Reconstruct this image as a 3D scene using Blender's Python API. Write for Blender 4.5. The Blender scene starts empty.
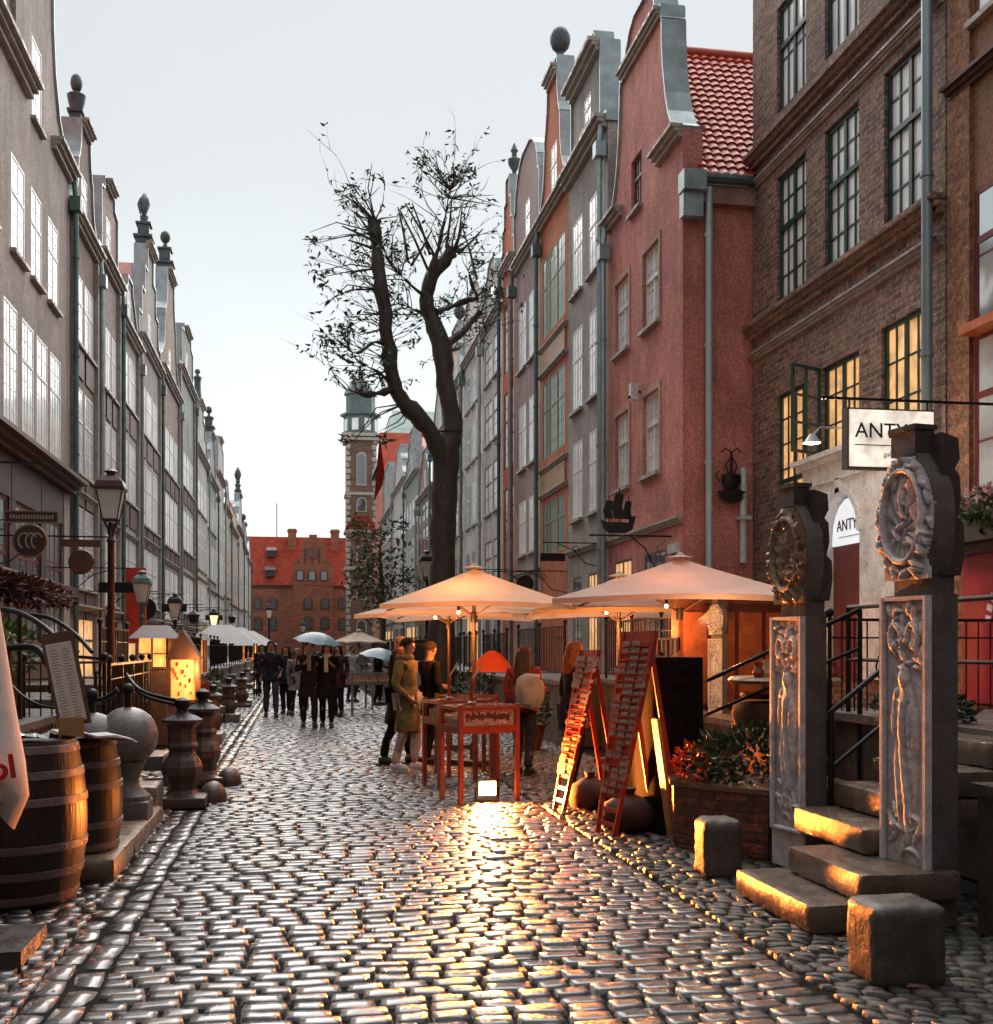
import bpy, bmesh, math, random
import numpy as np
from mathutils import Vector, Matrix
from mathutils.geometry import tessellate_polygon
random.seed(7)
R = math.radians
SC = bpy.context.scene
COL = SC.collection
# ------------------------------------------------------------------ camera
TH = R(9.8); FPX = 1150.0; EYE = 1.6; HOR = 648.0; CX = 496.5
cam = bpy.data.cameras.new('camera'); camo = bpy.data.objects.new('camera', cam); COL.objects.link(camo)
camo.location = (0, 0, EYE); camo.rotation_euler = (R(90), 0, -TH)
cam.sensor_fit = 'HORIZONTAL'; cam.sensor_width = 36; cam.lens = 36 * FPX / 993.0
cam.shift_y = (HOR - 512) / 993.0; cam.clip_end = 3000; cam.clip_start = 0.1
SC.camera = camo
# ------------------------------------------------------------------ sky and sun
SUN_EL, SUN_AZ = R(48), R(16)
w = bpy.data.worlds.new('World'); SC.world = w; w.use_nodes = True
nt = w.node_tree; nt.nodes.clear()
def N(t, typ, **k):
    n = t.nodes.new(typ)
    for a, b in k.items():
        if a == 'ins':
            for q, v in b.items(): n.inputs[q].default_value = v
        else: setattr(n, a, b)
    return n
sky = N(nt, 'ShaderNodeTexSky', sky_type='NISHITA', sun_disc=False, sun_elevation=SUN_EL, sun_rotation=SUN_AZ)
b1 = N(nt, 'ShaderNodeBackground'); b1.inputs[1].default_value = 0.08
nt.links.new(sky.outputs[0], b1.inputs[0])
tc = N(nt, 'ShaderNodeTexCoord'); sp = N(nt, 'ShaderNodeSeparateXYZ'); nt.links.new(tc.outputs['Generated'], sp.inputs[0])
nz = N(nt, 'ShaderNodeTexNoise', ins={'Scale': 2.2, 'Detail': 5, 'Roughness': .5}); nt.links.new(tc.outputs['Generated'], nz.inputs['Vector'])
md = N(nt, 'ShaderNodeMath', operation='MULTIPLY_ADD'); nt.links.new(nz.outputs[0], md.inputs[0]); md.inputs[1].default_value = .38
nt.links.new(sp.outputs[2], md.inputs[2])
rp = N(nt, 'ShaderNodeValToRGB'); nt.links.new(md.outputs[0], rp.inputs[0])
e = rp.color_ramp.elements
e[0].position = .10; e[0].color = (.95, 1, .99, 1); e[1].position = .9; e[1].color = (.60, .63, .66, 1)
x_ = rp.color_ramp.elements.new(.36); x_.color = (.83, .885, .885, 1)
x_ = rp.color_ramp.elements.new(.58); x_.color = (.66, .695, .70, 1)
b2 = N(nt, 'ShaderNodeBackground'); b2.inputs[1].default_value = .84; nt.links.new(rp.outputs[0], b2.inputs[0])
ms = N(nt, 'ShaderNodeMixShader'); ms.inputs[0].default_value = .92
nt.links.new(b1.outputs[0], ms.inputs[1]); nt.links.new(b2.outputs[0], ms.inputs[2])
wo = N(nt, 'ShaderNodeOutputWorld'); nt.links.new(ms.outputs[0], wo.inputs[0])
sl = bpy.data.lights.new('sun', 'SUN'); sl.energy = 3.6; sl.angle = R(75); sl.color = (1, .95, .9)
so = bpy.data.objects.new('sun', sl); COL.objects.link(so)
so.rotation_euler = (-(R(90) - SUN_EL), 0, -SUN_AZ)
SC.view_settings.view_transform = 'Standard'; SC.view_settings.look = 'None'
SC.view_settings.gamma = 1; SC.view_settings.use_curve_mapping = False; SC.view_settings.exposure = 0.55
SC.render.engine = 'CYCLES'
try:
    SC.cycles.use_denoising = True
    SC.cycles.max_bounces = 5; SC.cycles.diffuse_bounces = 3; SC.cycles.glossy_bounces = 3
    SC.cycles.transmission_bounces = 3; SC.cycles.transparent_max_bounces = 6; SC.cycles.sample_clamp_indirect = 4
    SC.cycles.caustics_reflective = False; SC.cycles.caustics_refractive = False
except Exception: pass

# ------------------------------------------------------------------ places seen in the photo -> points of the street
def G(px, py, z=0.0):
    d = (EYE - z) * FPX / (py - HOR); u = (px - CX) / FPX
    return Vector((d * (math.cos(TH) * u + math.sin(TH)), d * (math.cos(TH) - math.sin(TH) * u), z))
def PD(px, py, d):
    u = (px - CX) / FPX
    return Vector((d * (math.cos(TH) * u + math.sin(TH)), d * (math.cos(TH) - math.sin(TH) * u), EYE + d * (HOR - py) / FPX))
def PY(px, py, Y):
    u = (px - CX) / FPX
    return PD(px, py, Y / (math.cos(TH) - math.sin(TH) * u))

# ------------------------------------------------------------------ materials
MATS = {}
def newmat(name):
    m = bpy.data.materials.new(name); m.use_nodes = True; t = m.node_tree
    return m, t, t.nodes['Principled BSDF']
def facing_vec(t, s=1.0):
    """(along, up) coordinates on a wall that faces x or y, from the real position."""
    g = N(t, 'ShaderNodeNewGeometry'); s1 = N(t, 'ShaderNodeSeparateXYZ'); s2 = N(t, 'ShaderNodeSeparateXYZ')
    t.links.new(g.outputs['Position'], s1.inputs[0]); t.links.new(g.outputs['True Normal'], s2.inputs[0])
    ab = N(t, 'ShaderNodeMath', operation='ABSOLUTE'); t.links.new(s2.outputs[0], ab.inputs[0])
    gt = N(t, 'ShaderNodeMath', operation='GREATER_THAN'); t.links.new(ab.outputs[0], gt.inputs[0]); gt.inputs[1].default_value = .6
    mx = N(t, 'ShaderNodeMix'); t.links.new(gt.outputs[0], mx.inputs[0]); t.links.new(s1.outputs[0], mx.inputs[2]); t.links.new(s1.outputs[1], mx.inputs[3])
    c = N(t, 'ShaderNodeCombineXYZ'); t.links.new(mx.outputs[0], c.inputs[0]); t.links.new(s1.outputs[2], c.inputs[1])
    vm = N(t, 'ShaderNodeVectorMath', operation='SCALE'); t.links.new(c.outputs[0], vm.inputs[0]); vm.inputs['Scale'].default_value = s
    return vm.outputs[0], g
def noise(t, vec, scale, detail=4, rough=.6):
    n = N(t, 'ShaderNodeTexNoise', ins={'Scale': scale, 'Detail': detail, 'Roughness': rough})
    if vec is not None: t.links.new(vec, n.inputs['Vector'])
    return n.outputs[0]
def ramp(t, fac, stops):
    r = N(t, 'ShaderNodeValToRGB'); t.links.new(fac, r.inputs[0]); el = r.color_ramp.elements
    while len(el) > len(stops): el.remove(el[-1])
    while len(el) < len(stops): el.new(.5)
    for q, (p, c) in zip(el, stops): q.position = p; q.color = (*c, 1) if len(c) == 3 else c
    return r.outputs[0]
def mixc(t, fac, a, b, mode='MIX'):
    m = N(t, 'ShaderNodeMix', data_type='RGBA', blend_type=mode)
    for s, v in ((0, fac), (6, a), (7, b)):
        if hasattr(v, 'links'): t.links.new(v, m.inputs[s])
        else: m.inputs[s].default_value = v if s == 0 else ((*v, 1) if len(v) == 3 else v)
    return m.outputs[2]
def bump(t, b, h, strength=.3, dist=.02):
    n = N(t, 'ShaderNodeBump', ins={'Strength': strength, 'Distance': dist}); t.links.new(h, n.inputs['Height']); t.links.new(n.outputs[0], b.inputs['Normal'])
def simple(name, c, rough=.6, metal=0, var=.25, scale=8, bmp=.2, spec=.5, grain=0):
    """A surface with its own colour, blotched and slightly uneven."""
    if name in MATS: return MATS[name]
    m, t, b = newmat(name)
    g = N(t, 'ShaderNodeNewGeometry'); p = g.outputs['Position']
    n = noise(t, p, scale, 5)
    lo = tuple(max(0, q * (1 - var)) for q in c); hi = tuple(min(1, q * (1 + var)) for q in c)
    col = ramp(t, n, [(.3, lo), (.7, hi)])
    if grain:
        n2 = noise(t, p, 70, 2, .8)
        gr = ramp(t, n2, [(.35, (1 - grain,) * 3), (.65, (1 + grain,) * 3)])
        col = mixc(t, 1.0, col, gr, 'MULTIPLY')
    t.links.new(col, b.inputs['Base Color'])
    b.inputs['Roughness'].default_value = rough; b.inputs['Metallic'].default_value = metal; b.inputs['Specular IOR Level'].default_value = spec
    if bmp: bump(t, b, noise(t, p, scale * 5, 3), bmp, .01)
    MATS[name] = m; return m
def plaster(name, c, var=.18):
    if name in MATS: return MATS[name]
    m, t, b = newmat(name); v, g = facing_vec(t)
    p = g.outputs['Position']
    n = noise(t, p, .9, 6, .65)
    col = ramp(t, n, [(.3, tuple(q * (1 - var) for q in c)), (.5, c), (.72, tuple(min(1, q * (1 + var)) for q in c))])
    # rain streaks with a shape of their own
    sc = N(t, 'ShaderNodeMapping'); sc.inputs['Scale'].default_value = (1.7, .34, 1); t.links.new(v, sc.inputs[0])
    st = ramp(t, noise(t, sc.outputs[0], 2.0, 5, .7), [(.44, (1.08, 1.08, 1.08)), (.66, (.50, .46, .43))])
    col = mixc(t, .5, col, st, 'MULTIPLY')
    pa = ramp(t, noise(t, p, .55, 6, .75), [(.42, (1, 1, 1)), (.5, (.86, .84, .82)), (.6, (.68, .65, .62))])
    col = mixc(t, .75, col, pa, 'MULTIPLY')
    gr = ramp(t, noise(t, p, 22, 4, .95), [(.38, (.42, .42, .46)), (.62, (1.55, 1.5, 1.47))])
    col = mixc(t, .8, col, gr, 'MULTIPLY')
    t.links.new(col, b.inputs['Base Color']); b.inputs['Roughness'].default_value = .8
    bump(t, b, noise(t, p, 40, 3, .8), .35, .01)
    MATS[name] = m; return m
def brick(name, c1, c2, mortar, bw=.26, bh=.082, rough=.75, bmp=.6):
    if name in MATS: return MATS[name]
    m, t, b = newmat(name); v, g = facing_vec(t)
    p = g.outputs['Position']
    wv = N(t, 'ShaderNodeVectorMath', operation='ADD'); t.links.new(v, wv.inputs[0])
    nn = N(t, 'ShaderNodeTexNoise', ins={'Scale': 3.0, 'Detail': 2}); t.links.new(p, nn.inputs['Vector'])
    s = N(t, 'ShaderNodeVectorMath', operation='SCALE'); t.links.new(nn.outputs['Color'], s.inputs[0]); s.inputs['Scale'].default_value = .05
    t.links.new(s.outputs[0], wv.inputs[1])
    br = N(t, 'ShaderNodeTexBrick', ins={'Scale': 1.0, 'Mortar Size': .009, 'Mortar Smooth': .2, 'Bias': 0.0, 'Brick Width': bw, 'Row Height': bh})
    t.links.new(wv.outputs[0], br.inputs['Vector'])
    br.inputs['Color1'].default_value = (*c1, 1); br.inputs['Color2'].default_value = (*c2, 1); br.inputs['Mortar'].default_value = (*mortar, 1)
    gr = ramp(t, noise(t, p, 16, 5, .9), [(.36, (.28, .28, .3)), (.5, (.95, .95, .95)), (.64, (2.3, 2.1, 1.9))])
    col = mixc(t, .9, br.outputs['Color'], gr, 'MULTIPLY')
    big = ramp(t, noise(t, p, .5, 4, .7), [(.35, (.75, .75, .75)), (.65, (1.15, 1.1, 1.05))])
    col = mixc(t, .8, col, big, 'MULTIPLY')
    t.links.new(col, b.inputs['Base Color']); b.inputs['Roughness'].default_value = rough
    h = N(t, 'ShaderNodeMath', operation='SUBTRACT'); t.links.new(noise(t, p, 25, 3), h.inputs[0]); t.links.new(br.outputs['Fac'], h.inputs[1])
    bump(t, b, h.outputs[0], bmp, .015)
    MATS[name] = m; return m
def tiles(name, c1, c2):
    if name in MATS: return MATS[name]
    m, t, b = newmat(name); g = N(t, 'ShaderNodeNewGeometry'); p = g.outputs['Position']
    n = noise(t, p, 4, 5, .75); col = ramp(t, n, [(.3, c1), (.7, c2)])
    t.links.new(col, b.inputs['Base Color']); b.inputs['Roughness'].default_value = .38
    bump(t, b, noise(t, p, 20, 3), .3, .01); MATS[name] = m; return m
def pane(name, c=(.55, .58, .6), gloss=.45, rough=.08, emit=None, es=0):
    if name in MATS: return MATS[name]
    m, t, b = newmat(name); g = N(t, 'ShaderNodeNewGeometry'); p = g.outputs['Position']
    col = ramp(t, noise(t, p, 1.7, 3, .6), [(.35, tuple(q * .72 for q in c)), (.62, tuple(min(1, q * 1.2) for q in c))])
    t.links.new(col, b.inputs['Base Color']); b.inputs['Roughness'].default_value = .5
    gl = N(t, 'ShaderNodeBsdfGlossy', ins={'Roughness': rough, 'Color': (.95, 1, 1, 1)})
    bp = N(t, 'ShaderNodeBump', ins={'Strength': .12, 'Distance': .02}); t.links.new(noise(t, p, 2.5, 1), bp.inputs['Height']); t.links.new(bp.outputs[0], gl.inputs['Normal'])
    mx = N(t, 'ShaderNodeMixShader'); mx.inputs[0].default_value = gloss
    t.links.new(b.outputs[0], mx.inputs[1]); t.links.new(gl.outputs[0], mx.inputs[2])
    t.links.new(mx.outputs[0], t.nodes['Material Output'].inputs[0])
    if emit:
        ec = ramp(t, noise(t, p, 3.5, 3, .7), [(.3, tuple(q * .35 for q in emit)), (.6, emit)])
        t.links.new(ec, b.inputs['Emission Color']); b.inputs['Emission Strength'].default_value = es
    MATS[name] = m; return m
def glow(name, c, s):
    if name in MATS: return MATS[name]
    m, t, b = newmat(name); b.inputs['Base Color'].default_value = (*c, 1); b.inputs['Emission Color'].default_value = (*c, 1); b.inputs['Emission Strength'].default_value = s
    MATS[name] = m; return m
def cloth(name, c, trans=.5, rough=.85):
    if name in MATS: return MATS[name]
    m, t, b = newmat(name); g = N(t, 'ShaderNodeNewGeometry')
    col = ramp(t, noise(t, g.outputs['Position'], 3, 5, .7), [(.3, tuple(q * .88 for q in c)), (.7, tuple(min(1, q * 1.06) for q in c))])
    t.links.new(col, b.inputs['Base Color']); b.inputs['Roughness'].default_value = rough
    bump(t, b, noise(t, g.outputs['Position'], 6, 3), .25, .03)
    tr = N(t, 'ShaderNodeBsdfTranslucent'); t.links.new(col, tr.inputs[0])
    mx = N(t, 'ShaderNodeMixShader'); mx.inputs[0].default_value = trans
    t.links.new(b.outputs[0], mx.inputs[1]); t.links.new(tr.outputs[0], mx.inputs[2]); t.links.new(mx.outputs[0], t.nodes['Material Output'].inputs[0])
    MATS[name] = m; return m
def stone(name, c, rough=.5, moss=0.0, wet=.4):
    if name in MATS: return MATS[name]
    m, t, b = newmat(name); g = N(t, 'ShaderNodeNewGeometry'); p = g.outputs['Position']
    col = ramp(t, noise(t, p, 5, 6, .75), [(.28, tuple(q * .55 for q in c)), (.5, c), (.75, tuple(min(1, q * 1.4) for q in c))])
    gr = ramp(t, noise(t, p, 90, 3, .9), [(.35, (.55, .55, .55)), (.65, (1.5, 1.5, 1.5))])
    col = mixc(t, .8, col, gr, 'MULTIPLY')
    if moss:
        mk = ramp(t, noise(t, p, 3.3, 5, .7), [(.52, (0, 0, 0)), (.66, (moss,) * 3)])
        col = mixc(t, mk, col, (.045, .06, .02))
    t.links.new(col, b.inputs['Base Color'])
    rr = ramp(t, noise(t, p, 7, 4), [(.35, (rough * .5,) * 3), (.65, (min(1, rough * 1.3),) * 3)]); t.links.new(rr, b.inputs['Roughness'])
    bump(t, b, noise(t, p, 35, 4, .8), .5, .012); MATS[name] = m; return m

# ------------------------------------------------------------------ mesh helper
class MB:
    def __init__(s): s.v = []; s.f = []
    def add(s, vs, fs):
        o = len(s.v); s.v += [tuple(q) for q in vs]; s.f += [tuple(o + i for i in q) for q in fs]; return s
    def box(s, x0, x1, y0, y1, z0, z1):
        if x0 > x1: x0, x1 = x1, x0
        if y0 > y1: y0, y1 = y1, y0
        return s.add([(x0,y0,z0),(x1,y0,z0),(x1,y1,z0),(x0,y1,z0),(x0,y0,z1),(x1,y0,z1),(x1,y1,z1),(x0,y1,z1)],
                     [(0,3,2,1),(4,5,6,7),(0,1,5,4),(1,2,6,5),(2,3,7,6),(3,0,4,7)])
    def obox(s, c, ax, ay, az):
        """box from centre and three half-axis vectors"""
        c, ax, ay, az = map(Vector, (c, ax, ay, az))
        vs = [c + i * ax + j * ay + k * az for k in (-1, 1) for j in (-1, 1) for i in (-1, 1)]
        return s.add(vs, [(0,2,3,1),(4,5,7,6),(0,1,5,4),(1,3,7,5),(3,2,6,7),(2,0,4,6)])
    def bar(s, p0, p1, w=.03, h=.03):
        p0, p1 = Vector(p0), Vector(p1); d = p1 - p0; L = d.length
        if L < 1e-6: return s
        d.normalize(); u = Vector((0, 0, 1)) if abs(d.z) < .95 else Vector((1, 0, 0))
        a = d.cross(u).normalized(); b = a.cross(d)
        return s.obox((p0 + p1) / 2, d * L / 2, a * w / 2, b * h / 2)
    def cyl(s, p0, p1, r0, r1=None, n=10, caps=True):
        if r1 is None: r1 = r0
        return s.tube([p0, p1], [r0, r1], n, caps)
    def tube(s, pts, rad, n=8, caps=True):
        pts = [Vector(p) for p in pts]
        if not hasattr(rad, '__len__'): rad = [rad] * len(pts)
        vs = []; ref = None
        for i, p in enumerate(pts):
            d = (pts[min(i + 1, len(pts) - 1)] - pts[max(i - 1, 0)]).normalized()
            if ref is None: ref = Vector((0, 0, 1)) if abs(d.z) < .9 else Vector((1, 0, 0))
            a = d.cross(ref).normalized(); b = d.cross(a).normalized(); ref = -b if False else a.cross(d)
            for k in range(n):
                t = 2 * math.pi * k / n; vs.append(p + rad[i] * (math.cos(t) * a + math.sin(t) * b))
        fs = [(i*n+k, i*n+(k+1)%n, (i+1)*n+(k+1)%n, (i+1)*n+k) for i in range(len(pts)-1) for k in range(n)]
        if caps: fs += [tuple(range(n))[::-1], tuple((len(pts)-1)*n+k for k in range(n))]
        return s.add(vs, fs)
    def lathe(s, prof, c=(0,0,0), n=16, sx=1, sy=1):
        c = Vector(c); vs = []
        for r, z in prof:
            for k in range(n):
                t = 2 * math.pi * k / n; vs.append(c + Vector((r*sx*math.cos(t), r*sy*math.sin(t), z)))
        fs = [(i*n+k, i*n+(k+1)%n, (i+1)*n+(k+1)%n, (i+1)*n+k) for i in range(len(prof)-1) for k in range(n)]
        fs += [tuple(range(n))[::-1], tuple((len(prof)-1)*n+k for k in range(n))]
        return s.add(vs, fs)
    def ball(s, c, r, n=12, sx=1, sy=1, sz=1):
        m = n // 2 + 1
        return s.lathe([(r*math.sin(math.pi*i/m)+1e-4, -r*sz*math.cos(math.pi*i/m)) for i in range(m+1)], c, n, sx, sy)
    def prism(s, poly, to3, t0, t1):
        """poly in 2D, to3(a,b,t) gives a point; extruded from t0 to t1; caps tessellated"""
        n = len(poly); vs = [to3(a, b, t0) for a, b in poly] + [to3(a, b, t1) for a, b in poly]
        tri = tessellate_polygon([[Vector((a, b, 0)) for a, b in poly]])
        fs = [tuple(q) for q in tri] + [tuple(n + i for i in q[::-1]) for q in tri] + [(i, (i+1) % n, n + (i+1) % n, n + i) for i in range(n)]
        return s.add(vs, fs)
    def xf(s, M):
        s.v = [tuple(M @ Vector(q)) for q in s.v]; return s
    def build(s, name, mat, parent=None, smooth=0, fix=True):
        me = bpy.data.meshes.new(name); me.from_pydata(s.v, [], s.f)
        if fix:
            bm = bmesh.new(); bm.from_mesh(me); bmesh.ops.recalc_face_normals(bm, faces=bm.faces); bm.to_mesh(me); bm.free()
        if smooth: me.shade_smooth(); me.set_sharp_from_angle(angle=R(smooth))
        me.materials.append(mat)
        o = bpy.data.objects.new(name, me); COL.objects.link(o)
        if parent is not None: attach(o, parent)
        return o
def attach(o, p):
    o.parent = p
    o.matrix_parent_inverse = basis(p).inverted()
def basis(p):
    M = Matrix.LocRotScale(p.location, p.rotation_euler, p.scale)
    return (basis(p.parent) @ p.matrix_parent_inverse @ M) if p.parent else M
def tag(o, label=None, cat=None, group=None, kind=None):
    if label: o['label'] = label
    if cat: o['category'] = cat
    if group: o['group'] = group
    if kind: o['kind'] = kind
    return o
def thing(name, loc, label, cat, group=None, rz=0):
    o = bpy.data.objects.new(name, None); COL.objects.link(o); o.location = loc; o.rotation_euler = (0, 0, rz); o.empty_display_size = .3
    return tag(o, label, cat, group)
def children(o): return [c for c in COL.objects if c.parent == o]
def copy_tree(o, parent=None):
    c = o.copy(); COL.objects.link(c)
    if parent is not None: c.parent = parent
    for ch in children(o): copy_tree(ch, c)
    return c
def struct(o): o['kind'] = 'structure'; return o
def text(body, name, mat, parent, M, size=.2, depth=.004, bold=0.0, shear=0.0):
    cu = bpy.data.curves.new('lettering', 'FONT'); cu.body = body; cu.size = size; cu.extrude = depth; cu.align_x = 'CENTER'; cu.align_y = 'CENTER'
    cu.offset = bold; cu.shear = shear; cu.resolution_u = 3
    tmp = bpy.data.objects.new('lettering_tmp', cu); COL.objects.link(tmp)
    dg = bpy.context.evaluated_depsgraph_get(); me = bpy.data.meshes.new_from_object(tmp.evaluated_get(dg))
    bpy.data.objects.remove(tmp); bpy.data.curves.remove(cu)
    me.transform(M); me.materials.clear(); me.materials.append(mat)
    o = bpy.data.objects.new(name, me); COL.objects.link(o)
    if parent: attach(o, parent)
    return o
def frame_at(c, right, up):
    r = Vector(right).normalized(); u = Vector(up).normalized(); n = r.cross(u)
    M = Matrix((( r.x, u.x, n.x, c[0]), (r.y, u.y, n.y, c[1]), (r.z, u.z, n.z, c[2]), (0, 0, 0, 1))); return M

# palette
M_iron = simple('black_iron', (.010, .010, .011), .45, .2, .3, 12, .2, spec=.35)
M_zinc = simple('zinc_sheet', (.30, .36, .37), .42, .5, .25, 3, .1)
M_patina = simple('green_patina_metal', (.10, .17, .155), .5, .3, .35, 4, .2)
M_copper = simple('weathered_dark_copper', (.07, .10, .10), .5, .4, .4, 4, .2)
M_white = simple('white_window_paint', (.74, .74, .72), .45, 0, .08, 8, .05)
M_green = simple('dark_green_paint', (.012, .05, .04), .35, 0, .25, 8, .05)
M_lgreen = simple('pale_green_paint', (.16, .27, .19), .5, 0, .2, 8, .05)
M_redframe = simple('ox_red_paint', (.16, .022, .018), .4, 0, .25, 8, .05)
M_brownwood = simple('brown_wood_paint', (.10, .045, .025), .5, 0, .35, 8, .1)
M_pane = pane('window_glass', (.92, .95, .96), .25)  # near-white base paints in the brightness of curtains and reflected sky
M_panedark = pane('dark_window_glass', (.10, .13, .14), .5)
M_panemid = pane('curtained_window_glass', (.55, .58, .6), .3)
M_panelit = pane('lit_window_glass', (.5, .4, .25), .15, emit=(1, .50, .17), es=.72)
M_sand = stone('sandstone_trim', (.36, .32, .28), .6)
M_darkstone = stone('dark_wet_stone', (.06, .048, .044), .4, .3)
M_stone = stone('grey_wet_stone', (.13, .115, .105), .4, .4)
M_tile = tiles('red_clay_roof_tile', (.30, .035, .022), (.55, .095, .055))
M_tilefar = simple('orange_clay_roof_tile', (.30, .045, .025), .85, 0, .35, 2.5, .5, spec=.15)
M_panepale = pane('sky_pale_glass', (.95, .98, .98), .10)  # whitest base, stands in for curtains and the sky's reflection
M_paneblack = pane('black_window_void', (.03, .035, .04), .12)
# ================================================================== GROUND
M_sett, t, b = newmat('wet_granite_sett')
g_ = N(t, 'ShaderNodeNewGeometry'); p_ = g_.outputs['Position']
at_ = N(t, 'ShaderNodeAttribute', attribute_name='tone')
c_ = ramp(t, at_.outputs['Fac'], [(0, (.020, .017, .017)), (.5, (.045, .040, .038)), (1, (.095, .075, .062))])
c_ = mixc(t, .8, c_, ramp(t, noise(t, p_, 60, 4, .85), [(.3, (.5, .5, .5)), (.7, (1.5, 1.5, 1.5))]), 'MULTIPLY')
t.links.new(c_, b.inputs['Base Color'])
t.links.new(ramp(t, noise(t, p_, 1.6, 5, .7), [(.35, (.20,) * 3), (.65, (.44,) * 3)]), b.inputs['Roughness'])
b.inputs['Specular IOR Level'].default_value = .6; b.inputs['Coat Weight'].default_value = .9; b.inputs['Coat IOR'].default_value = 1.62; b.inputs['Coat Roughness'].default_value = .16
bump(t, b, noise(t, p_, 42, 5, .8), .8, .010)
M_joint = stone('mossy_joint_soil', (.030, .030, .026), .45, .8)
M_ground = stone('damp_soil', (.06, .058, .055), .6)
def patch_mesh(name, cells, mat, top=0.0, h=.03, nx=5, ny=4, tilt=.045, dome=.010):
    """cells: list of 4 corners (ccw) -> one mesh of separately domed stones"""
    V = []; F = []; T = []; o = 0
    us = np.linspace(0, 1, nx); vs = np.linspace(0, 1, ny)
    U, W = np.meshgrid(us, vs); ed = np.minimum(np.minimum(U, 1 - U) * (nx - 1), np.minimum(W, 1 - W) * (ny - 1)).clip(0, 1)
    cells = np.array(cells)
    rg = np.random.RandomState(3)
    base_f = [(j*nx+i, j*nx+i+1, (j+1)*nx+i+1, (j+1)*nx+i) for j in range(ny-1) for i in range(nx-1)]
    for c in cells:
        U2 = U; W2 = W
        P = ((1-U2)*(1-W2))[..., None]*c[0] + (U2*(1-W2))[..., None]*c[1] + (U2*W2)[..., None]*c[2] + ((1-U2)*W2)[..., None]*c[3]
        tx, ty = rg.normal(0, tilt, 2); dz = rg.normal(0, .0035)
        cxy = P.reshape(-1, 2).mean(0)
        # round the corners a little
        corner = (np.abs(U-.5)*2)**6 * (np.abs(W-.5)*2)**6
        P = P + (cxy - P) * (corner * .10)[..., None]
        z = top + dz + tx*(P[..., 0]-cxy[0]) + ty*(P[..., 1]-cxy[1]) - dome*(((U-.5)*2)**4*.6 + ((W-.5)*2)**2*.45) + rg.normal(0, .0012, P.shape[:2])
        z = np.where(ed == 0, z - h, z)
        # keep the rim ring steep: pull the inner ring outwards
        for k in range(len(P.reshape(-1, 2))): pass
        V.append(np.concatenate([P.reshape(-1, 2), z.reshape(-1, 1)], 1)); F += [tuple(o + i for i in q) for q in base_f]
        T += [rg.rand()] * (nx * ny); o += nx * ny
    V = np.concatenate(V)
    me = bpy.data.meshes.new(name); me.from_pydata(V.tolist(), [], F); me.shade_smooth()
    a = me.attributes.new('tone', 'FLOAT', 'POINT'); a.data.foreach_set('value', np.array(T, dtype=np.float32))
    me.materials.append(mat); ob = bpy.data.objects.new(name, me); COL.objects.link(ob); return ob
def squeeze(us):  # nonuniform spacing so that the rim is steep
    return us
_lin = np.linspace
def nonuni(n):
    return np.array([0, .07] + list(_lin(0, 1, n - 2)[1:-1]) + [.93, 1]) if n > 4 else np.array([0, .1, .9, 1])
np.linspace = lambda a, b_, n, **k: (nonuni(n) if (a == 0 and b_ == 1 and n < 8) else _lin(a, b_, n, **k))
def field(x0, x1, y0, y1, rh, lw, wob=.02, slope=0.0):
    cells = []; rg = np.random.RandomState(int(abs(x0 * 100 + y0)) + 5); y = y0
    def yy(x, base): return base + wob * math.sin(x * 1.9 + base * .7) + slope * x + .012 * math.sin(x * 7 + base * 3.1)
    while y < y1:
        h = rh * rg.uniform(.88, 1.12); x = x0 - rg.uniform(0, lw)
        while x < x1:
            l = lw * rg.uniform(.72, 1.28); a = max(x, x0); b_ = min(x + l, x1)
            if b_ - a > .05:
                j = .007; gp = .0045; r = lambda s: rg.uniform(-s, s)
                cells.append([(a+gp+r(j), yy(a, y)+gp+r(j)), (b_-gp+r(j), yy(b_, y)+gp+r(j)), (b_-gp+r(j), yy(b_, y+h)-gp+r(j)), (a+gp+r(j), yy(a, y+h)-gp+r(j))])
            x += l
        y += h
    return cells
EDGE_R = 2.42; EDGE_L = -.92
struct(patch_mesh('cobbled_roadway', field(EDGE_L, EDGE_R, 3.2, 26, .118, .20, .015, .015), M_sett, 0, .03, 7, 6, tilt=.014, dome=.0045))
struct(patch_mesh('cobbled_roadway', field(EDGE_L, EDGE_R, 26, 60, .13, .21, .02, .015), M_sett, 0, .03, 4, 4, .03))
struct(patch_mesh('cobbled_roadway', field(EDGE_L, EDGE_R, 60, 128, .2, .3, .03, .02), M_sett, 0, .03, 4, 4, .06))
# gutter: two lines of stones running along the street
gut = [[(c[1], c[0]) for c in q][::-1] for q in field(3.2, 60, .92, 1.22, .148, .27, 0)]
gut = [[(-a, b_) for a, b_ in q][::-1] for q in gut]
struct(patch_mesh('gutter_stones', gut, M_sett, -.012, .03, 6, 5, .06))
struct(patch_mesh('pavement_left', field(-2.1, -1.22, 3.2, 60, .13, .15, .05), M_sett, .0, .03, 4, 4, .08))
right = [[(c[0] + .35 * 0, c[1]) for c in q] for q in field(EDGE_R + .02, 4.3, 3.0, 30, .10, .12, .09, -.3)]
M_rock, t, b = newmat('small_wet_fieldstone')
g_ = N(t, 'ShaderNodeNewGeometry'); p_ = g_.outputs['Position']; at_ = N(t, 'ShaderNodeAttribute', attribute_name='tone')
c_ = ramp(t, at_.outputs['Fac'], [(0, (.018, .015, .012)), (.6, (.05, .043, .036)), (1, (.11, .085, .07))])
mk = ramp(t, noise(t, p_, 2.2, 5, .8), [(.5, (0, 0, 0)), (.62, (.75,) * 3)])
c_ = mixc(t, mk, c_, (.035, .05, .018)); t.links.new(c_, b.inputs['Base Color']); b.inputs['Roughness'].default_value = .4
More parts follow.
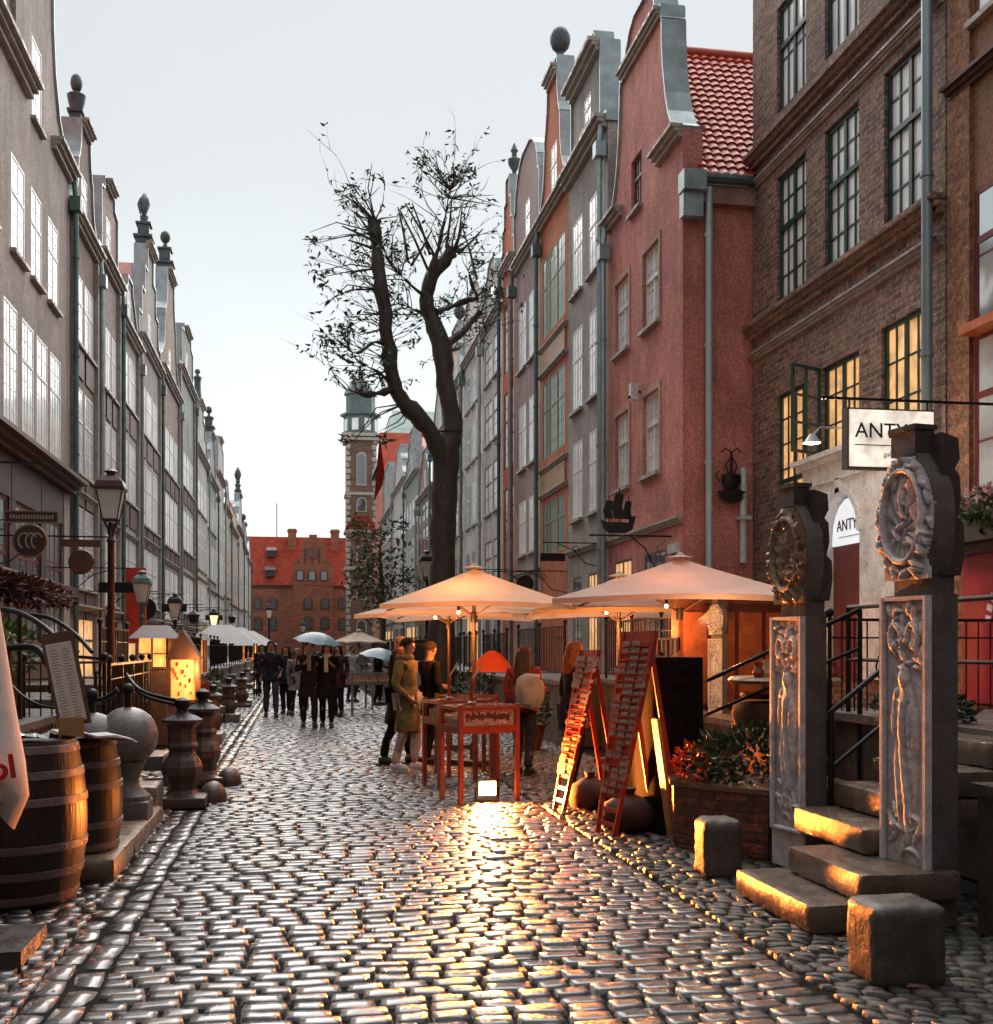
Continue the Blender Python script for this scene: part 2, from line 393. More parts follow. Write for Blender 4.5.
bump(t, b, noise(t, p_, 60, 4, .8), .6, .01)
struct(patch_mesh('pavement_right', right, M_rock, .005, .035, 6, 6, .10, .016))
np.linspace = _lin
struct(MB().box(-5.0, 6.6, 2, 130, -.08, -.022).build('joint_bed', simple('dark_joint_mud', (.012, .012, .010), .95, 0, .5, 9, .2, spec=.1)))
struct(MB().box(-900, 900, -300, 1500, -.5, -.085).build('ground', M_ground))
# wet fallen leaves on the right pavement and in the gutters
lf = MB(); rg = random.Random(5)
for i in range(150):
    x = rg.uniform(2.0, 3.2) if i % 3 else rg.uniform(-1.3, -1.0); y = rg.uniform(4.5, 13); s = rg.uniform(.018, .045); a = rg.uniform(0, 6.28)
    c, d = math.cos(a) * s, math.sin(a) * s; z = .012
    lf.add([(x - c, y - d, z), (x + d * .55, y - c * .55, z + .008), (x + c, y + d, z + .003), (x - d * .55, y + c * .55, z + .01)], [(0, 1, 2), (0, 2, 3)])
tag(lf.build('fallen_leaves', simple('wet_autumn_leaf', (.30, .12, .03), .35, 0, .5, 20, 0), fix=False), 'small brown autumn leaves scattered on the wet cobbles', 'leaves', kind='stuff')

# ================================================================== HOUSES
FL, FR = -4.8, 6.2
def gable_pts(kind, a, b, ze, zt):
    """outline from (b, ze) over the top to (a, ze); a<b"""
    w = b - a; c = (a + b) / 2; h = zt - ze; P = []
    if not isinstance(kind, str): return kind
    if kind == 'flat': return [(b, zt), (a, zt)]
    if kind == 'tri': P = [(.5, 0), (.5, .06), (.12, .86), (.12, 1.0)]
    if kind == 'step': P = [(.5, 0), (.5, .22), (.38, .22), (.38, .48), (.25, .48), (.25, .74), (.13, .74), (.13, 1)]
    if kind == 'neck': P = [(.5, 0), (.5, .10), (.42, .14), (.34, .24), (.29, .38), (.27, .52), (.27, .58), (.22, .66), (.18, .78), (.17, .86), (.17, 1)]
    if kind == 'volute': P = [(.5, 0)] + [(.5 - .22 * math.sin(q * math.pi / 2), .0 + .70 * (1 - math.cos(q * math.pi / 2))) for q in (.15, .3, .45, .6, .75, .9, 1)] + [(.27, .72), (.27, .78), (.20, .78)] + [(.20 * math.cos(q * math.pi / 2), .8 + .2 * math.sin(q * math.pi / 2)) for q in (0, .25, .5, .75)]
    if kind == 'curve': P = [(.5, 0), (.47, .12), (.40, .22), (.34, .34), (.31, .48), (.31, .62), (.25, .66), (.22, .78), (.14, .84), (.13, 1)]
    if kind == 'box': P = [(.5, 0), (.5, .08), (.36, .08), (.36, .82), (.22, .86), (.22, 1)]
    if kind == 'round': P = [(.5, 0), (.5, .55)] + [(.5 * math.cos(q * math.pi / 2) * .9, .58 + .42 * math.sin(q * math.pi / 2)) for q in (0, .2, .4, .6, .8)]
    r = [(c + x * w, ze + y * h) for x, y in P]; l = [(c - x * w, ze + y * h) for x, y in P][::-1]
    return r + l
def finial(kind, c, mat, parent, s=1.0):
    x, y, z = c; m = MB()
    if kind == 'ball':
        if s >= 1.2:
            m.box(x-.26, x+.26, y-.34, y+.34, z, z+.4).box(x-.34, x+.34, y-.42, y+.42, z+.4, z+.48).box(x-.2, x+.2, y-.26, y+.26, z+.48, z+.95).box(x-.26, x+.26, y-.32, y+.32, z+.95, z+1.02); z += 1.02; c = (x, y, z); s *= .62
        m.lathe([(.16*s, 0), (.17*s, .12*s), (.10*s, .16*s), (.08*s, .32*s), (.12*s, .36*s)], c, 10); m.ball((x, y, z + .58*s), .24*s, 12, 1, 1, 1.25)
    elif kind == 'egg':
        m.box(x-.2*s, x+.2*s, y-.26*s, y+.26*s, z, z+.5*s); m.box(x-.28*s, x+.28*s, y-.36*s, y+.36*s, z+.5*s, z+.6*s); m.lathe([(.2*s, z*0+.6*s), (.3*s, .95*s), (.34*s, 1.2*s), (.30*s, 1.24*s), (.08*s, 1.26*s), (.09*s, 1.32*s)], c, 12); m.ball((x, y, z+1.66*s), .22*s, 12, 1, 1, 1.6)
    elif kind == 'urn':
        m.lathe([(.16*s, 0), (.08*s, .1*s), (.07*s, .2*s), (.2*s, .42*s), (.22*s, .6*s), (.1*s, .68*s), (.08*s, .8*s), (.13*s, .9*s), (.02*s, 1.15*s)], c, 10)
    elif kind == 'eagle':
        m.box(x-.24, x+.24, y-.3, y+.3, z, z+.35).box(x-.3, x+.3, y-.38, y+.38, z+.35, z+.43).box(x-.18, x+.18, y-.22, y+.22, z+.43, z+.8).box(x-.24, x+.24, y-.28, y+.28, z+.8, z+.87); z += .87; c = (x, y, z)
        m.lathe([(.22*s, 0), (.14*s, .1*s), (.16*s, .3*s)], c, 8)
        m.tube([(x, y-.12*s, z+.3*s), (x, y-.04*s, z+.55*s), (x, y+.05*s, z+.85*s), (x, y+.1*s, z+1.1*s), (x, y+.22*s, z+1.2*s), (x, y+.34*s, z+1.15*s)], [.06*s, .17*s, .2*s, .11*s, .09*s, .02*s], 8)
        for q in (-1, 1): m.tube([(x+q*.12*s, y+.02*s, z+1.0*s), (x+q*.17*s, y-.12*s, z+.7*s), (x+q*.10*s, y-.3*s, z+.25*s)], [.05*s, .08*s, .02*s], 6)
    else:  # standing figure
        m.box(x-.18*s, x+.18*s, y-.18*s, y+.18*s, z, z+.2*s)
        m.tube([(x, y, z+.2*s), (x, y, z+.6*s), (x, y+.03*s, z+1.0*s), (x, y, z+1.25*s), (x, y, z+1.36*s)], [.2*s, .16*s, .14*s, .19*s, .06*s], 8); m.ball((x, y, z+1.5*s), .13*s, 8)
        m.tube([(x, y+.16*s, z+1.2*s), (x, y+.36*s, z+1.0*s), (x, y+.30*s, z+1.35*s)], .05*s, 5)
    return m.build('finial', mat, parent, 40)
def window(par, out, X, a, b, z0, z1, mf, mp, cols=2, rows=3, depth=.015, sill=True, msill=None, transom=.62, arch=False, fw=.05, ajar=False, full=True, T=.05):
    """frame + glazing bars + pane, set back by depth; out=+1 faces +x"""
    xo = X - out * depth; m = MB()
    if depth <= .03: T = .014
    def B(s0, s1, q0, q1, t=T): m.box(xo, xo + out * t, s0, s1, q0, q1)
    B(a, a + fw, z0, z1); B(b - fw, b, z0, z1); B(a + fw, b - fw, z1 - fw, z1); B(a + fw, b - fw, z0, z0 + fw)
    zt = z0 + (z1 - z0) * transom; c = (a + b) / 2
    if transom: B(a + fw, b - fw, zt - fw * .6, zt + fw * .6, T * 1.3)
    if cols > 1: B(c - fw * .6, c + fw * .6, z0 + fw, z1 - fw, T * .92)
    if full:
        th = fw * .22
        for i in range(1, cols * 2):
            if i == cols and cols > 1: continue
            s = a + (b - a) * i / (cols * 2)
            if cols > 1 or i == 1: B(s - th, s + th, z0 + fw, z1 - fw, T * .64)
        for i in range(1, rows + 1):
            z = z0 + (z1 - z0) * i / (rows + 1)
            if transom and abs(z - zt) < fw * 2: continue
            B(a + fw, b - fw, z - th, z + th, T * .58)
    o = m.build('window', mf, par)
    MB().box(xo - out * .02, xo + out * T * .24, a + .01, b - .01, z0 + .01, z1 - .01).build('pane', mp, o)
    if sill:
        MB().box(xo + out * T, X + out * .09, a - .06, b + .06, z0 - .07, z0 - .004).build('sill', msill or M_sand, o)
    return o
def house(name, side, X, s0, s1, eave, top, gk, wall, label, wins=(), cornices=(), pipe=None, fin=None, fs=1.0, roof=None, gable=None,
          coping=None, pipe_s=None, depth=9.0, group=None, base=None, trim=None, bays=(), gcap=.05, norf=0):
    """wins: (a,b,z0,z1,frame,pane,cols,rows,opts)"""
    out = 1 if side == 'L' else -1; cop = coping or M_zinc
    th = thing(name, (X - out * depth / 2, (s0 + s1) / 2, 0), label, 'house', group)
    s0 += .004; s1 -= .004
    ga, gb = gable or (s0, s1)
    pts = gable_pts(gk, ga, gb, eave, top)
    if gable:
        pts = ([(s1, eave)] if gb < s1 - .01 else []) + pts + ([(s0, eave)] if ga > s0 + .01 else [])
    outl = [(s0, 0), (s1, 0)] + pts
    holes = [[(w_[0], w_[2]), (w_[0], w_[3]), (w_[1], w_[3]), (w_[1], w_[2])] for w_ in wins]
    loops = [outl] + holes; flat = [q for l in loops for q in l]
    tri = tessellate_polygon([[Vector((p, q, 0)) for p, q in l] for l in loops])
    m = MB(); m.add([(X, p, q) for p, q in flat], [tuple(q) for q in tri])
    for h in holes:
        m.add([(X, p, q) for p, q in h] + [(X - out * .3, p, q) for p, q in h], [(i, (i + 1) % 4, 4 + (i + 1) % 4, 4 + i) for i in range(4)])
    # back skin of the facade above the roof + edge
    n = len(outl); top_l = outl[1:] + [outl[0]]
    TK = .34
    m.add([(X, p, q) for p, q in outl] + [(X - out * TK, p, q) for p, q in outl], [(i, (i + 1) % n, n + (i + 1) % n, n + i) for i in range(n)])
    m2 = tessellate_polygon([[Vector((p, q, 0)) for p, q in outl]])
    m.add([(X - out * TK, p, q) for p, q in outl], [tuple(q) for q in m2])
    # body behind
    xb = X - out * depth; xa = X - out * TK; c = (s0 + s1) / 2
    rz = roof if isinstance(roof, (int, float)) else None
    rt = rz if rz else min(top - .35, eave + (s1 - s0) * .55)
    if gk == 'flat': rt = top - .3
    if norf: ev = norf
    ev = norf or eave - .25
    m.add([(xa, s0, 0), (xb, s0, 0), (xb, s0, ev), (xa, s0, ev)], [(0, 1, 2, 3)])
    m.add([(xa, s1, 0), (xb, s1, 0), (xb, s1, ev), (xa, s1, ev)], [(0, 1, 2, 3)])
    m.add([(xb, s0, 0), (xb, s1, 0), (xb, s1, ev), (xb, c, rt), (xb, s0, ev)], [(0, 1, 2, 3, 4)])
    wl = m.build('wall', wall, th)
    # roof: ridge runs back from the street
    rm = MB()
    for s_, q in ((s0, -1), (s1, 1)):
        o_ = q * .10; dz_ = .10
        p = [(xa, s_ + o_ * 0, ev), (xb, s_, ev), (xb, c, rt), (xa, c, rt)]
        rm.add(p + [(a_, b_, z_ - .08) for a_, b_, z_ in p], [(0, 1, 2, 3), (4, 7, 6, 5), (0, 4, 5, 1), (0, 3, 7, 4)])
    if not norf: rm.build('roof', M_tile, th)
    # coping along the gable edge
    cm = MB()
    for i in range(len(pts) - 1):
        p, q = Vector(pts[i]), Vector(pts[i + 1]); d = q - p
        if d.length < .02 : continue
        nn = Vector((d.y, -d.x)).normalized(); d.normalize()
        if (p + nn * .1 - Vector((c, eave))).length < (p - Vector((c, eave))).length: nn = -nn
        k = gcap
        a3 = [(X + out * (.05 + .002 * (i % 3)), *(p + nn * 0 - d * .005 * 0)), (X + out * (.05 + .002 * (i % 3)), *(q)), (X + out * (.05 + .002 * (i % 3)), *(q + nn * k)), (X + out * (.05 + .002 * (i % 3)), *(p + nn * k))]
        b3 = [(X - out * (TK + .05 + .002 * (i % 3)), v[1], v[2]) for v in a3]
        cm.add(a3 + b3, [(0, 1, 2, 3), (4, 7, 6, 5), (0, 4, 5, 1), (1, 5, 6, 2), (2, 6, 7, 3), (3, 7, 4, 0)])
    cm.build('coping', cop, th)
    for (z, pr, hh, *r_) in cornices:
        a, b_ = (r_[0], r_[1]) if len(r_) >= 2 else (s0 + .02, s1 - .02); mat = r_[2] if len(r_) > 2 else (trim or M_sand)
        cc = MB()
        for k, (f0, f1, pf) in enumerate(((0, .38, .4), (.38, .7, .7), (.7, 1, 1))):
            cc.box(X + out * .0, X + out * pr * pf, a - .0 + .01 * (2 - k), b_ - .01 * (2 - k), z + hh * f0, z + hh * f1)
        cc.build('cornice', mat, th)
    for w_ in wins:
        a, b_, z0, z1, mf, mp = w_[:6]; op = w_[6] if len(w_) > 6 else {}
        window(th, out, X, a, b_, z0, z1, mf, mp, **op)
    for (a, b_, z0, z1, pr, mat) in bays:   # pilasters, panels
        MB().box(X + out * .0, X + out * pr, a, b_, z0, z1).build('wall_panel' if (b_ - a) > .5 else 'pilaster', mat, th)
    if pipe:
        ps = pipe_s if pipe_s is not None else s1 - .1; pm = MB()
        pm.tube([(X + out * .14, ps, 0.1), (X + out * .14, ps, eave - .7)], .055, 8)
        pm.box(X + out * .03, X + out * .25, ps - .13, ps + .13, eave - .7, eave - .4)
        pm.tube([(X + out * .14, ps, eave - .45), (X + out * .10, ps + .0, eave + .0)], .06, 8)
        for z in np.arange(1.5, eave - 1, 2.1): pm.cyl((X + out * .14, ps, z), (X + out * .14, ps, z + .05), .072, n=8)
        pm.build('drainpipe', pipe, th, 40)
    if fin:
        finial(fin, (X - out * .17, (ga + gb) / 2, max(p[1] for p in pts) + .04), M_copper, th, fs)
    return th
def rowwin(a, b_, n, z0, z1, mf, mp, gap=.3, **op):
    w_ = (b_ - a - gap * (n - 1)) / n
    return [(a + i * (w_ + gap), a + i * (w_ + gap) + w_, z0, z1, mf, mp, dict(op)) for i in range(n)]

# ---------- wall materials
W_taupe = plaster('taupe_render', (.36, .30, .275))
W_grey = plaster('grey_render', (.37, .345, .32))
W_greyw = plaster('pale_grey_render', (.52, .50, .47))
W_white = plaster('off_white_render', (.62, .60, .57))
W_cream = plaster('cream_render', (.55, .47, .38))
W_mauve = plaster('mauve_render', (.36, .25, .25))
W_pink = plaster('brick_pink_render', (.58, .22, .18))
W_orange = plaster('orange_render', (.56, .16, .06))
W_redor = plaster('red_orange_render', (.52, .13, .06))
W_brown = plaster('brown_render', (.22, .15, .12))
W_green = plaster('grey_green_render', (.27, .31, .28))
B_brown = brick('dark_brown_brick', (.12, .075, .058), (.30, .19, .145), (.30, .25, .22), bmp=1.0)
B_red = brick('old_red_brick', (.28, .085, .045), (.40, .14, .08), (.22, .16, .13))
B_grey = brick('grey_brown_brick', (.20, .15, .125), (.30, .23, .19), (.24, .21, .19))
P_spandrel = simple('dark_red_brown_panel', (.075, .032, .026), .6, 0, .3, 10, .2, grain=.3)

P_shop = simple('dark_maroon_shop_wood', (.055, .022, .018), .55, 0, .5, 9, .4, grain=.4)
# ---------- left row, near house
wl = []
for a, b_ in ((15.9, 16.8), (17.1, 18), (18.3, 19.2)): wl += [(a, b_, 5.3, 7.4, M_white, M_pane, dict(cols=2, rows=5))]
for a, b_ in ((20.15, 21.1), (21.45, 22.35), (22.6, 23.55), (23.8, 24.8)): wl += [(a, b_, 5.3, 7.45, M_white, M_pane, dict(cols=2, rows=5, transom=.66))]
for a, b_ in ((16.5, 17.5), (18.6, 19.6), (20.65, 21.65), (22.15, 23.0), (23.6, 24.55)): wl += [(a, b_, 8.4, 10.05, M_white, M_pane, dict(cols=2, rows=4))]
wl += [(22.2, 23.0, 11.35, 12.85, M_white, M_pane, dict(cols=2, rows=3)), (19.0, 19.8, 11.9 + .35, 13.4, M_white, M_pane, dict(cols=2, rows=3))]
wl += rowwin(16, 25.2, 4, 1.7, 4.1, M_redframe, M_panedark, .5, cols=2, rows=2, msill=M_darkstone)
house('townhouse', 'L', FL, 15, 25.8, 11.6, 18.2, [(25.75, 11.75), (25.2, 11.85), (24.5, 12.3), (24.1, 13.0), (23.9, 13.9), (23.85, 15), (23.85, 18.5), (15.3, 18.5), (15.3, 11.7)], W_taupe, 'tall taupe plaster house with white lattice windows at the left edge, dark shop front below', wl,
      [(11.5, .28, .26, 15, 21.9), (11.5, .24, .24, 23.9, 25.78), (4.85, .42, .26, 15.2, 25.6, M_brownwood)], fin=None, pipe=M_patina,
      bays=[(25.8 - .95, 25.8 - .35, .0, 4.8, .06, M_sand), (20.6, 20.9, 11.8, 15, .09, W_taupe)] + [(a, b_, .1, 4.84, .04, P_shop) for a, b_ in ((15.3, 15.97), (17.95, 18.40), (20.38, 20.82), (22.80, 23.25))] + [(15.98, 24.8, 4.13, 4.83, .045, P_shop), (15.98, 24.8, .1, 1.62, .045, P_shop)] + [(a, b_, 4.95 - .0 + .2, 5.2, .05, P_spandrel) for a, b_ in ((20.15, 21.1), (21.45, 22.35), (22.6, 23.55), (23.8, 24.8))], group=None)
# ---------- left row, the rest
LH = [  # s0, s1, eave, top, gable kind, wall, finial, size, columns, label
 (25.8, 29.1, 11.0, 13.4, 'neck', W_brown, 'egg', .62, 2, 'narrow brown house crowned by an egg shaped stone on a scrolled gable'),
 (29.1, 32.6, 11.3, 13.4, 'box', B_grey, None, 1, 3, 'grey brown brick house with small boxed pediment, third from the left edge'),
 (32.6, 36.4, 10.6, 12.2, 'tri', W_grey, None, 1, 2, 'lower grey house with plain triangular gable before the eagle gable'),
 (36.4, 41.9, 11.2, 14.6, 'step', W_grey, 'eagle', .85, 3, 'grey gabled house topped by a perching stone eagle'),
 (41.9, 48.6, 11.6, 15.7, 'neck', B_grey, 'ball', 1.3, 4, 'brick house with slim gable ending in a dark ball, beyond the eagle house'),
 (48.6, 55.5, 13.2, 15.4, 'box', W_green, None, 1, 4, 'grey green house with square pale pediment beyond the ball topped gable'),
 (55.5, 63.5, 11.2, 13.8, 'step', W_greyw, 'statue', 1.1, 4, 'pale house with stepped gable carrying a small standing figure'),
 (63.5, 70.5, 11.0, 13.6, 'neck', W_green, 'ball', 1.2, 4, 'green tinged house with round ball finial halfway down the left row'),
 (70.5, 77.5, 12.2, 14.6, 'box', W_greyw, None, 1, 4, 'pale grey house with flat boxed top in the far left row'),
 (77.5, 84.5, 11.0, 13.0, 'tri', W_cream, None, 1, 4, 'cream house with triangular gable in the far left row'),
 (84.5, 94, 10.4, 12.0, 'flat', W_cream, None, 1, 5, 'flat topped cream house with red roof edge far down the left row'),
 (94, 104, 11.4, 14.4, 'neck', W_white, 'eagle', 1.2, 5, 'white house with winged figure on its gable near the street end'),
 (104, 113, 10.6, 13, 'step', W_greyw, 'ball', 1.1, 5, 'last but one house of the left row, pale with a stepped gable'),
 (113, 121.5, 10.2, 12.5, 'tri', W_white, None, 1, 5, 'last white house of the left row beside the brick gatehouse')]
for k, (s0, s1, ev, tp, gk, wm, fn, fsz, nc, lab) in enumerate(LH):
    rr = random.Random(k); wn = []; far = k > 5; full = k < 4
    lv = [(2.95, 4.75), (5.5, 7.4), (8.35, 9.9)] if k % 3 == 0 else [(2.7, 4.5), (5.4, 7.35), (8.15, 9.75)] if k % 3 == 1 else [(3.1, 4.8), (5.8, 7.5), (8.5, 10.0)]
    mf = M_white if k not in (9,) else M_lgreen
    for z0, z1 in lv: wn += rowwin(s0 + .35, s1 - .45, nc, z0, z1, mf, rr.choice((M_pane, M_pane, M_panepale, M_panemid)), .22 if k < 6 else .5, cols=2, rows=3, full=full, sill=k < 8)
    wn += rowwin(s0 + .4, s1 - .5, max(1, nc - 1), .9, 2.3, M_brownwood, M_panedark if k % 2 else M_panelit, .6, cols=2, rows=1, full=False, sill=False)
    c = (s0 + s1) / 2; zz = ev + .15
    if gk != 'flat': wn += [(c - .35, c + .35, zz + .1, zz + 1.15, mf, M_panemid, dict(cols=2, rows=2, full=full))]
    bays = []
    if k < 6:
        for w_ in wn[:nc * 3]: bays.append((w_[0] + .02, w_[1] - .02, w_[2] - .72, w_[2] - .10, .03, P_spandrel))
        for q in (s0 + .06, s1 - .38): bays.append((q, q + .2, 2.5, ev - .2, .10, M_sand))
    house('townhouse', 'L', FL, s0, s1, ev, tp, gk, wm, lab, wn, [(ev - .15, .24, .22), (2.42, .16, .14), (4.98 if k % 3 == 0 else 4.75, .1, .1)] + ([(tp - .1, .2, .18, c - .16 * (s1 - s0), c + .16 * (s1 - s0))] if gk in ('box', 'neck', 'step') else []),
          pipe=M_patina if k % 2 else M_zinc, fin=fn, fs=fsz, bays=bays, group='gabled houses of the left row')
# ---------- right row
RW = []
o = dict(cols=2, rows=3, depth=.11)
pinkw = [(19.25, 20.2, 4.7, 6.15, M_white, M_panepale, o), (21.1, 22.05, 4.7, 6.15, M_white, M_panepale, o), (19.25, 20.2, 7.35, 8.75, M_white, M_panepale, o), (21.1, 22.05, 7.35, 8.75, M_white, M_panepale, o),
         (20.3, 20.95, 9.75, 10.75, M_brownwood, M_panepale, o), (18.9, 20.1, 1.2, 3.3, M_brownwood, M_panedark, dict(cols=2, rows=2)), (20.9, 22.1, 1.2, 3.3, M_brownwood, M_panelit, dict(cols=2, rows=2))]
pink = house('townhouse', 'R', FR, 18, 22.6, 10.1, 13.4, 'volute', W_pink, 'pink plaster house with curved gable and red tiled roof behind the umbrellas', pinkw,
      [(9.98, .22, .2, 18.0, 19.3), (9.98, .22, .2, 21.5, 22.58), (12.5, .16, .2, 19.1, 21.5), (3.65, .1, .12)], pipe=M_zinc, pipe_s=22.45, roof=12.4, depth=9, norf=9.2)
for w_ in pinkw[:4]:  # pale painted surrounds
    m = MB(); a, b_, z0, z1 = w_[:4]; X = FR; f = .1
    for q in ((a - f, a, z0 - f, z1 + f), (b_, b_ + f, z0 - f, z1 + f), (a, b_, z1, z1 + f), (a, b_, z0 - f, z0 - .075)): m.box(X - .02, X, *q)
    m.build('window_surround', plaster('pale_pink_trim', (.5, .33, .27)), pink)
# tiled roof of the pink house: individual pantile rows as relief, gutter, pipes on the side wall
ev, rt = 9.3, 12.55; y0, yc = 17.85, 20.3; rows_, cols_ = 21, 52
x0_, x1_ = 6.45, 15.2
V = []; F = []; nu = cols_ * 6 + 1
sl_ = math.hypot(yc - y0, rt - ev); ny_, nz_ = -(rt - ev) / sl_, (yc - y0) / sl_
for r_ in range(rows_):
    for e_ in (0, 1):
        tt = (r_ + e_) / rows_
        for i in range(nu):
            x = x0_ + (x1_ - x0_) * i / (nu - 1); wv_ = abs(math.sin(math.pi * i / 6)) * .035 + (.035 if e_ == 0 else 0)
            V.append((x, y0 + (yc - y0) * tt + ny_ * wv_, ev + (rt - ev) * tt + nz_ * wv_))
for r_ in range(rows_):
    for i in range(nu - 1):
        a = (r_ * 2) * nu + i; F.append((a, a + 1, a + nu + 1, a + nu))
        if r_ < rows_ - 1: F.append((a + nu, a + nu + 1, a + 2 * nu + 1, a + 2 * nu))
m = MB(); m.add(V, F); m.tube([(x0_, yc, rt + .05), (x1_, yc, rt + .05)], .09, 8)
m.build('tiled_roof', M_tile, pink, 50)
MB().tube([(6.25, 17.8, 9.22), (15.2, 17.8, 9.22)], .085, 8).build('gutter', M_copper, pink, 40)
MB().box(6.35, 15.2, 17.86, 18.0, 8.85, 9.15).build('cornice', plaster('pink_cornice', (.34, .2, .17)), pink)
MB().box(6.12, 6.5, 17.7, 18.0, 9.0, 9.32).box(6.14, 6.48, 17.8, 18.0, 8.6, 9.0).build('gutter_box', M_zinc, pink)
m = MB(); m.tube([(6.6, 17.86, 9.1), (6.6, 17.86, 8.9), (6.6, 17.88, .1)], .06, 10)
for z in (2.5, 4.6, 6.5, 8.3): m.cyl((6.6, 17.88, z), (6.6, 17.88, z + .06), .075)
m.build('drainpipe', simple('pale_zinc_pipe', (.42, .5, .5), .4, .2, .12, 3, .1), pink, 40)
MB().tube([(7.2, 17.9, 3.0), (7.2, 17.9, 4.55)], .06, 8).box(7.1, 7.3, 17.8, 18, 3.7, 3.76).build('vent_pipe', simple('white_pipe', (.55, .58, .58), .5), pink, 40)

ow = dict(cols=2, rows=3, depth=.02)
greyw = []
for z0, z1 in ((4.5, 6.25), (6.95, 8.8), (9.6, 11.25)): greyw += [(23.1, 24.2, z0, z1, M_white, M_pane, ow), (24.75, 25.7, z0, z1, M_white, M_pane, ow)]
greyw += [(24.0, 24.6, 12.9, 13.6, M_white, M_panedark, ow), (23.2, 24.2, 1.3, 3.2, M_brownwood, M_panelit, dict(cols=2, rows=1)), (24.8, 25.6, 1.0, 3.2, M_brownwood, M_panedark, dict(cols=2, rows=1))]
house('townhouse', 'R', FR, 22.6, 26.1, 12.3, 14.6, 'box', W_grey, 'grey house with tall white windows and flat corniced attic next to the pink house', greyw,
      [(12.2, .3, .26), (14.0, .3, .26, 23.1, 25.6), (3.7, .12, .12)], pipe=M_zinc, pipe_s=22.75, gable=(22.6, 26.09), trim=M_sand, depth=9)
orw = []
for z0, z1 in ((3.95, 5.25), (6.4, 8.35), (9.5, 11.5)): orw += rowwin(26.45, 28.9, 3, z0, z1, M_lgreen, pane('green_glass', (.20, .30, .22), .2), .1, cols=2, rows=5, depth=.02, sill=False)
orw += [(27.3, 28.0, 12.7, 14.0, M_white, M_panemid, ow)]
house('townhouse', 'R', FR, 26.1, 29.2, 12.4, 15.9, 'neck', W_orange, 'orange house with green lattice windows and a ball topped gable', orw,
      [(12.3, .24, .2), (15.5, .2, .24, 27.1, 28.2), (9.15, .1, .1), (8.5, .1, .08), (6.05, .1, .1), (5.4, .1, .1)], pipe=M_patina, fin='ball', fs=1.1, depth=8,
      bays=[(26.3, 29.0, 8.62, 9.12, .04, simple('gilded_frieze', (.38, .2, .08), .5, 0, .6, 22, .8)), (26.3, 29.0, 5.52, 6.02, .04, MATS['gilded_frieze'])])
mw = []
for z0, z1 in ((4.2, 5.7), (6.6, 8.4), (9.4, 11.2)): mw += rowwin(29.7, 32.2, 2, z0, z1, M_white, M_pane, .35, cols=2, rows=3, depth=.02)
mw += [(30.6, 31.3, 12.8, 13.9, M_white, M_panedark, ow)]
house('townhouse', 'R', FR, 29.2, 32.7, 12.4, 15.4, 'round', W_mauve, 'mauve house with rounded gable between the orange and the brick red house', mw, [(12.3, .24, .2), (3.6, .1, .1)], pipe=M_patina, depth=8)
rw = []
for z0, z1 in ((3.9, 6.4), (7.0, 9.3), (9.9, 12.0)): rw += rowwin(33.0, 34.5, 2, z0, z1, M_brownwood, M_panedark, .3, cols=1, rows=4, depth=.03, sill=False)
house('townhouse', 'R', FR, 32.7, 34.8, 13.0, 15.6, 'step', W_redor, 'slim brick red house with tall narrow windows and stepped top', rw, [(12.9, .2, .2)], pipe=M_copper, fin='urn', fs=.9, depth=8)
RH = [(34.8, 38.6, 12.2, 14.2, 'volute', W_greyw, 2, 'pale grey house with curved gable just past the brick red house'),
 (38.6, 43, 12.2, 14.6, 'round', W_white, 3, 'white house with round gable behind the bare tree branches'),
 (43, 48, 12.0, 14.4, 'neck', W_cream, 3, 'cream house with slim gable right behind the tree trunk'),
 (48, 53.5, 11.0, 13.4, 'tri', W_greyw, 3, 'pale house with pointed gable seen left of the tree trunk'),
 (53.5, 60, 9.2, 11.4, 'tri', B_grey, 4, 'lower brick house with red roof left of the tree trunk'),
 (60, 67, 11.0, 13.6, 'step', W_green, 4, 'grey green stepped gable house in the far right row'),
 (67, 76, 11.6, 14.0, 'neck', W_greyw, 5, 'pale house with slim gable in the far right row'),
 (76, 86, 11.0, 14.3, 'box', W_green, 5, 'grey green house with boxed gable, farthest of the right row')]
for k, (s0, s1, ev_, tp, gk, wm, nc, lab) in enumerate(RH):
    wn = []
    for z0, z1 in ((3.6, 5.1), (6.0, 7.6), (8.3 if ev_ > 10 else 7.9, 9.7 if ev_ > 10 else 8.8)) + (((10.3, 11.6),) if ev_ > 11.8 else ()): wn += rowwin(s0 + .4, s1 - .5, nc, z0, z1, M_white if k % 2 else M_brownwood, (M_pane, M_panedark, M_panemid)[k % 3], .4, cols=2, rows=2, full=k < 3, sill=k < 3, depth=.02)
    c = (s0 + s1) / 2; wn += [(c - .35, c + .35, ev_ + .3, ev_ + 1.2, M_white, M_panedark, dict(cols=2, rows=1, full=False))]
    wn += rowwin(s0 + .5, s1 - .6, 2, 1.0, 2.8, M_brownwood, M_panelit if k % 2 else M_panedark, .7, cols=2, rows=1, full=False, sill=False)
    house('townhouse', 'R', FR, s0, s1, ev_, tp, gk, wm, lab, wn, [(ev_ - .15, .22, .2), (3.2, .12, .1)], pipe=M_patina if k % 2 else M_zinc, depth=8, fin='ball' if k in (2, 5) else None, group='gabled houses of the right row')

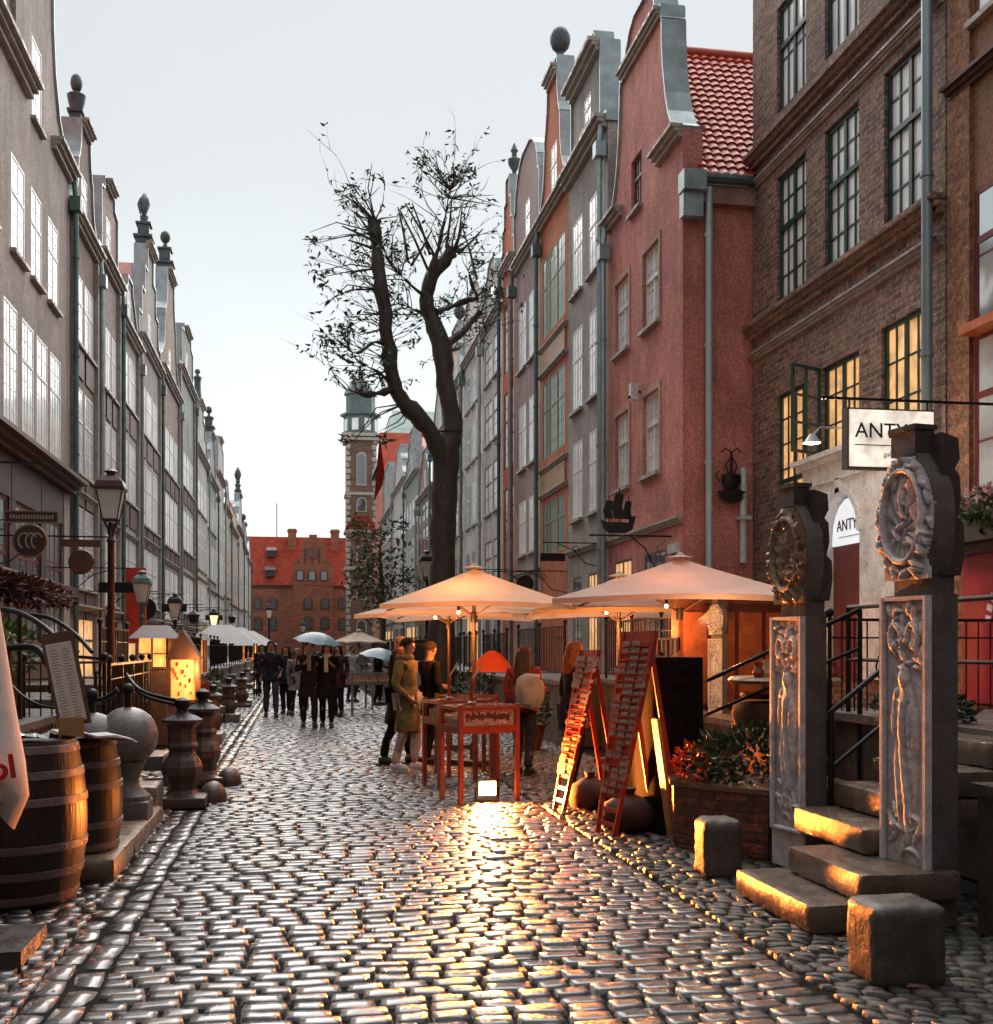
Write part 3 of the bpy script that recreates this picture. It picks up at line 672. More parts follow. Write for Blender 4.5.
# ---------- brick house on the right
XB = 7.4
og = dict(cols=2, rows=5, depth=.1, fw=.06, msill=None)
def yR(px, X=XB): return X / math.tan(TH + math.atan((px - CX) / FPX))
bw = []
cols4 = [(yR(930), yR(884)), (yR(859), yR(825)), (yR(806), yR(777))]
for a, b_ in cols4:
    bw.append((a, b_, 7.0, 8.95, M_green, M_panepale, dict(cols=2, rows=4, depth=.10, fw=.06, transom=.58, sill=False)))
    bw.append((a, b_, 9.95, 11.6, M_green, M_panepale, dict(cols=2, rows=1, depth=.10, fw=.06, transom=.62, sill=False)))
a, b_ = yR(924), yR(881); bw.append((a, b_, 4.25, 5.72, M_green, M_panelit, dict(cols=2, rows=2, depth=.1, fw=.06, transom=.0, sill=False)))
a, b_ = yR(859), yR(822); bw.append((a, b_, 4.35, 5.6, M_green, M_panelit, dict(cols=2, rows=2, depth=.1, fw=.06, transom=0, sill=False)))
a, b_ = yR(806), yR(777); bw.append((a, b_, 3.6, 5.55, M_green, M_panelit, dict(cols=2, rows=4, depth=.1, fw=.06, transom=.3, sill=False)))
brickhouse = house('brick_house', 'R', XB, 12.25, 17.985, 13.4, 14, 'flat', B_brown, 'dark brown brick house with green framed windows and lit lower floor on the right', bw,
      [(6.66, .19, .22, 12.25, 17.98, B_brown), (6.30, .12, .12, 12.27, 17.96, M_sand), (9.44, .19, .22, 12.25, 17.98, B_brown), (9.12, .1, .10, 12.27, 17.96, M_sand)], pipe=None, depth=8, trim=B_brown)
m = MB(); m.tube([(XB - .16, 12.38, 1.2), (XB - .16, 12.38, 14)], .065, 10)
for z in (2.9, 5.0, 7.1, 9.2, 11.3): m.cyl((XB - .16, 12.38, z), (XB - .16, 12.38, z + .06), .08)
m.build('drainpipe', simple('blue_grey_pipe', (.26, .33, .36), .35, .3, .15, 3, .1), brickhouse, 40)
# open casement of the middle lit window
a, b_ = yR(859), yR(822)
M_ = frame_at((XB - .28, b_ - .06, 4.98), Vector((-.72, -.38, 0)), (0, 0, 1)); mm = MB()
for q in ((-.3, -.26, -.62, .62), (.26, .3, -.62, .62), (-.26, .26, .58, .62), (-.26, .26, -.62, -.58), (-.015, .015, -.58, .58), (-.26, .26, .18, .21), (-.26, .26, -.21, -.18)): mm.box(q[0], q[1], -.02, .02, q[2], q[3])
cas = mm.xf(frame_at((XB - .30, b_ - .12, 4.98), (-.75, -.35, 0), (0, 0, 1)) @ Matrix.Rotation(R(90), 4, 'X') @ Matrix.Identity(4)).build('open_casement', M_green, brickhouse)
# white arched shop portal
ya, yb = yR(912), yR(818); yc_ = (ya + yb) / 2; M_portal = stone('white_painted_portal', (.80, .78, .74), .5)
yc_ = yR(856); ra = .56; spz = 3.12
X = XB; pts = [(ya, 1.2), (ya, 4.12), (yb, 4.12), (yb, 1.2), (yc_ + ra, 1.2), (yc_ + ra, spz)] + [(yc_ + ra * math.cos(q * math.pi / 10), spz + ra * math.sin(q * math.pi / 10)) for q in range(1, 10)] + [(yc_ - ra, spz), (yc_ - ra, 1.2)]
m = MB(); m.prism(pts, lambda a, b_, t: (X - t, a, b_), .0, .24)
pm = m.build('shop_portal', M_portal, brickhouse)
m = MB(); m.box(X - .32, X, ya - .06, yb + .06, 4.12, 4.2); m.box(X - .38, X, ya - .1, yb + .1, 4.2, 4.27); m.box(X - .28, X - .24, ya + .02, yb - .02, 3.86, 3.9)
m.box(X - .28, X - .24, yc_ - .06, yc_ + .06, spz + ra - .02, spz + ra + .2)
m.build('portal_cornice', M_portal, pm)
arc = MB()
for q in range(12):
    t0, t1 = q * math.pi / 12, (q + 1) * math.pi / 12
    arc.bar((X - .255, yc_ + (ra + .04) * math.cos(t0), spz + (ra + .04) * math.sin(t0)), (X - .255, yc_ + (ra + .04) * math.cos(t1), spz + (ra + .04) * math.sin(t1)), .05, .07)
arc.build('arch_moulding', M_portal, pm)
m = MB(); pts = [(yc_ - ra, 1.2), (yc_ - ra, spz)] + [(yc_ - ra * math.cos(q * math.pi / 10), spz + ra * math.sin(q * math.pi / 10)) for q in range(1, 10)] + [(yc_ + ra, spz), (yc_ + ra, 1.2)]
m.prism(pts, lambda a, b_, t: (X - t, a, b_), .02, .05); dr = m.build('door', M_redframe, pm)
pts2 = [(yc_ - ra + .04, spz - .12), (yc_ - ra + .04, spz)] + [(yc_ - (ra - .04) * math.cos(q * math.pi / 10), spz + (ra - .04) * math.sin(q * math.pi / 10)) for q in range(1, 10)] + [(yc_ + ra - .04, spz), (yc_ + ra - .04, spz - .12)]
m = MB(); m.prism(pts2, lambda a, b_, t: (X - t, a, b_), .06, .085); m.build('fanlight', glow('lit_white_glass', (.75, .8, .85), .55), pm)
M_ink = simple('dark_lettering', (.05, .05, .05), .5, 0, .1)
text('ANTYKI', 'lettering', M_ink, pm, frame_at((X - .093, yc_ - .02, spz + .14), (0, -1, 0), (0, 0, 1)), .22)
text('_______', 'lettering', M_ink, pm, frame_at((X - .093, yc_, spz + .06), (0, -1, 0), (0, 0, 1)), .18)
MB().box(X - .03, X, ya - .4, ya - .02, 1.2, 4).build('pilaster', M_sand, brickhouse)

# next house, cut by the right edge: brown render, red framed lattice windows
bw = []
for a, b_ in ((10.0, 11.75), (7.4, 9.1), (4.9, 6.6)):
    bw += [(a, b_, 8.0 + .6, 10.5, M_redframe, M_pane, dict(cols=2, rows=2, fw=.07)), (a, b_, 5.2, 6.7, M_redframe, M_panedark, dict(cols=2, rows=1, fw=.06)), (a, b_, 3.3, 5.08, M_redframe, M_panemid, dict(cols=2, rows=2, fw=.06))]
nb = house('townhouse', 'R', XB + .05, 2.5, 12.24, 12.5, 13, 'flat', plaster('ochre_brown_render', (.30, .17, .10)), 'brown rendered house with red framed windows cut by the right edge', bw,
      [(7.9, .15, .15)], pipe=None, depth=8, trim=P_spandrel)
MB().box(XB + .0, XB + .05, 11.78, 12.22, 1.0, 12.9).build('brick_pier', brick('orange_brick', (.24, .11, .06), (.36, .18, .10), (.2, .15, .12)), nb)
MB().box(XB - .18, XB + .04, 9.6, 11.7, 5.06, 5.16).build('awning_rail', simple('orange_painted_metal', (.55, .14, .03), .4), nb)

# ---------- the street goes on behind the viewer (gives the foreground its shade)
for k, (sd, s0, s1, ev_, wm, lab) in enumerate((('L', 3.0, 14.98, 12.5, W_brown, 'wide brown house left of the viewer, outside the picture'), ('L', -9, 2.98, 12, W_grey, 'grey house behind the viewer on the left'), ('L', -24, -9.02, 12.5, W_taupe, 'taupe house farther behind the viewer on the left'),
      ('R', -9, 2.48, 12.5, B_red, 'red brick house behind the viewer on the right'), ('R', -24, -9.02, 12.5, W_brown, 'brown house farther behind the viewer on the right'))):
    wn = []
    for z0, z1 in ((1.4, 3.2), (4.6, 6.4), (7.8, 9.6)): wn += rowwin(s0 + .7, s1 - .7, 6, z0, z1, M_white, M_panedark, .8, cols=2, rows=2, full=False)
    house('townhouse', sd, FL if sd == 'L' else XB, s0, s1, ev_, ev_ + 2.4, 'tri', wm, lab, wn, [(ev_ - .2, .24, .22)], group='houses behind the viewer')
th = thing('end_house', (1, -30, 0), 'tall brown house closing the street behind the viewer', 'house'); MB().box(-16, 18, -36, -30, 0, 15).build('wall', W_brown, th)
# ================================================================== STREET END
# brick gatehouse across the end of the street
th = thing('brick_gatehouse', (0, 130, 0), 'wide red brick gatehouse with red tiled roof and gabled centre closing the street end', 'gatehouse')
YE = 125.0; B_end = brick('old_orange_brick', (.30, .10, .055), (.42, .16, .09), (.30, .2, .15), .5, .16)
xa, xb = -6.2, 5.6
def XE(px): return YE * math.tan(TH + math.atan((px - CX) / FPX))
def ZE(py, px=300): return EYE + PY(px, py, YE).z - EYE
m = MB(); m.box(xa, xb, YE, YE + 9, 0, 8.4).build('wall', B_end, th)
m = MB(); cxg0, cxg1 = XE(293), XE(333)
prof = [(cxg0, 8.2), (cxg0, 10.6), (cxg0 + .9, 11.6), (cxg0 + .9, 12.9), (cxg0 + 1.7, 13.4), (cxg0 + 1.7, 13.75), (cxg1 - 1.7, 13.75), (cxg1 - 1.7, 13.4), (cxg1 - .9, 12.9), (cxg1 - .9, 11.6), (cxg1, 10.6), (cxg1, 8.2)][::-1]
m.prism(prof, lambda a, b_, t: (a, YE - .25 + t, b_), 0, .6); m.box(cxg0, cxg1, YE - .25, YE - .01, 0, 8.2)
gb_ = m.build('gabled_bay', B_end, th)
m = MB()
for sgn in (0, 1):
    y0, y1, y2 = (YE - .3, YE + 4.5, 0) if not sgn else (YE + 9.3, YE + 4.5, 0)
    m.add([(xa - .1, y0, 8.3), (xb + .1, y0, 8.3), (xb + .1, y1, 13.9), (xa - .1, y1, 13.9)], [(0, 1, 2, 3)])
rf = m.build('roof', M_tilefar, th)
for px, py in ((271, 552), (270, 573)):
    x = XE(px); z = ZE(py); y = YE - .3 + (z - 8.3) / 5.6 * 4.8
    mm = MB(); mm.box(x - .45, x + .45, y - .7, y + .6, z - .4, z + .35); mm.add([(x-.55, y-.8, z+.3), (x+.55, y-.8, z+.3), (x+.55, y+.9, z+.85), (x-.55, y+.9, z+.85)], [(0,1,2,3)])
    mm.build('dormer', simple('dark_dormer', (.06, .05, .05), .6), rf)
for x in (XE(292), XE(336)): MB().box(x - .45, x + .45, YE + 3.2, YE + 4.4, 9, 14.7).box(x - .55, x + .55, YE + 3.1, YE + 4.5, 14.4, 14.55).build('chimney', B_end, rf)
MB().cyl((XE(276), YE + 4.5, 13.5), (XE(276), YE + 4.5, 17.6), .05, n=5).build('mast', M_iron, rf)
MB().box(xa, xb, YE - .2, YE - .01, 8.05, 8.3).build('eaves_band', simple('dark_corbel_brick', (.1, .05, .04), .7), th)
def archwin(par, x, z0, z1, hw, mp=M_paneblack, y=None, mf=None):
    y = YE if y is None else y
    m = MB(); k = [(x - hw, z0), (x + hw, z0), (x + hw, z1 - hw)] + [(x + hw * math.cos(q * math.pi / 6), z1 - hw + hw * math.sin(q * math.pi / 6)) for q in range(1, 6)] + [(x - hw, z1 - hw)]
    k2 = [(x + (a - x) * 1.35, (z0 + z1) / 2 + (b_ - (z0 + z1) / 2) * 1.14) for a, b_ in k]
    m.prism(k2, lambda a, b_, t: (a, y - .05 + t, b_), 0, .04); f = m.build('window', mf or simple('dark_brick_reveal', (.12, .045, .03), .7), par)
    MB().prism(k, lambda a, b_, t: (a, y - .09 + t, b_), 0, .05).build('pane', mp, f)
for px in (258, 273, 342): archwin(th, XE(px), ZE(609), ZE(598), .32); archwin(th, XE(px), ZE(630), ZE(618), .32)
for px in (308, 325): archwin(th, XE(px), ZE(609), ZE(598), .36, M_paneblack, YE - .25); archwin(th, XE(px), ZE(629), ZE(617), .36, M_paneblack, YE - .25)
for px in (300, 312, 324): archwin(th, XE(px), ZE(580), ZE(571), .3, M_paneblack, YE - .25)
archwin(th, XE(312), ZE(557), ZE(549), .14, M_paneblack, YE - .25)
m = MB()
for px in (298, 305, 319, 326, 312):
    x = XE(px); m.box(x - .06, x + .06, YE - .34, YE - .25, 9.1 + 1.6, 12.2 if px in (305, 319, 312) else 11)
m.build('brick_blind_arches', simple('dark_corbel_brick', (.1, .05, .04)), th)

# tower with observatory lantern
th = thing('brick_tower', (6.35, 119, 0), 'slim brick tower with pale stone corners and copper lantern top at the street end', 'tower')
x, y = PY(361.5, 600, 118).x, 118.0; hw = 1.5
m = MB(); m.box(x - hw, x + hw, y, y + 3.3, 0, 23.3).build('shaft', brick('grey_brown_tower_brick', (.17, .085, .06), (.26, .14, .10), (.24, .2, .17), .5, .16), th)
mqs = {-1: MB(), 1: MB()}; Wq = simple('pale_quoin_stone', (.5, .45, .40), .6)
for i, z in enumerate(np.arange(.2, 23, .62)):
    l = .42 if i % 2 else .28
    for q in (-1, 1): mqs[q].box(x + q * hw - q * l, x + q * (hw + .04), y - .05, y + .3, z, z + .45)
[mqs[q].build('quoins', Wq, th) for q in mqs]
for z, p in ((9.6, .16), (13.4, .2), (17.2, .16), (23.2, .5), (22.8, .3)): MB().box(x - hw - p, x + hw + p, y - p, y + 3.3 + p, z, z + .3).build('cornice', Wq, th)
mc = MB(); mc.add([(x-hw-.2, y-.25, 13.7), (x+hw+.2, y-.25, 13.7), (x+hw*.5, y-.02, 15.1), (x-hw*.5, y-.02, 15.1)], [(0,1,2,3)]); mc.build('small_roof', M_tilefar, th)
for z0, z1 in ((3, 4.4), (6.6, 8), (10.6, 12), (15.6, 16.9), (18.4, 21.4)): archwin(th, x, z0, z1, .38, M_paneblack, y, Wq)
lt = MB(); lt.lathe([(1.75, 23.5), (1.75, 25.4), (2.1, 25.5), (2.1, 25.7), (1.5, 25.8), (1.5, 27.6), (1.75, 27.7), (1.6, 28.1), (1.1, 28.9), (.35, 29.5), (.08, 30.2), (.04, 31.4)], (x, y + 1.65, 0), 8)
lt.build('lantern_top', simple('grey_green_copper', (.13, .17, .17), .5, .1, .3, 1, .1), th, 20)
lw = MB()
for i in range(8):
    t_ = (i + .5) * math.pi / 4; cx_, cy_ = x + 1.62 * math.cos(t_), y + 1.65 + 1.62 * math.sin(t_)
    if cy_ < y + 1.65: lw.obox((cx_, cy_, 24.5), (-.35 * math.sin(t_), .35 * math.cos(t_), 0), (.06 * math.cos(t_), .06 * math.sin(t_), 0), (0, 0, .6))
lw.build('lantern_windows', M_pane, th)
# far big roof with green copper between the tower and the right row
th = thing('far_hall', (12, 108, 0), 'large hall with a pale green copper roof rising behind the far right houses', 'hall')
m = MB(); m.box(7.5, 22, 100, 112, 0, 18.2).build('wall', W_green, th)
m = MB(); m.add([(7, 99.5, 18), (23, 99.5, 18), (23, 106, 23.5), (8.6, 106, 23.5)], [(0,1,2,3)]); m.add([(7, 112.5, 18), (23, 112.5, 18), (23, 106, 23.5), (8.6, 106, 23.5)], [(0,3,2,1)]); m.add([(7, 99.5, 18), (8.6, 106, 23.5), (7, 112.5, 18)], [(0,1,2)])
m.build('roof', simple('verdigris_roof', (.17, .27, .25), .5, 0, .3, 1, .1), th, fix=False)
th = thing('side_house', (8.3, 93, 0), 'orange red gabled house standing between the tower and the far right row', 'house')
MB().box(6.6, 11, 87, 99.9, 0, 14.5).build('wall', W_redor, th); m = MB(); m.add([(6.5, 86.9, 14.4), (11, 86.9, 14.4), (11, 93, 19), (6.5, 93, 19)], [(0,1,2,3)]); m.add([(6.5, 100, 14.4), (11, 100, 14.4), (11, 93, 19), (6.5, 93, 19)], [(0,3,2,1)]); m.build('roof', M_tilefar, th, fix=False)

# ================================================================== TREE
TY = 26.0
M_bark = stone('dark_wet_bark', (.042, .030, .024), .6, .5)
tree = thing('bare_tree', (3.25, TY, 0), 'big pruned tree with dark forked trunk and sparse last leaves, rising behind the umbrellas', 'tree')
def tp(px, py, dy=0): return PY(px, py, TY + dy)
tr = MB()
def limb(pts, r, n=10, sub=4, wob=.03):
    P = [tp(*p) for p in pts]; out = []; rad = []; L = len(P)
    for i in range(L - 1):
        p0, p1, p2, p3 = P[max(i-1, 0)], P[i], P[i+1], P[min(i+2, L-1)]
        for k in range(sub):
            t_ = k / sub; q = .5 * ((2*p1) + (-p0+p2)*t_ + (2*p0-5*p1+4*p2-p3)*t_*t_ + (-p0+3*p1-3*p2+p3)*t_**3)
            rr = (r[i] + (r[i+1]-r[i]) * t_) * .82; out.append(q + Vector([random.uniform(-1, 1) * rr * wob * 3 for _ in range(3)])); rad.append(rr * random.uniform(.93, 1.08))
    out.append(P[-1]); rad.append(r[-1]); tr.tube(out, rad, n); return out
g0 = 1 / 44.0
limb([(441, 716, 0), (441, 690, 0), (442, 620, 0), (443, 560, 0), (444, 500, 0), (447, 455, 0), (450, 430, 0)], [.55, .42, .38, .36, .36, .36, .30], 14)
A_ = limb([(444, 500, 0), (441, 462, -.1), (428, 428, -.3), (405, 403, -.5), (393, 378, -.6), (388, 340, -.7), (381, 290, -.8), (377, 250, -.8), (375, 221, -.8)], [.30, .27, .25, .24, .20, .19, .19, .17, .16], 12)
B_ = limb([(450, 445, 0), (453, 425, .1), (446, 385, .2), (441, 345, .3), (429, 312, .4), (427, 290, .4), (436, 270, .4), (452, 252, .5)], [.28, .26, .27, .27, .22, .20, .20, .19], 12)
C_ = limb([(429, 290, .3), (433, 268, .2), (438, 248, .1), (442, 228, .0), (447, 208, -.2), (450, 190, -.2)], [.13, .11, .08, .055, .03, .015], 8)
D_ = limb([(434, 312, .3), (448, 308, 1), (462, 302, 1.2), (477, 298, 1.4)], [.12, .10, .09, .07], 8)
E_ = limb([(446, 345, .3), (462, 332, .8), (474, 318, 1.2), (481, 312, 1.2)], [.15, .12, .10, .09], 8)
F_ = limb([(395, 388, -.5), (380, 393, -1), (366, 394, -1.4), (347, 390, -1.8)], [.11, .09, .07, .03], 8)
G_ = limb([(391, 382, -.5), (378, 372, -1.2), (362, 364, -1.6), (350, 362, -1.9)], [.07, .05, .04, .02], 6)
H_ = limb([(388, 345, -.7), (374, 342, -.9), (360, 352, -1.2), (351, 352, -1.4), (348, 346, -1.5)], [.07, .055, .05, .04, .02], 6)
I_ = limb([(427, 298, .4), (410, 284, 0), (398, 272, -.3), (388, 262, -.5)], [.08, .06, .04, .02], 6)
J_ = limb([(431, 318, .4), (412, 309, 0), (399, 304, -.5), (390, 306, -.7)], [.07, .05, .03, .015], 6)
K_ = limb([(477, 298, 1.4), (472, 285, 1.3), (468, 270, 1.2)], [.06, .04, .02], 6)
L_ = limb([(449, 345, .4), (455, 350, .8), (470, 340, 1.2), (490, 325, 1.5)], [.05, .04, .03, .01], 6)
tr.build('trunk', M_bark, tree, 60)
tw = MB(); leaves = []
rg = random.Random(21)
def twig(p, d, L, r, depth=0):
    n = 5; pts = [p.copy()]; dd = d.normalized()
    for i in range(n):
        dd = (dd + Vector((rg.uniform(-.28, .28), rg.uniform(-.28, .28), rg.uniform(-.18, .26)))).normalized()
        pts.append(pts[-1] + dd * L / n)
        if depth < 2 and rg.random() < .33: twig(pts[-1], dd + Vector((rg.uniform(-1, 1), rg.uniform(-1, 1), rg.uniform(-.5, .7))), L * rg.uniform(.35, .6), r * .55, depth + 1)
    tw.tube(pts, [r * (1 - .85 * i / n) for i in range(n + 1)], 4, False)
    if depth >= 1 or rg.random() < .5: leaves.append((pts[-1], dd)); leaves.append((pts[-3], dd))
def sprout(path, n, side, L, r=.016, t0=.2):
    for i in range(n):
        q = path[int(len(path) * rg.uniform(t0, .999))]; s = Vector((side + rg.uniform(-.7, .7), rg.uniform(-.8, .8), rg.uniform(-.1, 1.1)))
        twig(q, s, L * rg.uniform(.4, .9), r * rg.uniform(.6, 1.1))
top = A_[-1]
for s in ((-1, 0, 1.1), (-.5, .2, 1.3), (-1.2, -.3, .3), (.3, 0, 1), (.8, .3, .6), (-.8, .4, .5)): twig(top, Vector(s), .8, .022)
sprout(A_, 34, -1.0, 1.9, .018, .45); sprout(A_, 12, .8, 1.2, .014, .45)
for s in ((-.2, 0, 1), (.3, .1, 1), (.5, 0, .8), (-.6, 0, .8), (0, .3, 1)): twig(C_[-1], Vector(s), .8, .018)
sprout(C_, 24, 0, 1.8, .02, .3)
for s in ((.1, 0, 1), (.35, .1, 1), (.8, 0, .7), (1.2, .1, .2), (.7, .2, .9)): twig(B_[-1], Vector(s), 1.2, .024)
sprout(B_, 22, .4, 1.7, .018, .3); sprout(D_, 14, .5, 1.7, .018, .3); sprout(E_, 12, .8, 1.5); sprout(K_, 10, .3, 1.3)
sprout(F_, 9, -.6, 1.0); sprout(G_, 8, -.7, 1.0); sprout(H_, 9, -.9, 1.0); sprout(I_, 18, -.4, 1.5, .02, .4); sprout(J_, 14, -.5, 1.3); sprout(L_, 5, .6, .8)
# straight water shoots
for px, py, px2, py2, q in ((408, 262, 398, 207, -.2), (438, 262, 405, 203, .2), (430, 255, 412, 203, .3), (446, 248, 452, 196, .1), (456, 250, 462, 208, .6), (458, 254, 483, 229, .7), (428, 270, 400, 210, .0), (411, 266, 432, 230, .2), (477, 280, 462, 226, 1.3), (380, 250, 356, 212, -.9), (376, 242, 342, 226, -1), (372, 248, 348, 240, -.9)):
    tw.tube([tp(px, py, q), tp((px + px2) / 2 + 1, (py + py2) / 2, q - .1), tp(px2, py2, q - .2)], [.035, .028, .015], 5)
tw.build('branches', M_bark, tree, 0)
lm = MB()
def leaf(p, d, s):
    d = Vector(d).normalized(); a = d.cross(Vector((rg.uniform(-1, 1), rg.uniform(-1, 1), rg.uniform(-1, 1)))).normalized()
    n = a.cross(d) * s * .12
    lm.add([p, p + d * s * .35 + a * s * .17 + n, p + d * s, p + d * s * .4 - a * s * .17 + n], [(0, 1, 2), (0, 2, 3)])
for p, d in leaves:
    if rg.random() < .5:
        for _ in range(rg.randint(1, 2)): leaf(p + Vector([rg.uniform(-.06, .06) for _ in range(3)]), (rg.uniform(-1, 1), rg.uniform(-1, 1), rg.uniform(-.9, .2)), rg.uniform(.09, .2))
for px, py, n, sp_ in ((312, 240, 16, 8), (320, 272, 26, 14), (345, 190, 12, 9), (372, 178, 8, 8), (420, 160, 10, 9), (448, 178, 50, 20), (462, 172, 24, 12), (330, 300, 16, 20), (340, 330, 14, 20), (362, 385, 22, 9), (356, 378, 12, 6), (385, 350, 10, 10), (345, 440, 14, 7), (385, 440, 12, 6), (492, 198, 4, 4), (355, 320, 20, 22), (410, 320, 16, 18)):
    for _ in range(n):
        q = tp(px + rg.gauss(0, sp_ * .5), py + rg.gauss(0, sp_ * .4), rg.uniform(-1.6, .2)); dr_ = (rg.uniform(-1, 1), rg.uniform(-1, 1), rg.uniform(-.7, .5)); leaf(q, dr_, rg.uniform(.12, .26))
    # a twig that carries each cluster
    src = min(A_ + C_ + B_, key=lambda v: (v - tp(px, py, -.7)).length); e_ = tp(px, py, -.7)
    for k in range(3):
        mid = (src + e_) / 2 + Vector((rg.uniform(-.2, .2), rg.uniform(-.2, .2), rg.uniform(-.1, .3))); tw2 = e_ + Vector([rg.uniform(-.25, .25) for _ in range(3)])
        if k == 0: bt = MB()
        bt.tube([src, mid, tw2], [.022, .014, .006], 4)
    bt.build('branch', M_bark, tree)
lm.build('leaves', simple('late_autumn_leaf', (.045, .075, .03), .5, 0, .6, 3, 0), tree, fix=False)
# small far tree beside the tower
ft = thing('small_tree', (PY(385, 600, 60).x, 60, 0), 'small dark tree with yellowing leaves in front of the brick tower', 'tree')
m = MB(); P0 = PY(383, 600, 60); m.tube([(P0.x, 60, 0), (P0.x, 60, 4), (P0.x - .2, 60, 7)], [.18, .14, .06], 8); m.build('trunk', M_bark, ft)
m = MB(); m2 = MB()
for i in range(36):
    z = rg.uniform(3.5, 8.2); a = rg.uniform(0, 6.28); L = rg.uniform(.6, 1.7); q = Vector((P0.x - .1, 60, z - .6)); e_ = q + Vector((math.cos(a) * L, math.sin(a) * L, rg.uniform(.3, .9))); m.tube([q, (q + e_) / 2 + Vector((0, 0, .1)), e_], [.04, .025, .01], 4)
    for _ in range(26):
        p = e_ + Vector((rg.gauss(0, .32), rg.gauss(0, .32), rg.gauss(0, .28))); d = Vector((rg.uniform(-1, 1), rg.uniform(-1, 1), rg.uniform(-1, 1))).normalized(); a_ = d.cross(Vector((.3, .5, .8))).normalized(); s = rg.uniform(.1, .2)
        m2.add([p, p + d * s + a_ * s * .5, p + d * s * 2, p + d * s - a_ * s * .5], [(0, 1, 2, 3)])
m.build('branches', M_bark, ft); m2.build('leaves', simple('olive_leaf', (.07, .09, .03), .6, 0, .6, 2, 0), ft, fix=False)
# ================================================================== PEOPLE
from mathutils import noise as mnoise
def crumple(me, amp, f=8.0):
    for v in me.vertices:
        p = v.co; q = mnoise.noise(Vector((p.x*f, p.y*f, p.z*f*.55))) + .6*abs(mnoise.noise(Vector((p.x*f*2.3+5, p.y*f*2.3, p.z*f*1.1))))*-1
        v.co = p + v.normal * q * amp
def skinmesh(name, chains, mat, parent, sub=1, fold=0):
    """chains: list of (root_index, verts[(pos, rx, ry)], edges); one mesh grown round the joints"""
    V = []; E = []; RAD = []; roots = []
    for verts, edges, root in chains:
        o = len(V); V += [v[0] for v in verts]; RAD += [(v[1], v[2]) for v in verts]; E += [(a + o, b_ + o) for a, b_ in edges]; roots.append(o + root)
    me = bpy.data.meshes.new(name); me.from_pydata([tuple(v) for v in V], E, []); ob = bpy.data.objects.new(name, me); COL.objects.link(ob)
    md = ob.modifiers.new('skin', 'SKIN'); md.use_smooth_shade = True
    if not me.skin_vertices: me.attributes.new  # layer is made with the modifier
    sv = me.skin_vertices[0].data if me.skin_vertices else None
    if sv is None:
        bm = bmesh.new(); bm.from_mesh(me); bm.verts.layers.skin.verify(); bm.to_mesh(me); bm.free(); sv = me.skin_vertices[0].data
    for i, r in enumerate(RAD): sv[i].radius = r; sv[i].use_root = i in roots
    ob.modifiers.new('sub', 'SUBSURF').levels = sub; ob.modifiers['sub'].render_levels = sub
    dg = bpy.context.evaluated_depsgraph_get(); m2 = bpy.data.meshes.new_from_object(ob.evaluated_get(dg)); m2.name = name
    ob.modifiers.clear(); ob.data = m2; bpy.data.meshes.remove(me)
    if fold: crumple(m2, fold)
    m2.materials.clear(); m2.materials.append(mat); m2.shade_smooth()
    if parent is not None: ob.parent = parent
    return ob
SKIN = simple('skin', (.42, .22, .15), .5, 0, .08, 10, 0)
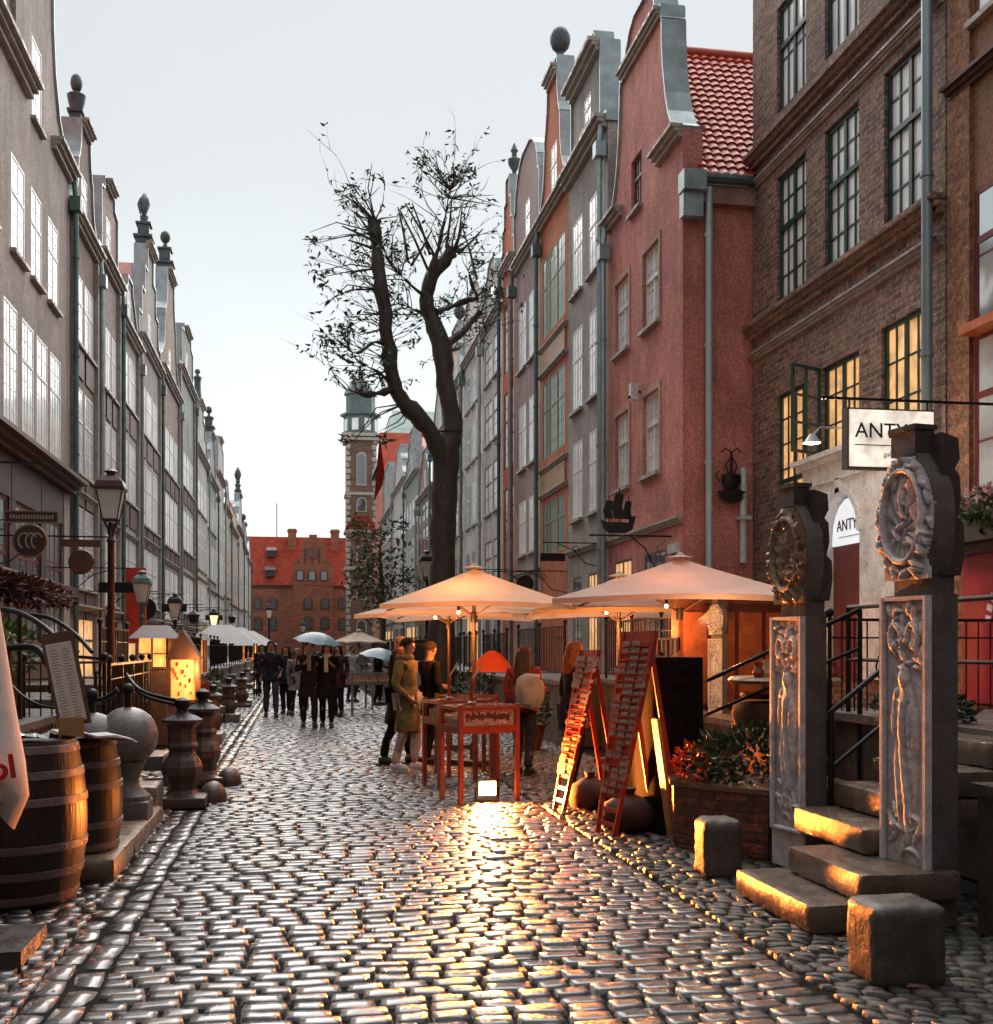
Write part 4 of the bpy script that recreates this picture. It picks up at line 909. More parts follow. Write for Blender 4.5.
def figure(name_label, loc, rz, h=1.72, coat=(.02,.02,.022), trousers=(.03,.03,.04), hair=(.03,.02,.015), hem=.82, stride=.12, armR='down', armL='down', hood=False, hairlen=0, shoes=(.03,.03,.03), bald=False, group=None, hat=None, headturn=0, lean=0, scarf=None, skirt=1.0):
    s = h / 1.75
    root = thing('person', loc, name_label, 'person', group, rz); root.scale = (s, s, s)
    P = {}
    st = stride
    hipz, kz = .93, .50
    legs = {}
    for q, sg in ((1, 1), (-1, -1)):
        fy = -st * sg
        legs[q] = [((.09*q, 0, hipz), .088, .095), ((.095*q, fy*.35 - .03, kz+.22), .075, .08), ((.095*q, fy*.55 - .035, kz), .058, .062), ((.095*q, fy*.8 + .01, .28), .05, .056), ((.095*q, fy + .03, .09), .036, .042)]
    def arm(q, mode):
        sh = (.185*q, .0, 1.42)
        if mode == 'down': el = (.235*q, .03, 1.14); wr = (.235*q, -.04, .90)
        elif mode == 'pocket': el = (.275*q, .06, 1.14); wr = (.20*q, -.12, .98)
        elif mode == 'hold': el = (.235*q, -.02, 1.15); wr = (.11*q, -.24, 1.30)
        elif mode == 'reach': el = (.225*q, -.10, 1.18); wr = (.16*q, -.34, 1.12)
        else: el = (.22*q, .08, 1.14); wr = (.235*q, -.12, .94)
        return sh, el, wr
    tors = [((0, 0, .95), .145, .105), ((0, 0, 1.08), .13, .098), ((0, -.0, 1.24), .145, .108), ((0, 0, 1.38), .135, .10), ((0, -.0, 1.465), .065, .06), ((0, -.01, 1.53), .052, .054), ((0, -.022, 1.60), .072, .082), ((0, -.02, 1.67), .078, .092), ((0, -.012, 1.725), .058, .07)]
    V = list(tors); E = [(i, i+1) for i in range(8)]
    # nose and chin
    V.append(((0, -.118, 1.622), .014, .012)); E.append((7, 9))
    for q in (1, -1):
        o = len(V); V += legs[q]; E.append((0, o)); E += [(o+i, o+i+1) for i in range(4)]
        ft = legs[q][-1][0]; V.append(((ft[0]*1.1, ft[1]-.06, .055), .038, .034)); V.append(((ft[0]*1.15, ft[1]-.15, .045), .036, .026)); E += [(o+4, o+5), (o+5, o+6)]
        sh, el, wr = arm(q, armR if q > 0 else armL); o = len(V)
        w = Vector(wr); d = (w - Vector(el)).normalized()
        V += [(sh, .055, .055), (tuple((Vector(sh)+Vector(el))/2), .047, .047), (el, .04, .04), (tuple((Vector(el)*.4+w*.6)), .035, .035), (wr, .024, .028), (tuple(w + d*.05), .022, .036), (tuple(w + d*.085), .018, .038)]
        E.append((3, o)); E += [(o+i, o+i+1) for i in range(6)]
        P[q] = (w, d)
    chains = [(V, E, 0)]
    for q in (1, -1):
        w, d = P[q]; side = Vector((0, 0, 1)).cross(d); side = side.normalized() if side.length > .1 else Vector((0, 1, 0)); side = Vector((0, 1, 0)) - d * d.y; side.normalize(); nrm = d.cross(side)
        for k, L in enumerate((.065, .078, .072, .055)):
            b0 = w + d * .075 + side * (.027 - .018 * k); curl = nrm * (-.4 * q)
            p1 = b0 + (d * .9 + curl * .4).normalized() * L * .55; p2 = p1 + (d * .6 + curl).normalized() * L * .5
            chains.append(([(tuple(b0), .0095, .0095), (tuple(p1), .0085, .0085), (tuple(p2), .007, .007)], [(0, 1), (1, 2)], 0))
        b0 = w + d * .025 + side * .022; p1 = b0 + (d * .6 + side * .7).normalized() * .04; p2 = p1 + (d * .9 + side * .2).normalized() * .03
        chains.append(([(tuple(b0), .011, .011), (tuple(p1), .010, .010), (tuple(p2), .008, .008)], [(0, 1), (1, 2)], 0))
    body = skinmesh('body', chains, SKIN, root)
    eb = MB()
    for q in (1, -1): eb.ball((.031*q, -.098, 1.648), .011, 8)
    eb.box(-.024, .024, -.108, -.100, 1.578, 1.584)
    for q in (1, -1): eb.ball((.083*q, -.012, 1.635), .02, 6, .5, .8, 1.3)
    e_ = eb.build('facial_features', simple('dark_eye', (.06, .03, .025), .4, 0, .1), None); e_.parent = root
    cm = simple('coat_%03d_%03d_%03d' % tuple(int(q * 200) for q in coat), coat, .9, 0, .5, 7, 1.0, spec=.12); tm = simple('trousers_%03d_%03d_%03d' % tuple(int(q * 200) for q in trousers), trousers, .9, 0, .4, 10, .8, spec=.12)
    # trousers
    V = [((0, 0, .95), .155, .12)]; E = []
    for q in (1, -1):
        o = len(V); L = legs[q]; V += [(p, r + .016, r2 + .018) for p, r, r2 in L]; V[-1] = (V[-1][0], .052, .058); E.append((0, o)); E += [(o+i, o+i+1) for i in range(4)]
    skinmesh('trousers', [(V, E, 0)], tm, root, 2, .022)
    for q in (1, -1):
        ft = legs[q][-1][0]; m = MB(); m.tube([(ft[0], ft[1]+.05, .06), (ft[0]*1.05, ft[1]-.03, .062), (ft[0]*1.12, ft[1]-.12, .048), (ft[0]*1.15, ft[1]-.2, .036)], [.046, .056, .05, .026], 10)
        m.box(ft[0]*1.08-.045, ft[0]*1.08+.045, ft[1]-.21, ft[1]+.09, 0, .022)
        so_ = m.build('shoe', simple('shoe_%d' % int(shoes[0]*100), shoes, .5), None, 40); so_.parent = root
    # coat: torso and sleeves
    V = [((0, .0, .98), .165, .13), ((0, 0, 1.1), .16, .13), ((0, 0, 1.26), .175, .14), ((0, 0, 1.4), .155, .125), ((0, .005, 1.475), .085, .08)]; E = [(0, 1), (1, 2), (2, 3), (3, 4)]
    for q in (1, -1):
        sh, el, wr = arm(q, armR if q > 0 else armL); o = len(V); V += [(sh, .08, .078), (tuple((Vector(sh)+Vector(el))/2), .07, .07), (el, .062, .062), (tuple(Vector(el)*.45+Vector(wr)*.55), .054, .054), (tuple(Vector(wr)*.97+Vector(el)*.03), .044, .044)]
        E.append((3, o)); E += [(o+i, o+i+1) for i in range(4)]
    ct = skinmesh('coat', [(V, E, 0)], cm, root, 2, .034)
    m = MB(); pr = []
    for k in range(9):
        t_ = k / 8; z = 1.12 - (1.12 - hem) * t_; pr.append((1.0 + (.28 * skirt) * t_ ** 1.3, z))
    n = 26; vs = []
    for k, (f, z) in enumerate(pr):
        for i in range(n):
            a = 2 * math.pi * i / n; wv = 1 + .05 * (k / 8) * math.sin(a * 5 + 1.3) + .03 * math.sin(a * 9 + k * .6) * k / 8
            vs.append((math.cos(a) * .178 * f * wv, math.sin(a) * .142 * f * wv - .005, z))
    m.add(vs, [(i*0 + r*n + i, r*n + (i+1) % n, (r+1)*n + (i+1) % n, (r+1)*n + i) for r in range(8) for i in range(n)]); m.add(vs[-n:], [tuple(range(n))])
    k_ = m.build('coat_skirt', cm, None, 60); crumple(k_.data, .03, 7); k_.parent = root
    if hood:
        m = MB(); m.lathe([(.055, 1.44), (.11, 1.46), (.135, 1.50), (.12, 1.54), (.085, 1.55)], (0, .035, 0), 14, 1.05, .95); k_ = m.build('hood', cm, None, 60); k_.parent = root
    if scarf:
        m = MB(); m.lathe([(.05, 1.44), (.09, 1.45), (.1, 1.49), (.085, 1.53), (.06, 1.54)], (0, -.008, 0), 14); m.box(-.05, .03, -.165, -.14, 1.15, 1.46); k_ = m.build('scarf', simple('scarf_%d' % int(scarf[0]*100), scarf, .8), None, 60); k_.parent = root
    hm = simple('hair_%03d' % int(hair[0] * 300), hair, .7, 0, .5, 30, .8, spec=.2)
    if not bald:
        m = MB(); vs = []; n = 18; rings = 7
        for k in range(rings):
            ph = (k / (rings - 1)) * 1.75
            for i in range(n):
                a = 2 * math.pi * i / n; front = max(0, -math.sin(a)); f = ph * (1 - .38 * front)
                r = math.sin(f); wv = 1 + .05 * math.sin(a * 9 + k*.5) + random.uniform(-.02, .02)
                vs.append((math.cos(a) * r * .094 * wv, math.sin(a) * r * .112 * wv - .008, 1.665 + math.cos(f) * .105))
        m.add(vs, [(r*n+i, r*n+(i+1) % n, (r+1)*n+(i+1) % n, (r+1)*n+i) for r in range(rings-1) for i in range(n)] + [tuple(range(n))])
        if hairlen:
            for i in range(34):
                a = math.pi * (i / 33) + random.uniform(-.05, .05); x_ = math.cos(a) * .085; y_ = math.sin(a) * .09 + .0
                m.tube([(x_, y_ - .01, 1.68), (x_*1.15, y_*1.15 + .01, 1.58), (x_*1.25, y_*1.1+.03, 1.5 - hairlen*.4), (x_*1.1 + random.uniform(-.02, .02), y_*1.0+.05, 1.5 - hairlen)], [.014, .018, .016, .003], 5)
        k_ = m.build('hair', hm, None, 70); k_.parent = root
    if hat:
        m = MB(); m.lathe([(.098, 1.665), (.105, 1.70), (.098, 1.76), (.06, 1.80), (.01, 1.81)], (0, -.008, 0), 14, 1, 1.12); k_ = m.build('knitted_hat', simple('hat_%d' % int(hat[0]*100), hat, .9), None, 60); k_.parent = root
    return root
def gp(px, py): q = G(px, py); return (q.x, q.y, 0)
def PX(px, py, X):
    u = (px - CX) / FPX; return PD(px, py, X / (math.cos(TH) * u + math.sin(TH)))
WALK = 'people strolling in the middle distance'
figure('man in dark jacket and jeans walking at the left of the strolling group', gp(271, 717), R(5), 1.76, (.03,.03,.04), (.06,.07,.10), hem=.86, stride=.22, armR='pocket', armL='down', group=WALK)
figure('woman in dark coat half hidden beside the jeans man', gp(286, 714), R(-10), 1.66, (.05,.03,.035), (.03,.03,.03), hem=.78, stride=.16, hairlen=.12, group=WALK, armL='pocket')
figure('short person in light grey coat in the strolling group', gp(297, 715), R(10), 1.58, (.25,.25,.27), (.04,.04,.06), hair=(.25,.16,.09), hem=.66, stride=.14, hairlen=.15, group=WALK)
um = figure('man in long black coat walking under the blue umbrella he holds', gp(309, 727), R(4), 1.74, (.018,.018,.02), (.02,.02,.022), hem=.62, stride=.2, armL='hold', scarf=(.2,.2,.22), group=WALK)
figure('woman in black with a pale collar walking right beside the umbrella man', gp(327, 727), R(-4), 1.7, (.012,.012,.014), (.012,.012,.014), hem=.6, stride=.2, hairlen=.1, scarf=(.5,.5,.48), armR='hold', group=WALK)
figure('person in black with brownish top behind the woman in black', gp(338, 716), R(-20), 1.68, (.06,.03,.03), (.02,.02,.025), hem=.7, stride=.1, hairlen=.1, group=WALK)
figure('person in pale blue jacket beside the small beige parasol', gp(352, 702), R(30), 1.66, (.35,.42,.46), (.05,.05,.08), hem=.8, stride=.05, group=WALK)
figure('dark clad person at the far market table under a little umbrella', gp(378, 705), R(70), 1.62, (.015,.015,.018), (.03,.02,.02), hem=.7, stride=.05, armR='reach', group=WALK)
for k, (px, py, c, l) in enumerate(((262, 696, (.08,.03,.03), 'distant pedestrian in a maroon coat near the left houses'), (320, 690, (.03,.04,.05), 'distant pedestrian in slate clothes beyond the umbrella pair'), (362, 692, (.2,.19,.17), 'distant pedestrian in a beige coat past the small parasol'), (290, 686, (.04,.04,.04), 'farthest pedestrian in black before the brick gatehouse'))):
    figure(l, gp(px, py), R(20 * k), 1.7, c, (.03,.03,.04), hem=.75, stride=.15, group=WALK)
figure('woman in olive parka, light jeans and white sneakers at the red tables', gp(407, 771), R(62), 1.72, (.21,.155,.065), (.55,.50,.45), hair=(.02,.012,.01), hem=.54, stride=.10, armR='pocket', armL='pocket', hood=True, shoes=(.7,.68,.66), skirt=.6)
figure('bald man in a long black coat standing behind the woman in the parka', (G(398, 764).x, G(398, 764).y, 0), R(75), 1.80, (.010,.010,.012), (.015,.015,.018), hem=.55, stride=.16, bald=True, armR='pocket', armL='down', scarf=(.05,.02,.02))
figure('person in black jacket mostly hidden behind the parka woman', (1.80, 15.9, 0), R(120), 1.68, (.012,.012,.014), (.015,.015,.018), hem=.7, stride=.08, armR='reach')
wb = figure('long haired woman in red top with pale backpack behind the red tables', (2.82, 14.3, 0), R(150), 1.62, (.38,.06,.04), (.05,.05,.06), hair=(.11,.06,.03), hem=.88, stride=.05, hairlen=.34, armL='reach')
bp_ = thing('backpack', (2.86, 14.12, 1.02), 'pale cream backpack worn on the back of the long haired woman', 'backpack', rz=R(-15))
m = MB(); m.lathe([(.10, -.18), (.15, -.165), (.17, -.14), (.18, -.07), (.185, 0), (.18, .07), (.17, .14), (.15, .20), (.12, .24), (.04, .26)], (0, 0, 0), 26, 1, .62); o_ = m.build('bag_body', cloth('pale_canvas', (.50, .40, .30), .05), None, 60); crumple(o_.data, .045, 11); o_.parent = bp_
for q in (-1, 1): o_ = MB().tube([(q*.09, .08, -.14), (q*.13, .16, .05), (q*.11, .1, .24)], .015, 6).build('strap', M_brownwood, None, 60); o_.parent = bp_
o_ = MB().lathe([(.11, -.12), (.12, -.05), (.1, .03)], (0, -.075, 0), 12, 1, .5).build('pocket', cloth('pale_canvas', (.62, .50, .38), .05), None, 60); o_.parent = bp_
figure('orange haired person in dark clothes standing by the fence behind the boards', (3.0, 12.35, 0), R(100), 1.66, (.02,.02,.022), (.02,.02,.022), hair=(.40,.11,.03), hem=.75, stride=.05, hairlen=.12)

# ================================================================== PARASOLS
C_beige = cloth('peach_beige_canvas', (.72, .58, .44), .42)
def parasol(name, c, rz, side, zr, za, label, mat, pole_to=0.0, segs=4, cat='parasol', group='square market parasols', sag=.10, lamp=True):
    """four sided canopy; c = ground point of the pole"""
    t_ = thing(name, (c[0], c[1], 0), label, cat, group, rz); hd = side / 2 * (math.sqrt(2) if segs == 4 else 1)
    n = 10; V = []; F = []; corners = [(hd * math.cos(2*math.pi*k/segs), hd * math.sin(2*math.pi*k/segs)) for k in range(segs)]
    for k in range(segs):
        a = Vector(corners[k]); b_ = Vector(corners[(k+1) % segs]); o = len(V)
        for i in range(n + 1):
            r = i / n
            for j in range(n + 1):
                w_ = j / n; p = (a * (1 - w_) + b_ * w_) * r; q = math.sin(math.pi * w_)
                z = za - (za - zr) * (r ** .92) - sag * q * math.sin(math.pi * min(1, r)) * .55 + .05 * q * (r ** 3)
                V.append((p.x * (1 - .05 * q * r), p.y * (1 - .05 * q * r), z))
        for i in range(n):
            for j in range(n):
                x0 = o + i*(n+1)+j; F.append((x0, x0+1, x0+n+2, x0+n+1))
    m = MB(); m.add(V, F); cn = m.build('canopy', mat, None, 25, fix=True); cn.parent = t_
    m = MB()
    for k in range(segs):
        a = Vector(corners[k]); b_ = Vector(corners[(k+1) % segs])
        for j in range(6):
            p0 = a.lerp(b_, j/6); p1 = a.lerp(b_, (j+1)/6); q0 = math.sin(math.pi*j/6); q1 = math.sin(math.pi*(j+1)/6)
            A0 = (p0.x*(1-.05*q0), p0.y*(1-.05*q0), zr+.05*q0); A1 = (p1.x*(1-.05*q1), p1.y*(1-.05*q1), zr+.05*q1)
            m.add([A0, A1, (A1[0], A1[1], A1[2]-.06), (A0[0], A0[1], A0[2]-.06)], [(0,1,2,3)])
    v = m.build('valance', mat, None, 0); v.parent = cn
    v = MB().tube([(0, 0, 0), (0, 0, za - .02)], .026, 10).build('pole', M_pole, None, 40); v.parent = t_
    v = MB().lathe([(.001, za+.07), (.03, za+.06), (.05, za+.03), (.16, za - .0)][::-1], (0,0,0), 12).build('top_cap', mat, None, 40); v.parent = t_
    for k in range(segs):
        a = Vector(corners[k]); e1 = (a.x*.97, a.y*.97, zr+.0); z1 = za - .07
        v = MB().tube([(0, 0, z1), (a.x*.5, a.y*.5, (za+zr)/2 - .06), e1], .012, 5).build('rib', M_pole, None, 40); v.parent = t_
        v = MB().tube([(0, 0, zr - .12), (a.x*.42, a.y*.42, za + (zr-za)*.42 - .07)], .011, 5).build('strut', M_pole, None, 40); v.parent = t_
    v = MB().lathe([(.05, zr-.2), (.05, zr-.06)], (0,0,0), 10).build('hub', M_iron, None, 40); v.parent = t_
    if lamp:
        v = MB().box(-.25, .25, -.25, .25, 0, .07).lathe([(.06, .07), (.045, .3)], (0,0,0), 10).build('base', M_darkstone, None, 40); v.parent = t_
    return t_
M_pole = simple('dark_parasol_pole', (.05, .025, .015), .6)
P1 = PD(680, 600, 13.5); P2 = PD(474, 600, 15.8); P3 = PD(449, 600, 18.3); P4 = PD(619, 600, 16.0)
parasol('parasol', (P1.x, P1.y), R(45-18), 2.75, 2.13, 2.66, 'big peach beige parasol in front, right of the jewellery boards', cloth('rosy_grey_canvas', (.56, .43, .39), .32))
parasol('parasol', (P2.x, P2.y), R(45-6), 2.5, 2.15, 2.70, 'peach beige parasol over the red display tables', C_beige)
parasol('parasol', (P3.x, P3.y), R(45-20), 2.4, 2.10, 2.55, 'pale parasol peeking out behind the one over the red tables', cloth('warm_white_canvas', (.72, .62, .54), .4))
parasol('parasol', (P4.x, P4.y), R(45-10), 2.5, 2.08, 2.60, 'parasol tucked between the two big ones, with dark pole', C_beige)
P5 = PD(352, 640, 52); pr_ = parasol('parasol', (P5.x + .3, P5.y), R(20), 2.7, 1.85, 2.4, 'small distant beige parasol behind the umbrella walkers', cloth('far_beige_canvas', (.60, .48, .40), .3), segs=8)
P6 = PD(455, 640, 26); P6.x = 4.3
# hand held umbrella
hu = thing('umbrella', (um.location.x + .10, um.location.y - .25, 1.32), 'pale blue rain umbrella held over the walking pair', 'umbrella')
m = MB(); vs = []; n = 16; rg2 = 7
for k in range(rg2):
    f = k / (rg2 - 1); 
    for i in range(n):
        a = 2 * math.pi * i / n; sc_ = 1 - .06 * abs(math.sin(a * 4)) * f; vs.append((math.cos(a) * .50 * f * sc_ + .001, math.sin(a) * .50 * f * sc_, .60 - .20 * f ** 1.8 + .02 * abs(math.sin(a*4)) * f))
m.add(vs, [(r*n+i, r*n+(i+1) % n, (r+1)*n+(i+1) % n, (r+1)*n+i) for r in range(rg2-1) for i in range(n)])
o_ = m.build('canopy', cloth('pale_blue_nylon', (.22, .36, .46), .35, .3), None, 30, fix=False); o_.parent = hu; o_.rotation_euler = (R(6), R(8), 0)
o_ = MB().tube([(0, 0, -.12), (0, 0, .62)], .008, 6).build('shaft', M_iron, None); o_.parent = hu
o_ = MB().tube([(0, 0, -.10), (0, 0, -.17), (.03, 0, -.2), (.05, 0, -.17)], .014, 6).build('handle', M_brownwood, None); o_.parent = hu
P7 = PD(378, 652, 26.5)
hu2 = copy_tree(hu); hu2.location = (P7.x, P7.y, 1.0); hu2['label'] = 'small grey blue umbrella over the dark clad person at the far table'
# red umbrella left open behind the tables
ru = thing('umbrella', (PD(492, 690, 17).x, PD(492, 690, 17).y, .95), 'small orange red umbrella standing open behind the red tables', 'umbrella')
m = MB(); n = 16; vs = []
for k in range(7):
    f = k / 6
    for i in range(n): a = 2*math.pi*i/n; vs.append((math.cos(a)*.34*f+.001, math.sin(a)*.34*f, .62 - .32*f**1.7))
m.add(vs, [(r*n+i, r*n+(i+1) % n, (r+1)*n+(i+1) % n, (r+1)*n+i) for r in range(6) for i in range(n)]); o_ = m.build('canopy', cloth('orange_red_nylon', (.75, .12, .05), .5), None, 30, fix=False); o_.parent = ru
o_ = MB().tube([(0,0,-.95), (0,0,.64)], .01, 6).build('shaft', M_iron, None); o_.parent = ru

# ================================================================== MARKET TABLES
M_redwood = simple('red_stained_wood', (.30, .055, .03), .35, 0, .3, 12, .2)
M_velvet = simple('dark_red_velvet', (.22, .03, .03), .9, 0, .3, 20, .3)
M_card = simple('pale_card', (.50, .38, .28), .6, 0, .15, 40, 0)
M_clear, t, b = newmat('case_glass'); b.inputs['Transmission Weight'].default_value = 1; b.inputs['Roughness'].default_value = .02; b.inputs['Alpha'].default_value = .35
def case_table(loc, rz, label, wd=.70, dp=.52, seed=1, frame=None):
    fm = frame or M_redwood
    t_ = thing('display_table', (*loc, 0), label, 'table', 'red wooden display tables', rz); rg_ = random.Random(seed)
    for x in (-wd/2 + .025, wd/2 - .025):
        for y in (-dp/2 + .025, dp/2 - .025):
            o_ = MB().bar((x, y, 0), (x, y, 1.02), .045, .045).build('leg', fm, None); o_.parent = t_
    m = MB()
    for y in (-dp/2 + .012, dp/2 - .012): m.box(-wd/2+.05, wd/2-.05, y-.01, y+.01, .72, .80); m.box(-wd/2+.05, wd/2-.05, y-.012, y+.012, .96, 1.0)
    for x in (-wd/2 + .012, wd/2 - .012): m.box(x-.01, x+.01, -dp/2+.05, dp/2-.05, .72, .80); m.box(x-.012, x+.012, -dp/2+.05, dp/2-.05, .96, 1.0)
    o_ = m.build('case_frame', fm, None); o_.parent = t_
    o_ = MB().box(-wd/2+.03, wd/2-.03, -dp/2+.03, dp/2-.03, .76, .79).build('tray', M_velvet, None); o_.parent = t_
    o_ = MB().box(-wd/2+.02, wd/2-.02, -dp/2+.02, dp/2-.02, 1.003, 1.010).build('glass_top', M_clear, None); o_.parent = t_
    m = MB(); 
    for i in range(9):
        for j in range(4):
            x = -wd/2 + .1 + i * (wd-.2)/8; y = -dp/2 + .08 + j * (dp-.16)/3; h_ = rg_.uniform(.02, .13); w_ = rg_.uniform(.025, .045)
            m.box(x-w_, x+w_, y-.02, y+.02, .79, .79 + h_)
    o_ = m.build('jewellery_cards', M_card, None); o_.parent = t_
    m = MB(); m.box(-wd/2+.06, wd/2-.06, -dp/2+.03, -dp/2+.036, .80, .955); o_ = m.build('price_panel', simple('printed_paper', (.62, .42, .30), .6, 0, .6, 34, 0), None); o_.parent = t_
    m = MB()
    for i in range(22): x = -wd/2 + .1 + i*(wd-.22)/21; m.box(x-.012, x+.010, -dp/2+.026, -dp/2+.029, .87 + rg_.uniform(-.03,.01), .91 + rg_.uniform(-.01,.03))
    o_ = m.build('price_marks', simple('dark_print', (.08, .03, .03), .6), None); o_.parent = t_
    return t_
TR = math.atan2(12.3-11.65, 2.36-1.66)
def tloc(dx, dy): return (2.16 + dx, 12.32 + dy)
case_table((1.88, 11.95), R(17), 'red display table with glass case nearest the viewer, floodlight under it', seed=1)
case_table((1.84, 13.3), R(15), 'red display table directly behind the front one, by the parka woman', seed=2)
case_table((2.12, 14.5), R(12), 'rear red display table with pale cards, third in the row', seed=3)
case_table((PD(340, 700, 30).x, PD(340, 700, 30).y), R(10), 'grey market table in the middle distance behind the strolling group', 1.6, .8, 4, simple('grey_metal_frame', (.2, .21, .22), .4))
case_table((PD(378, 700, 28).x, PD(378, 700, 28).y), R(15), 'grey market table beside the dark clad person far off', 1.6, .8, 5, MATS['grey_metal_frame'])
# turned uprights standing on tables
for k, (px, d, l) in enumerate(((472, 12.0, 'wooden display stand with hooked top on the red front table'), (449, 13.2, 'wooden display stand with bent arm on the second red table'))):
    q = PD(px, 700, d); t_ = thing('display_stand', (q.x, q.y, 1.01), l, 'stand'); o_ = MB().lathe([(.05, 0), (.05, .02), (.02, .04), (.018, .2), (.03, .24), (.015, .28)], (0,0,0), 8).build('post', M_redwood, None, 40); o_.parent = t_
    o_ = MB().tube([(0,0,.26), (.05,0,.33), (.10,.0,.42)], .012, 6).build('arm', simple('pale_wood', (.5,.38,.26), .5), None, 40); o_.parent = t_
# floodlight on the ground
fl = thing('floodlight', (1.95, 11.88, 0), 'glaring warm floodlight on the wet cobbles under the front red table', 'lamp')
m = MB(); m.box(-.10, .10, -.03, .05, .05, .22); m.tube([(-.12, 0, .01), (-.12, 0, .14)], .01, 6); m.tube([(.12, 0, .01), (.12, 0, .14)], .01, 6); m.box(-.13, .13, -.05, .05, .004, .018); o_ = m.build('housing', M_iron, None); o_.parent = fl
o_ = MB().box(-.085, .085, -.045, -.032, .065, .205).build('glowing_glass', glow('floodlight_glass', (1, .55, .22), 60), None); o_.parent = fl
def lampat(name, loc, power, col=(1, .45, .14), r=.08, spot=None):
    l = bpy.data.lights.new(name, 'SPOT' if spot else 'POINT'); l.energy = power; l.color = col; l.shadow_soft_size = r
    o = bpy.data.objects.new(name, l); COL.objects.link(o); o.location = loc
    if spot: l.spot_size = R(spot[1]); l.spot_blend = .6; o.rotation_euler = spot[0]
    return o
lampat('floodlight_beam', (1.95, 11.80, .15), 2300, (1, .25, .035), .10, ((R(80), 0, R(180+12)), 125))
# bulbs hung under the canopies
for k, (P_, l, pw) in enumerate(((P1, 'warm bulb hanging under the big front parasol', 26), (P2, 'warm bulb hanging under the parasol over the red tables', 55), (P4, 'warm bulb hanging under the tucked away parasol', 60), (P3, 'warm bulb hanging under the rear pale parasol', 40))):
    t_ = thing('hanging_bulb', (P_.x - .25, P_.y - .25, 2.08), l, 'lamp', 'bulbs under the parasols'); o_ = MB().ball((0,0,0), .022, 10).build('bulb', glow('warm_bulb', (1, .55, .2), 14), None, 60); o_.parent = t_
    o_ = MB().tube([(0,0,.03), (0,0,.08)], .02, 8).build('socket', M_iron, None); o_.parent = t_
    o_ = MB().tube([(0,0,.08), (.1,.1,.3)], .006, 4).build('cable', M_iron, None); o_.parent = t_
    lampat('bulb_light', (P_.x - .25, P_.y - .25, 1.86), pw, (1, .30, .06), .05)

# ================================================================== JEWELLERY BOARDS
def board(p0, p1, wv, label, seed, cols=3):
    """leaning board from foot p0 to top p1, width vector wv, trestle leg behind"""
    rg_ = random.Random(seed); p0, p1, wv = Vector(p0), Vector(p1), Vector(wv)
    up = (p1 - p0).normalized(); L = (p1 - p0).length; w_ = wv.length; r_ = wv.normalized(); M = frame_at((p0 + wv/2), r_, up)
    t_ = thing('jewellery_board', tuple(p0 + wv/2), label, 'display board')
    def add(m, n, mat):
        m.v = [(x * (.62 + .48 * min(1, max(0, y / L))), y, z) for x, y, z in m.v]; m.xf(M).build(n, mat, t_)
    for q in (-1, 1): add(MB().box(q*w_/2-.018, q*w_/2+.018, 0, L, -.02, .02), 'side_rail', M_redboard)
    add(MB().box(-w_/2+.018, w_/2-.018, .32, L, -.008, .006), 'panel', M_redboard)
    m = MB(); mm = MB(); nr = 22
    for i in range(nr):
        z = .36 + i*(L-.42)/nr; m.box(-w_/2+.02, w_/2-.02, z-.012, z-.004, .006, .028)
        for j in range(cols):
            if rg_.random() < .85: x = -w_/2+.05 + j*(w_-.1)/(cols-1) + rg_.uniform(-.012, .012); a_ = rg_.uniform(.3, .48)*(w_-.1)/(cols-1); h_ = rg_.uniform(.018, .055); mm.box(x-a_, x+a_, z, z+h_, .008, .016 + rg_.uniform(0, .006))
    for z in (.08, .2): m.box(-w_/2+.02, w_/2-.02, z, z+.035, -.012, .012)
    add(m, 'ledges', M_redboard); add(mm, 'jewellery_cards', simple('board_card', (.30, .21, .17), .5, 0, .9, 60, 0))
    for ch in children(t_):
        pass
    k = Vector((.48, .1, 0)); foot = p0 + wv/2 + k*1.2
    for q in (-.4, .4):
        MB().bar(p1 + wv*(.5+q) - up*.08, foot + wv*q*1.1, .03, .04).build('back_leg', M_redboard, t_)
    return t_
M_redboard = simple('bright_red_board_paint', (.40, .04, .022), .45, 0, .3, 14, .1)
board((2.50, 9.62, .02), (2.80, 9.62, 1.74), (.12, -.42, 0), 'tall leaning red jewellery board with rows of cards, nearer of the two', 3, 3)
board((2.47, 11.1, .02), (2.78, 11.1, 1.58), (.07, -.34, 0), 'smaller leaning red jewellery board farther from the viewer', 5, 2)
o_ = MB().bar((3.12, 9.35, .0), (2.98, 9.35, 1.0), .16, .03).build('wooden_plank', simple('lit_leg_wood', (.55, .3, .12), .5), None); tag(o_, 'upright wooden side leg behind the nearer red board, coloured lit orange', 'plank')  # side leg of the board, its lit orange put into the colour
# dark sacks that weigh the trestles down
for k, (x, y, s, l) in enumerate(((2.86, 9.75, 1.0, 'round dark sandbag at the foot of the nearer red board'), (2.86, 11.1, .85, 'round dark sandbag beside the smaller red board'))):
    m = MB(); m.lathe([(.12, 0), (.24, .04), (.27, .14), (.22, .24), (.10, .30), (.05, .32), (.07, .37), (.01, .38)], (x, y, 0), 16, s, s*.9); tag(m.build('sandbag', simple('dark_sackcloth', (.035, .022, .018), .8), None, 60), l, 'sandbag', 'sandbags by the boards')
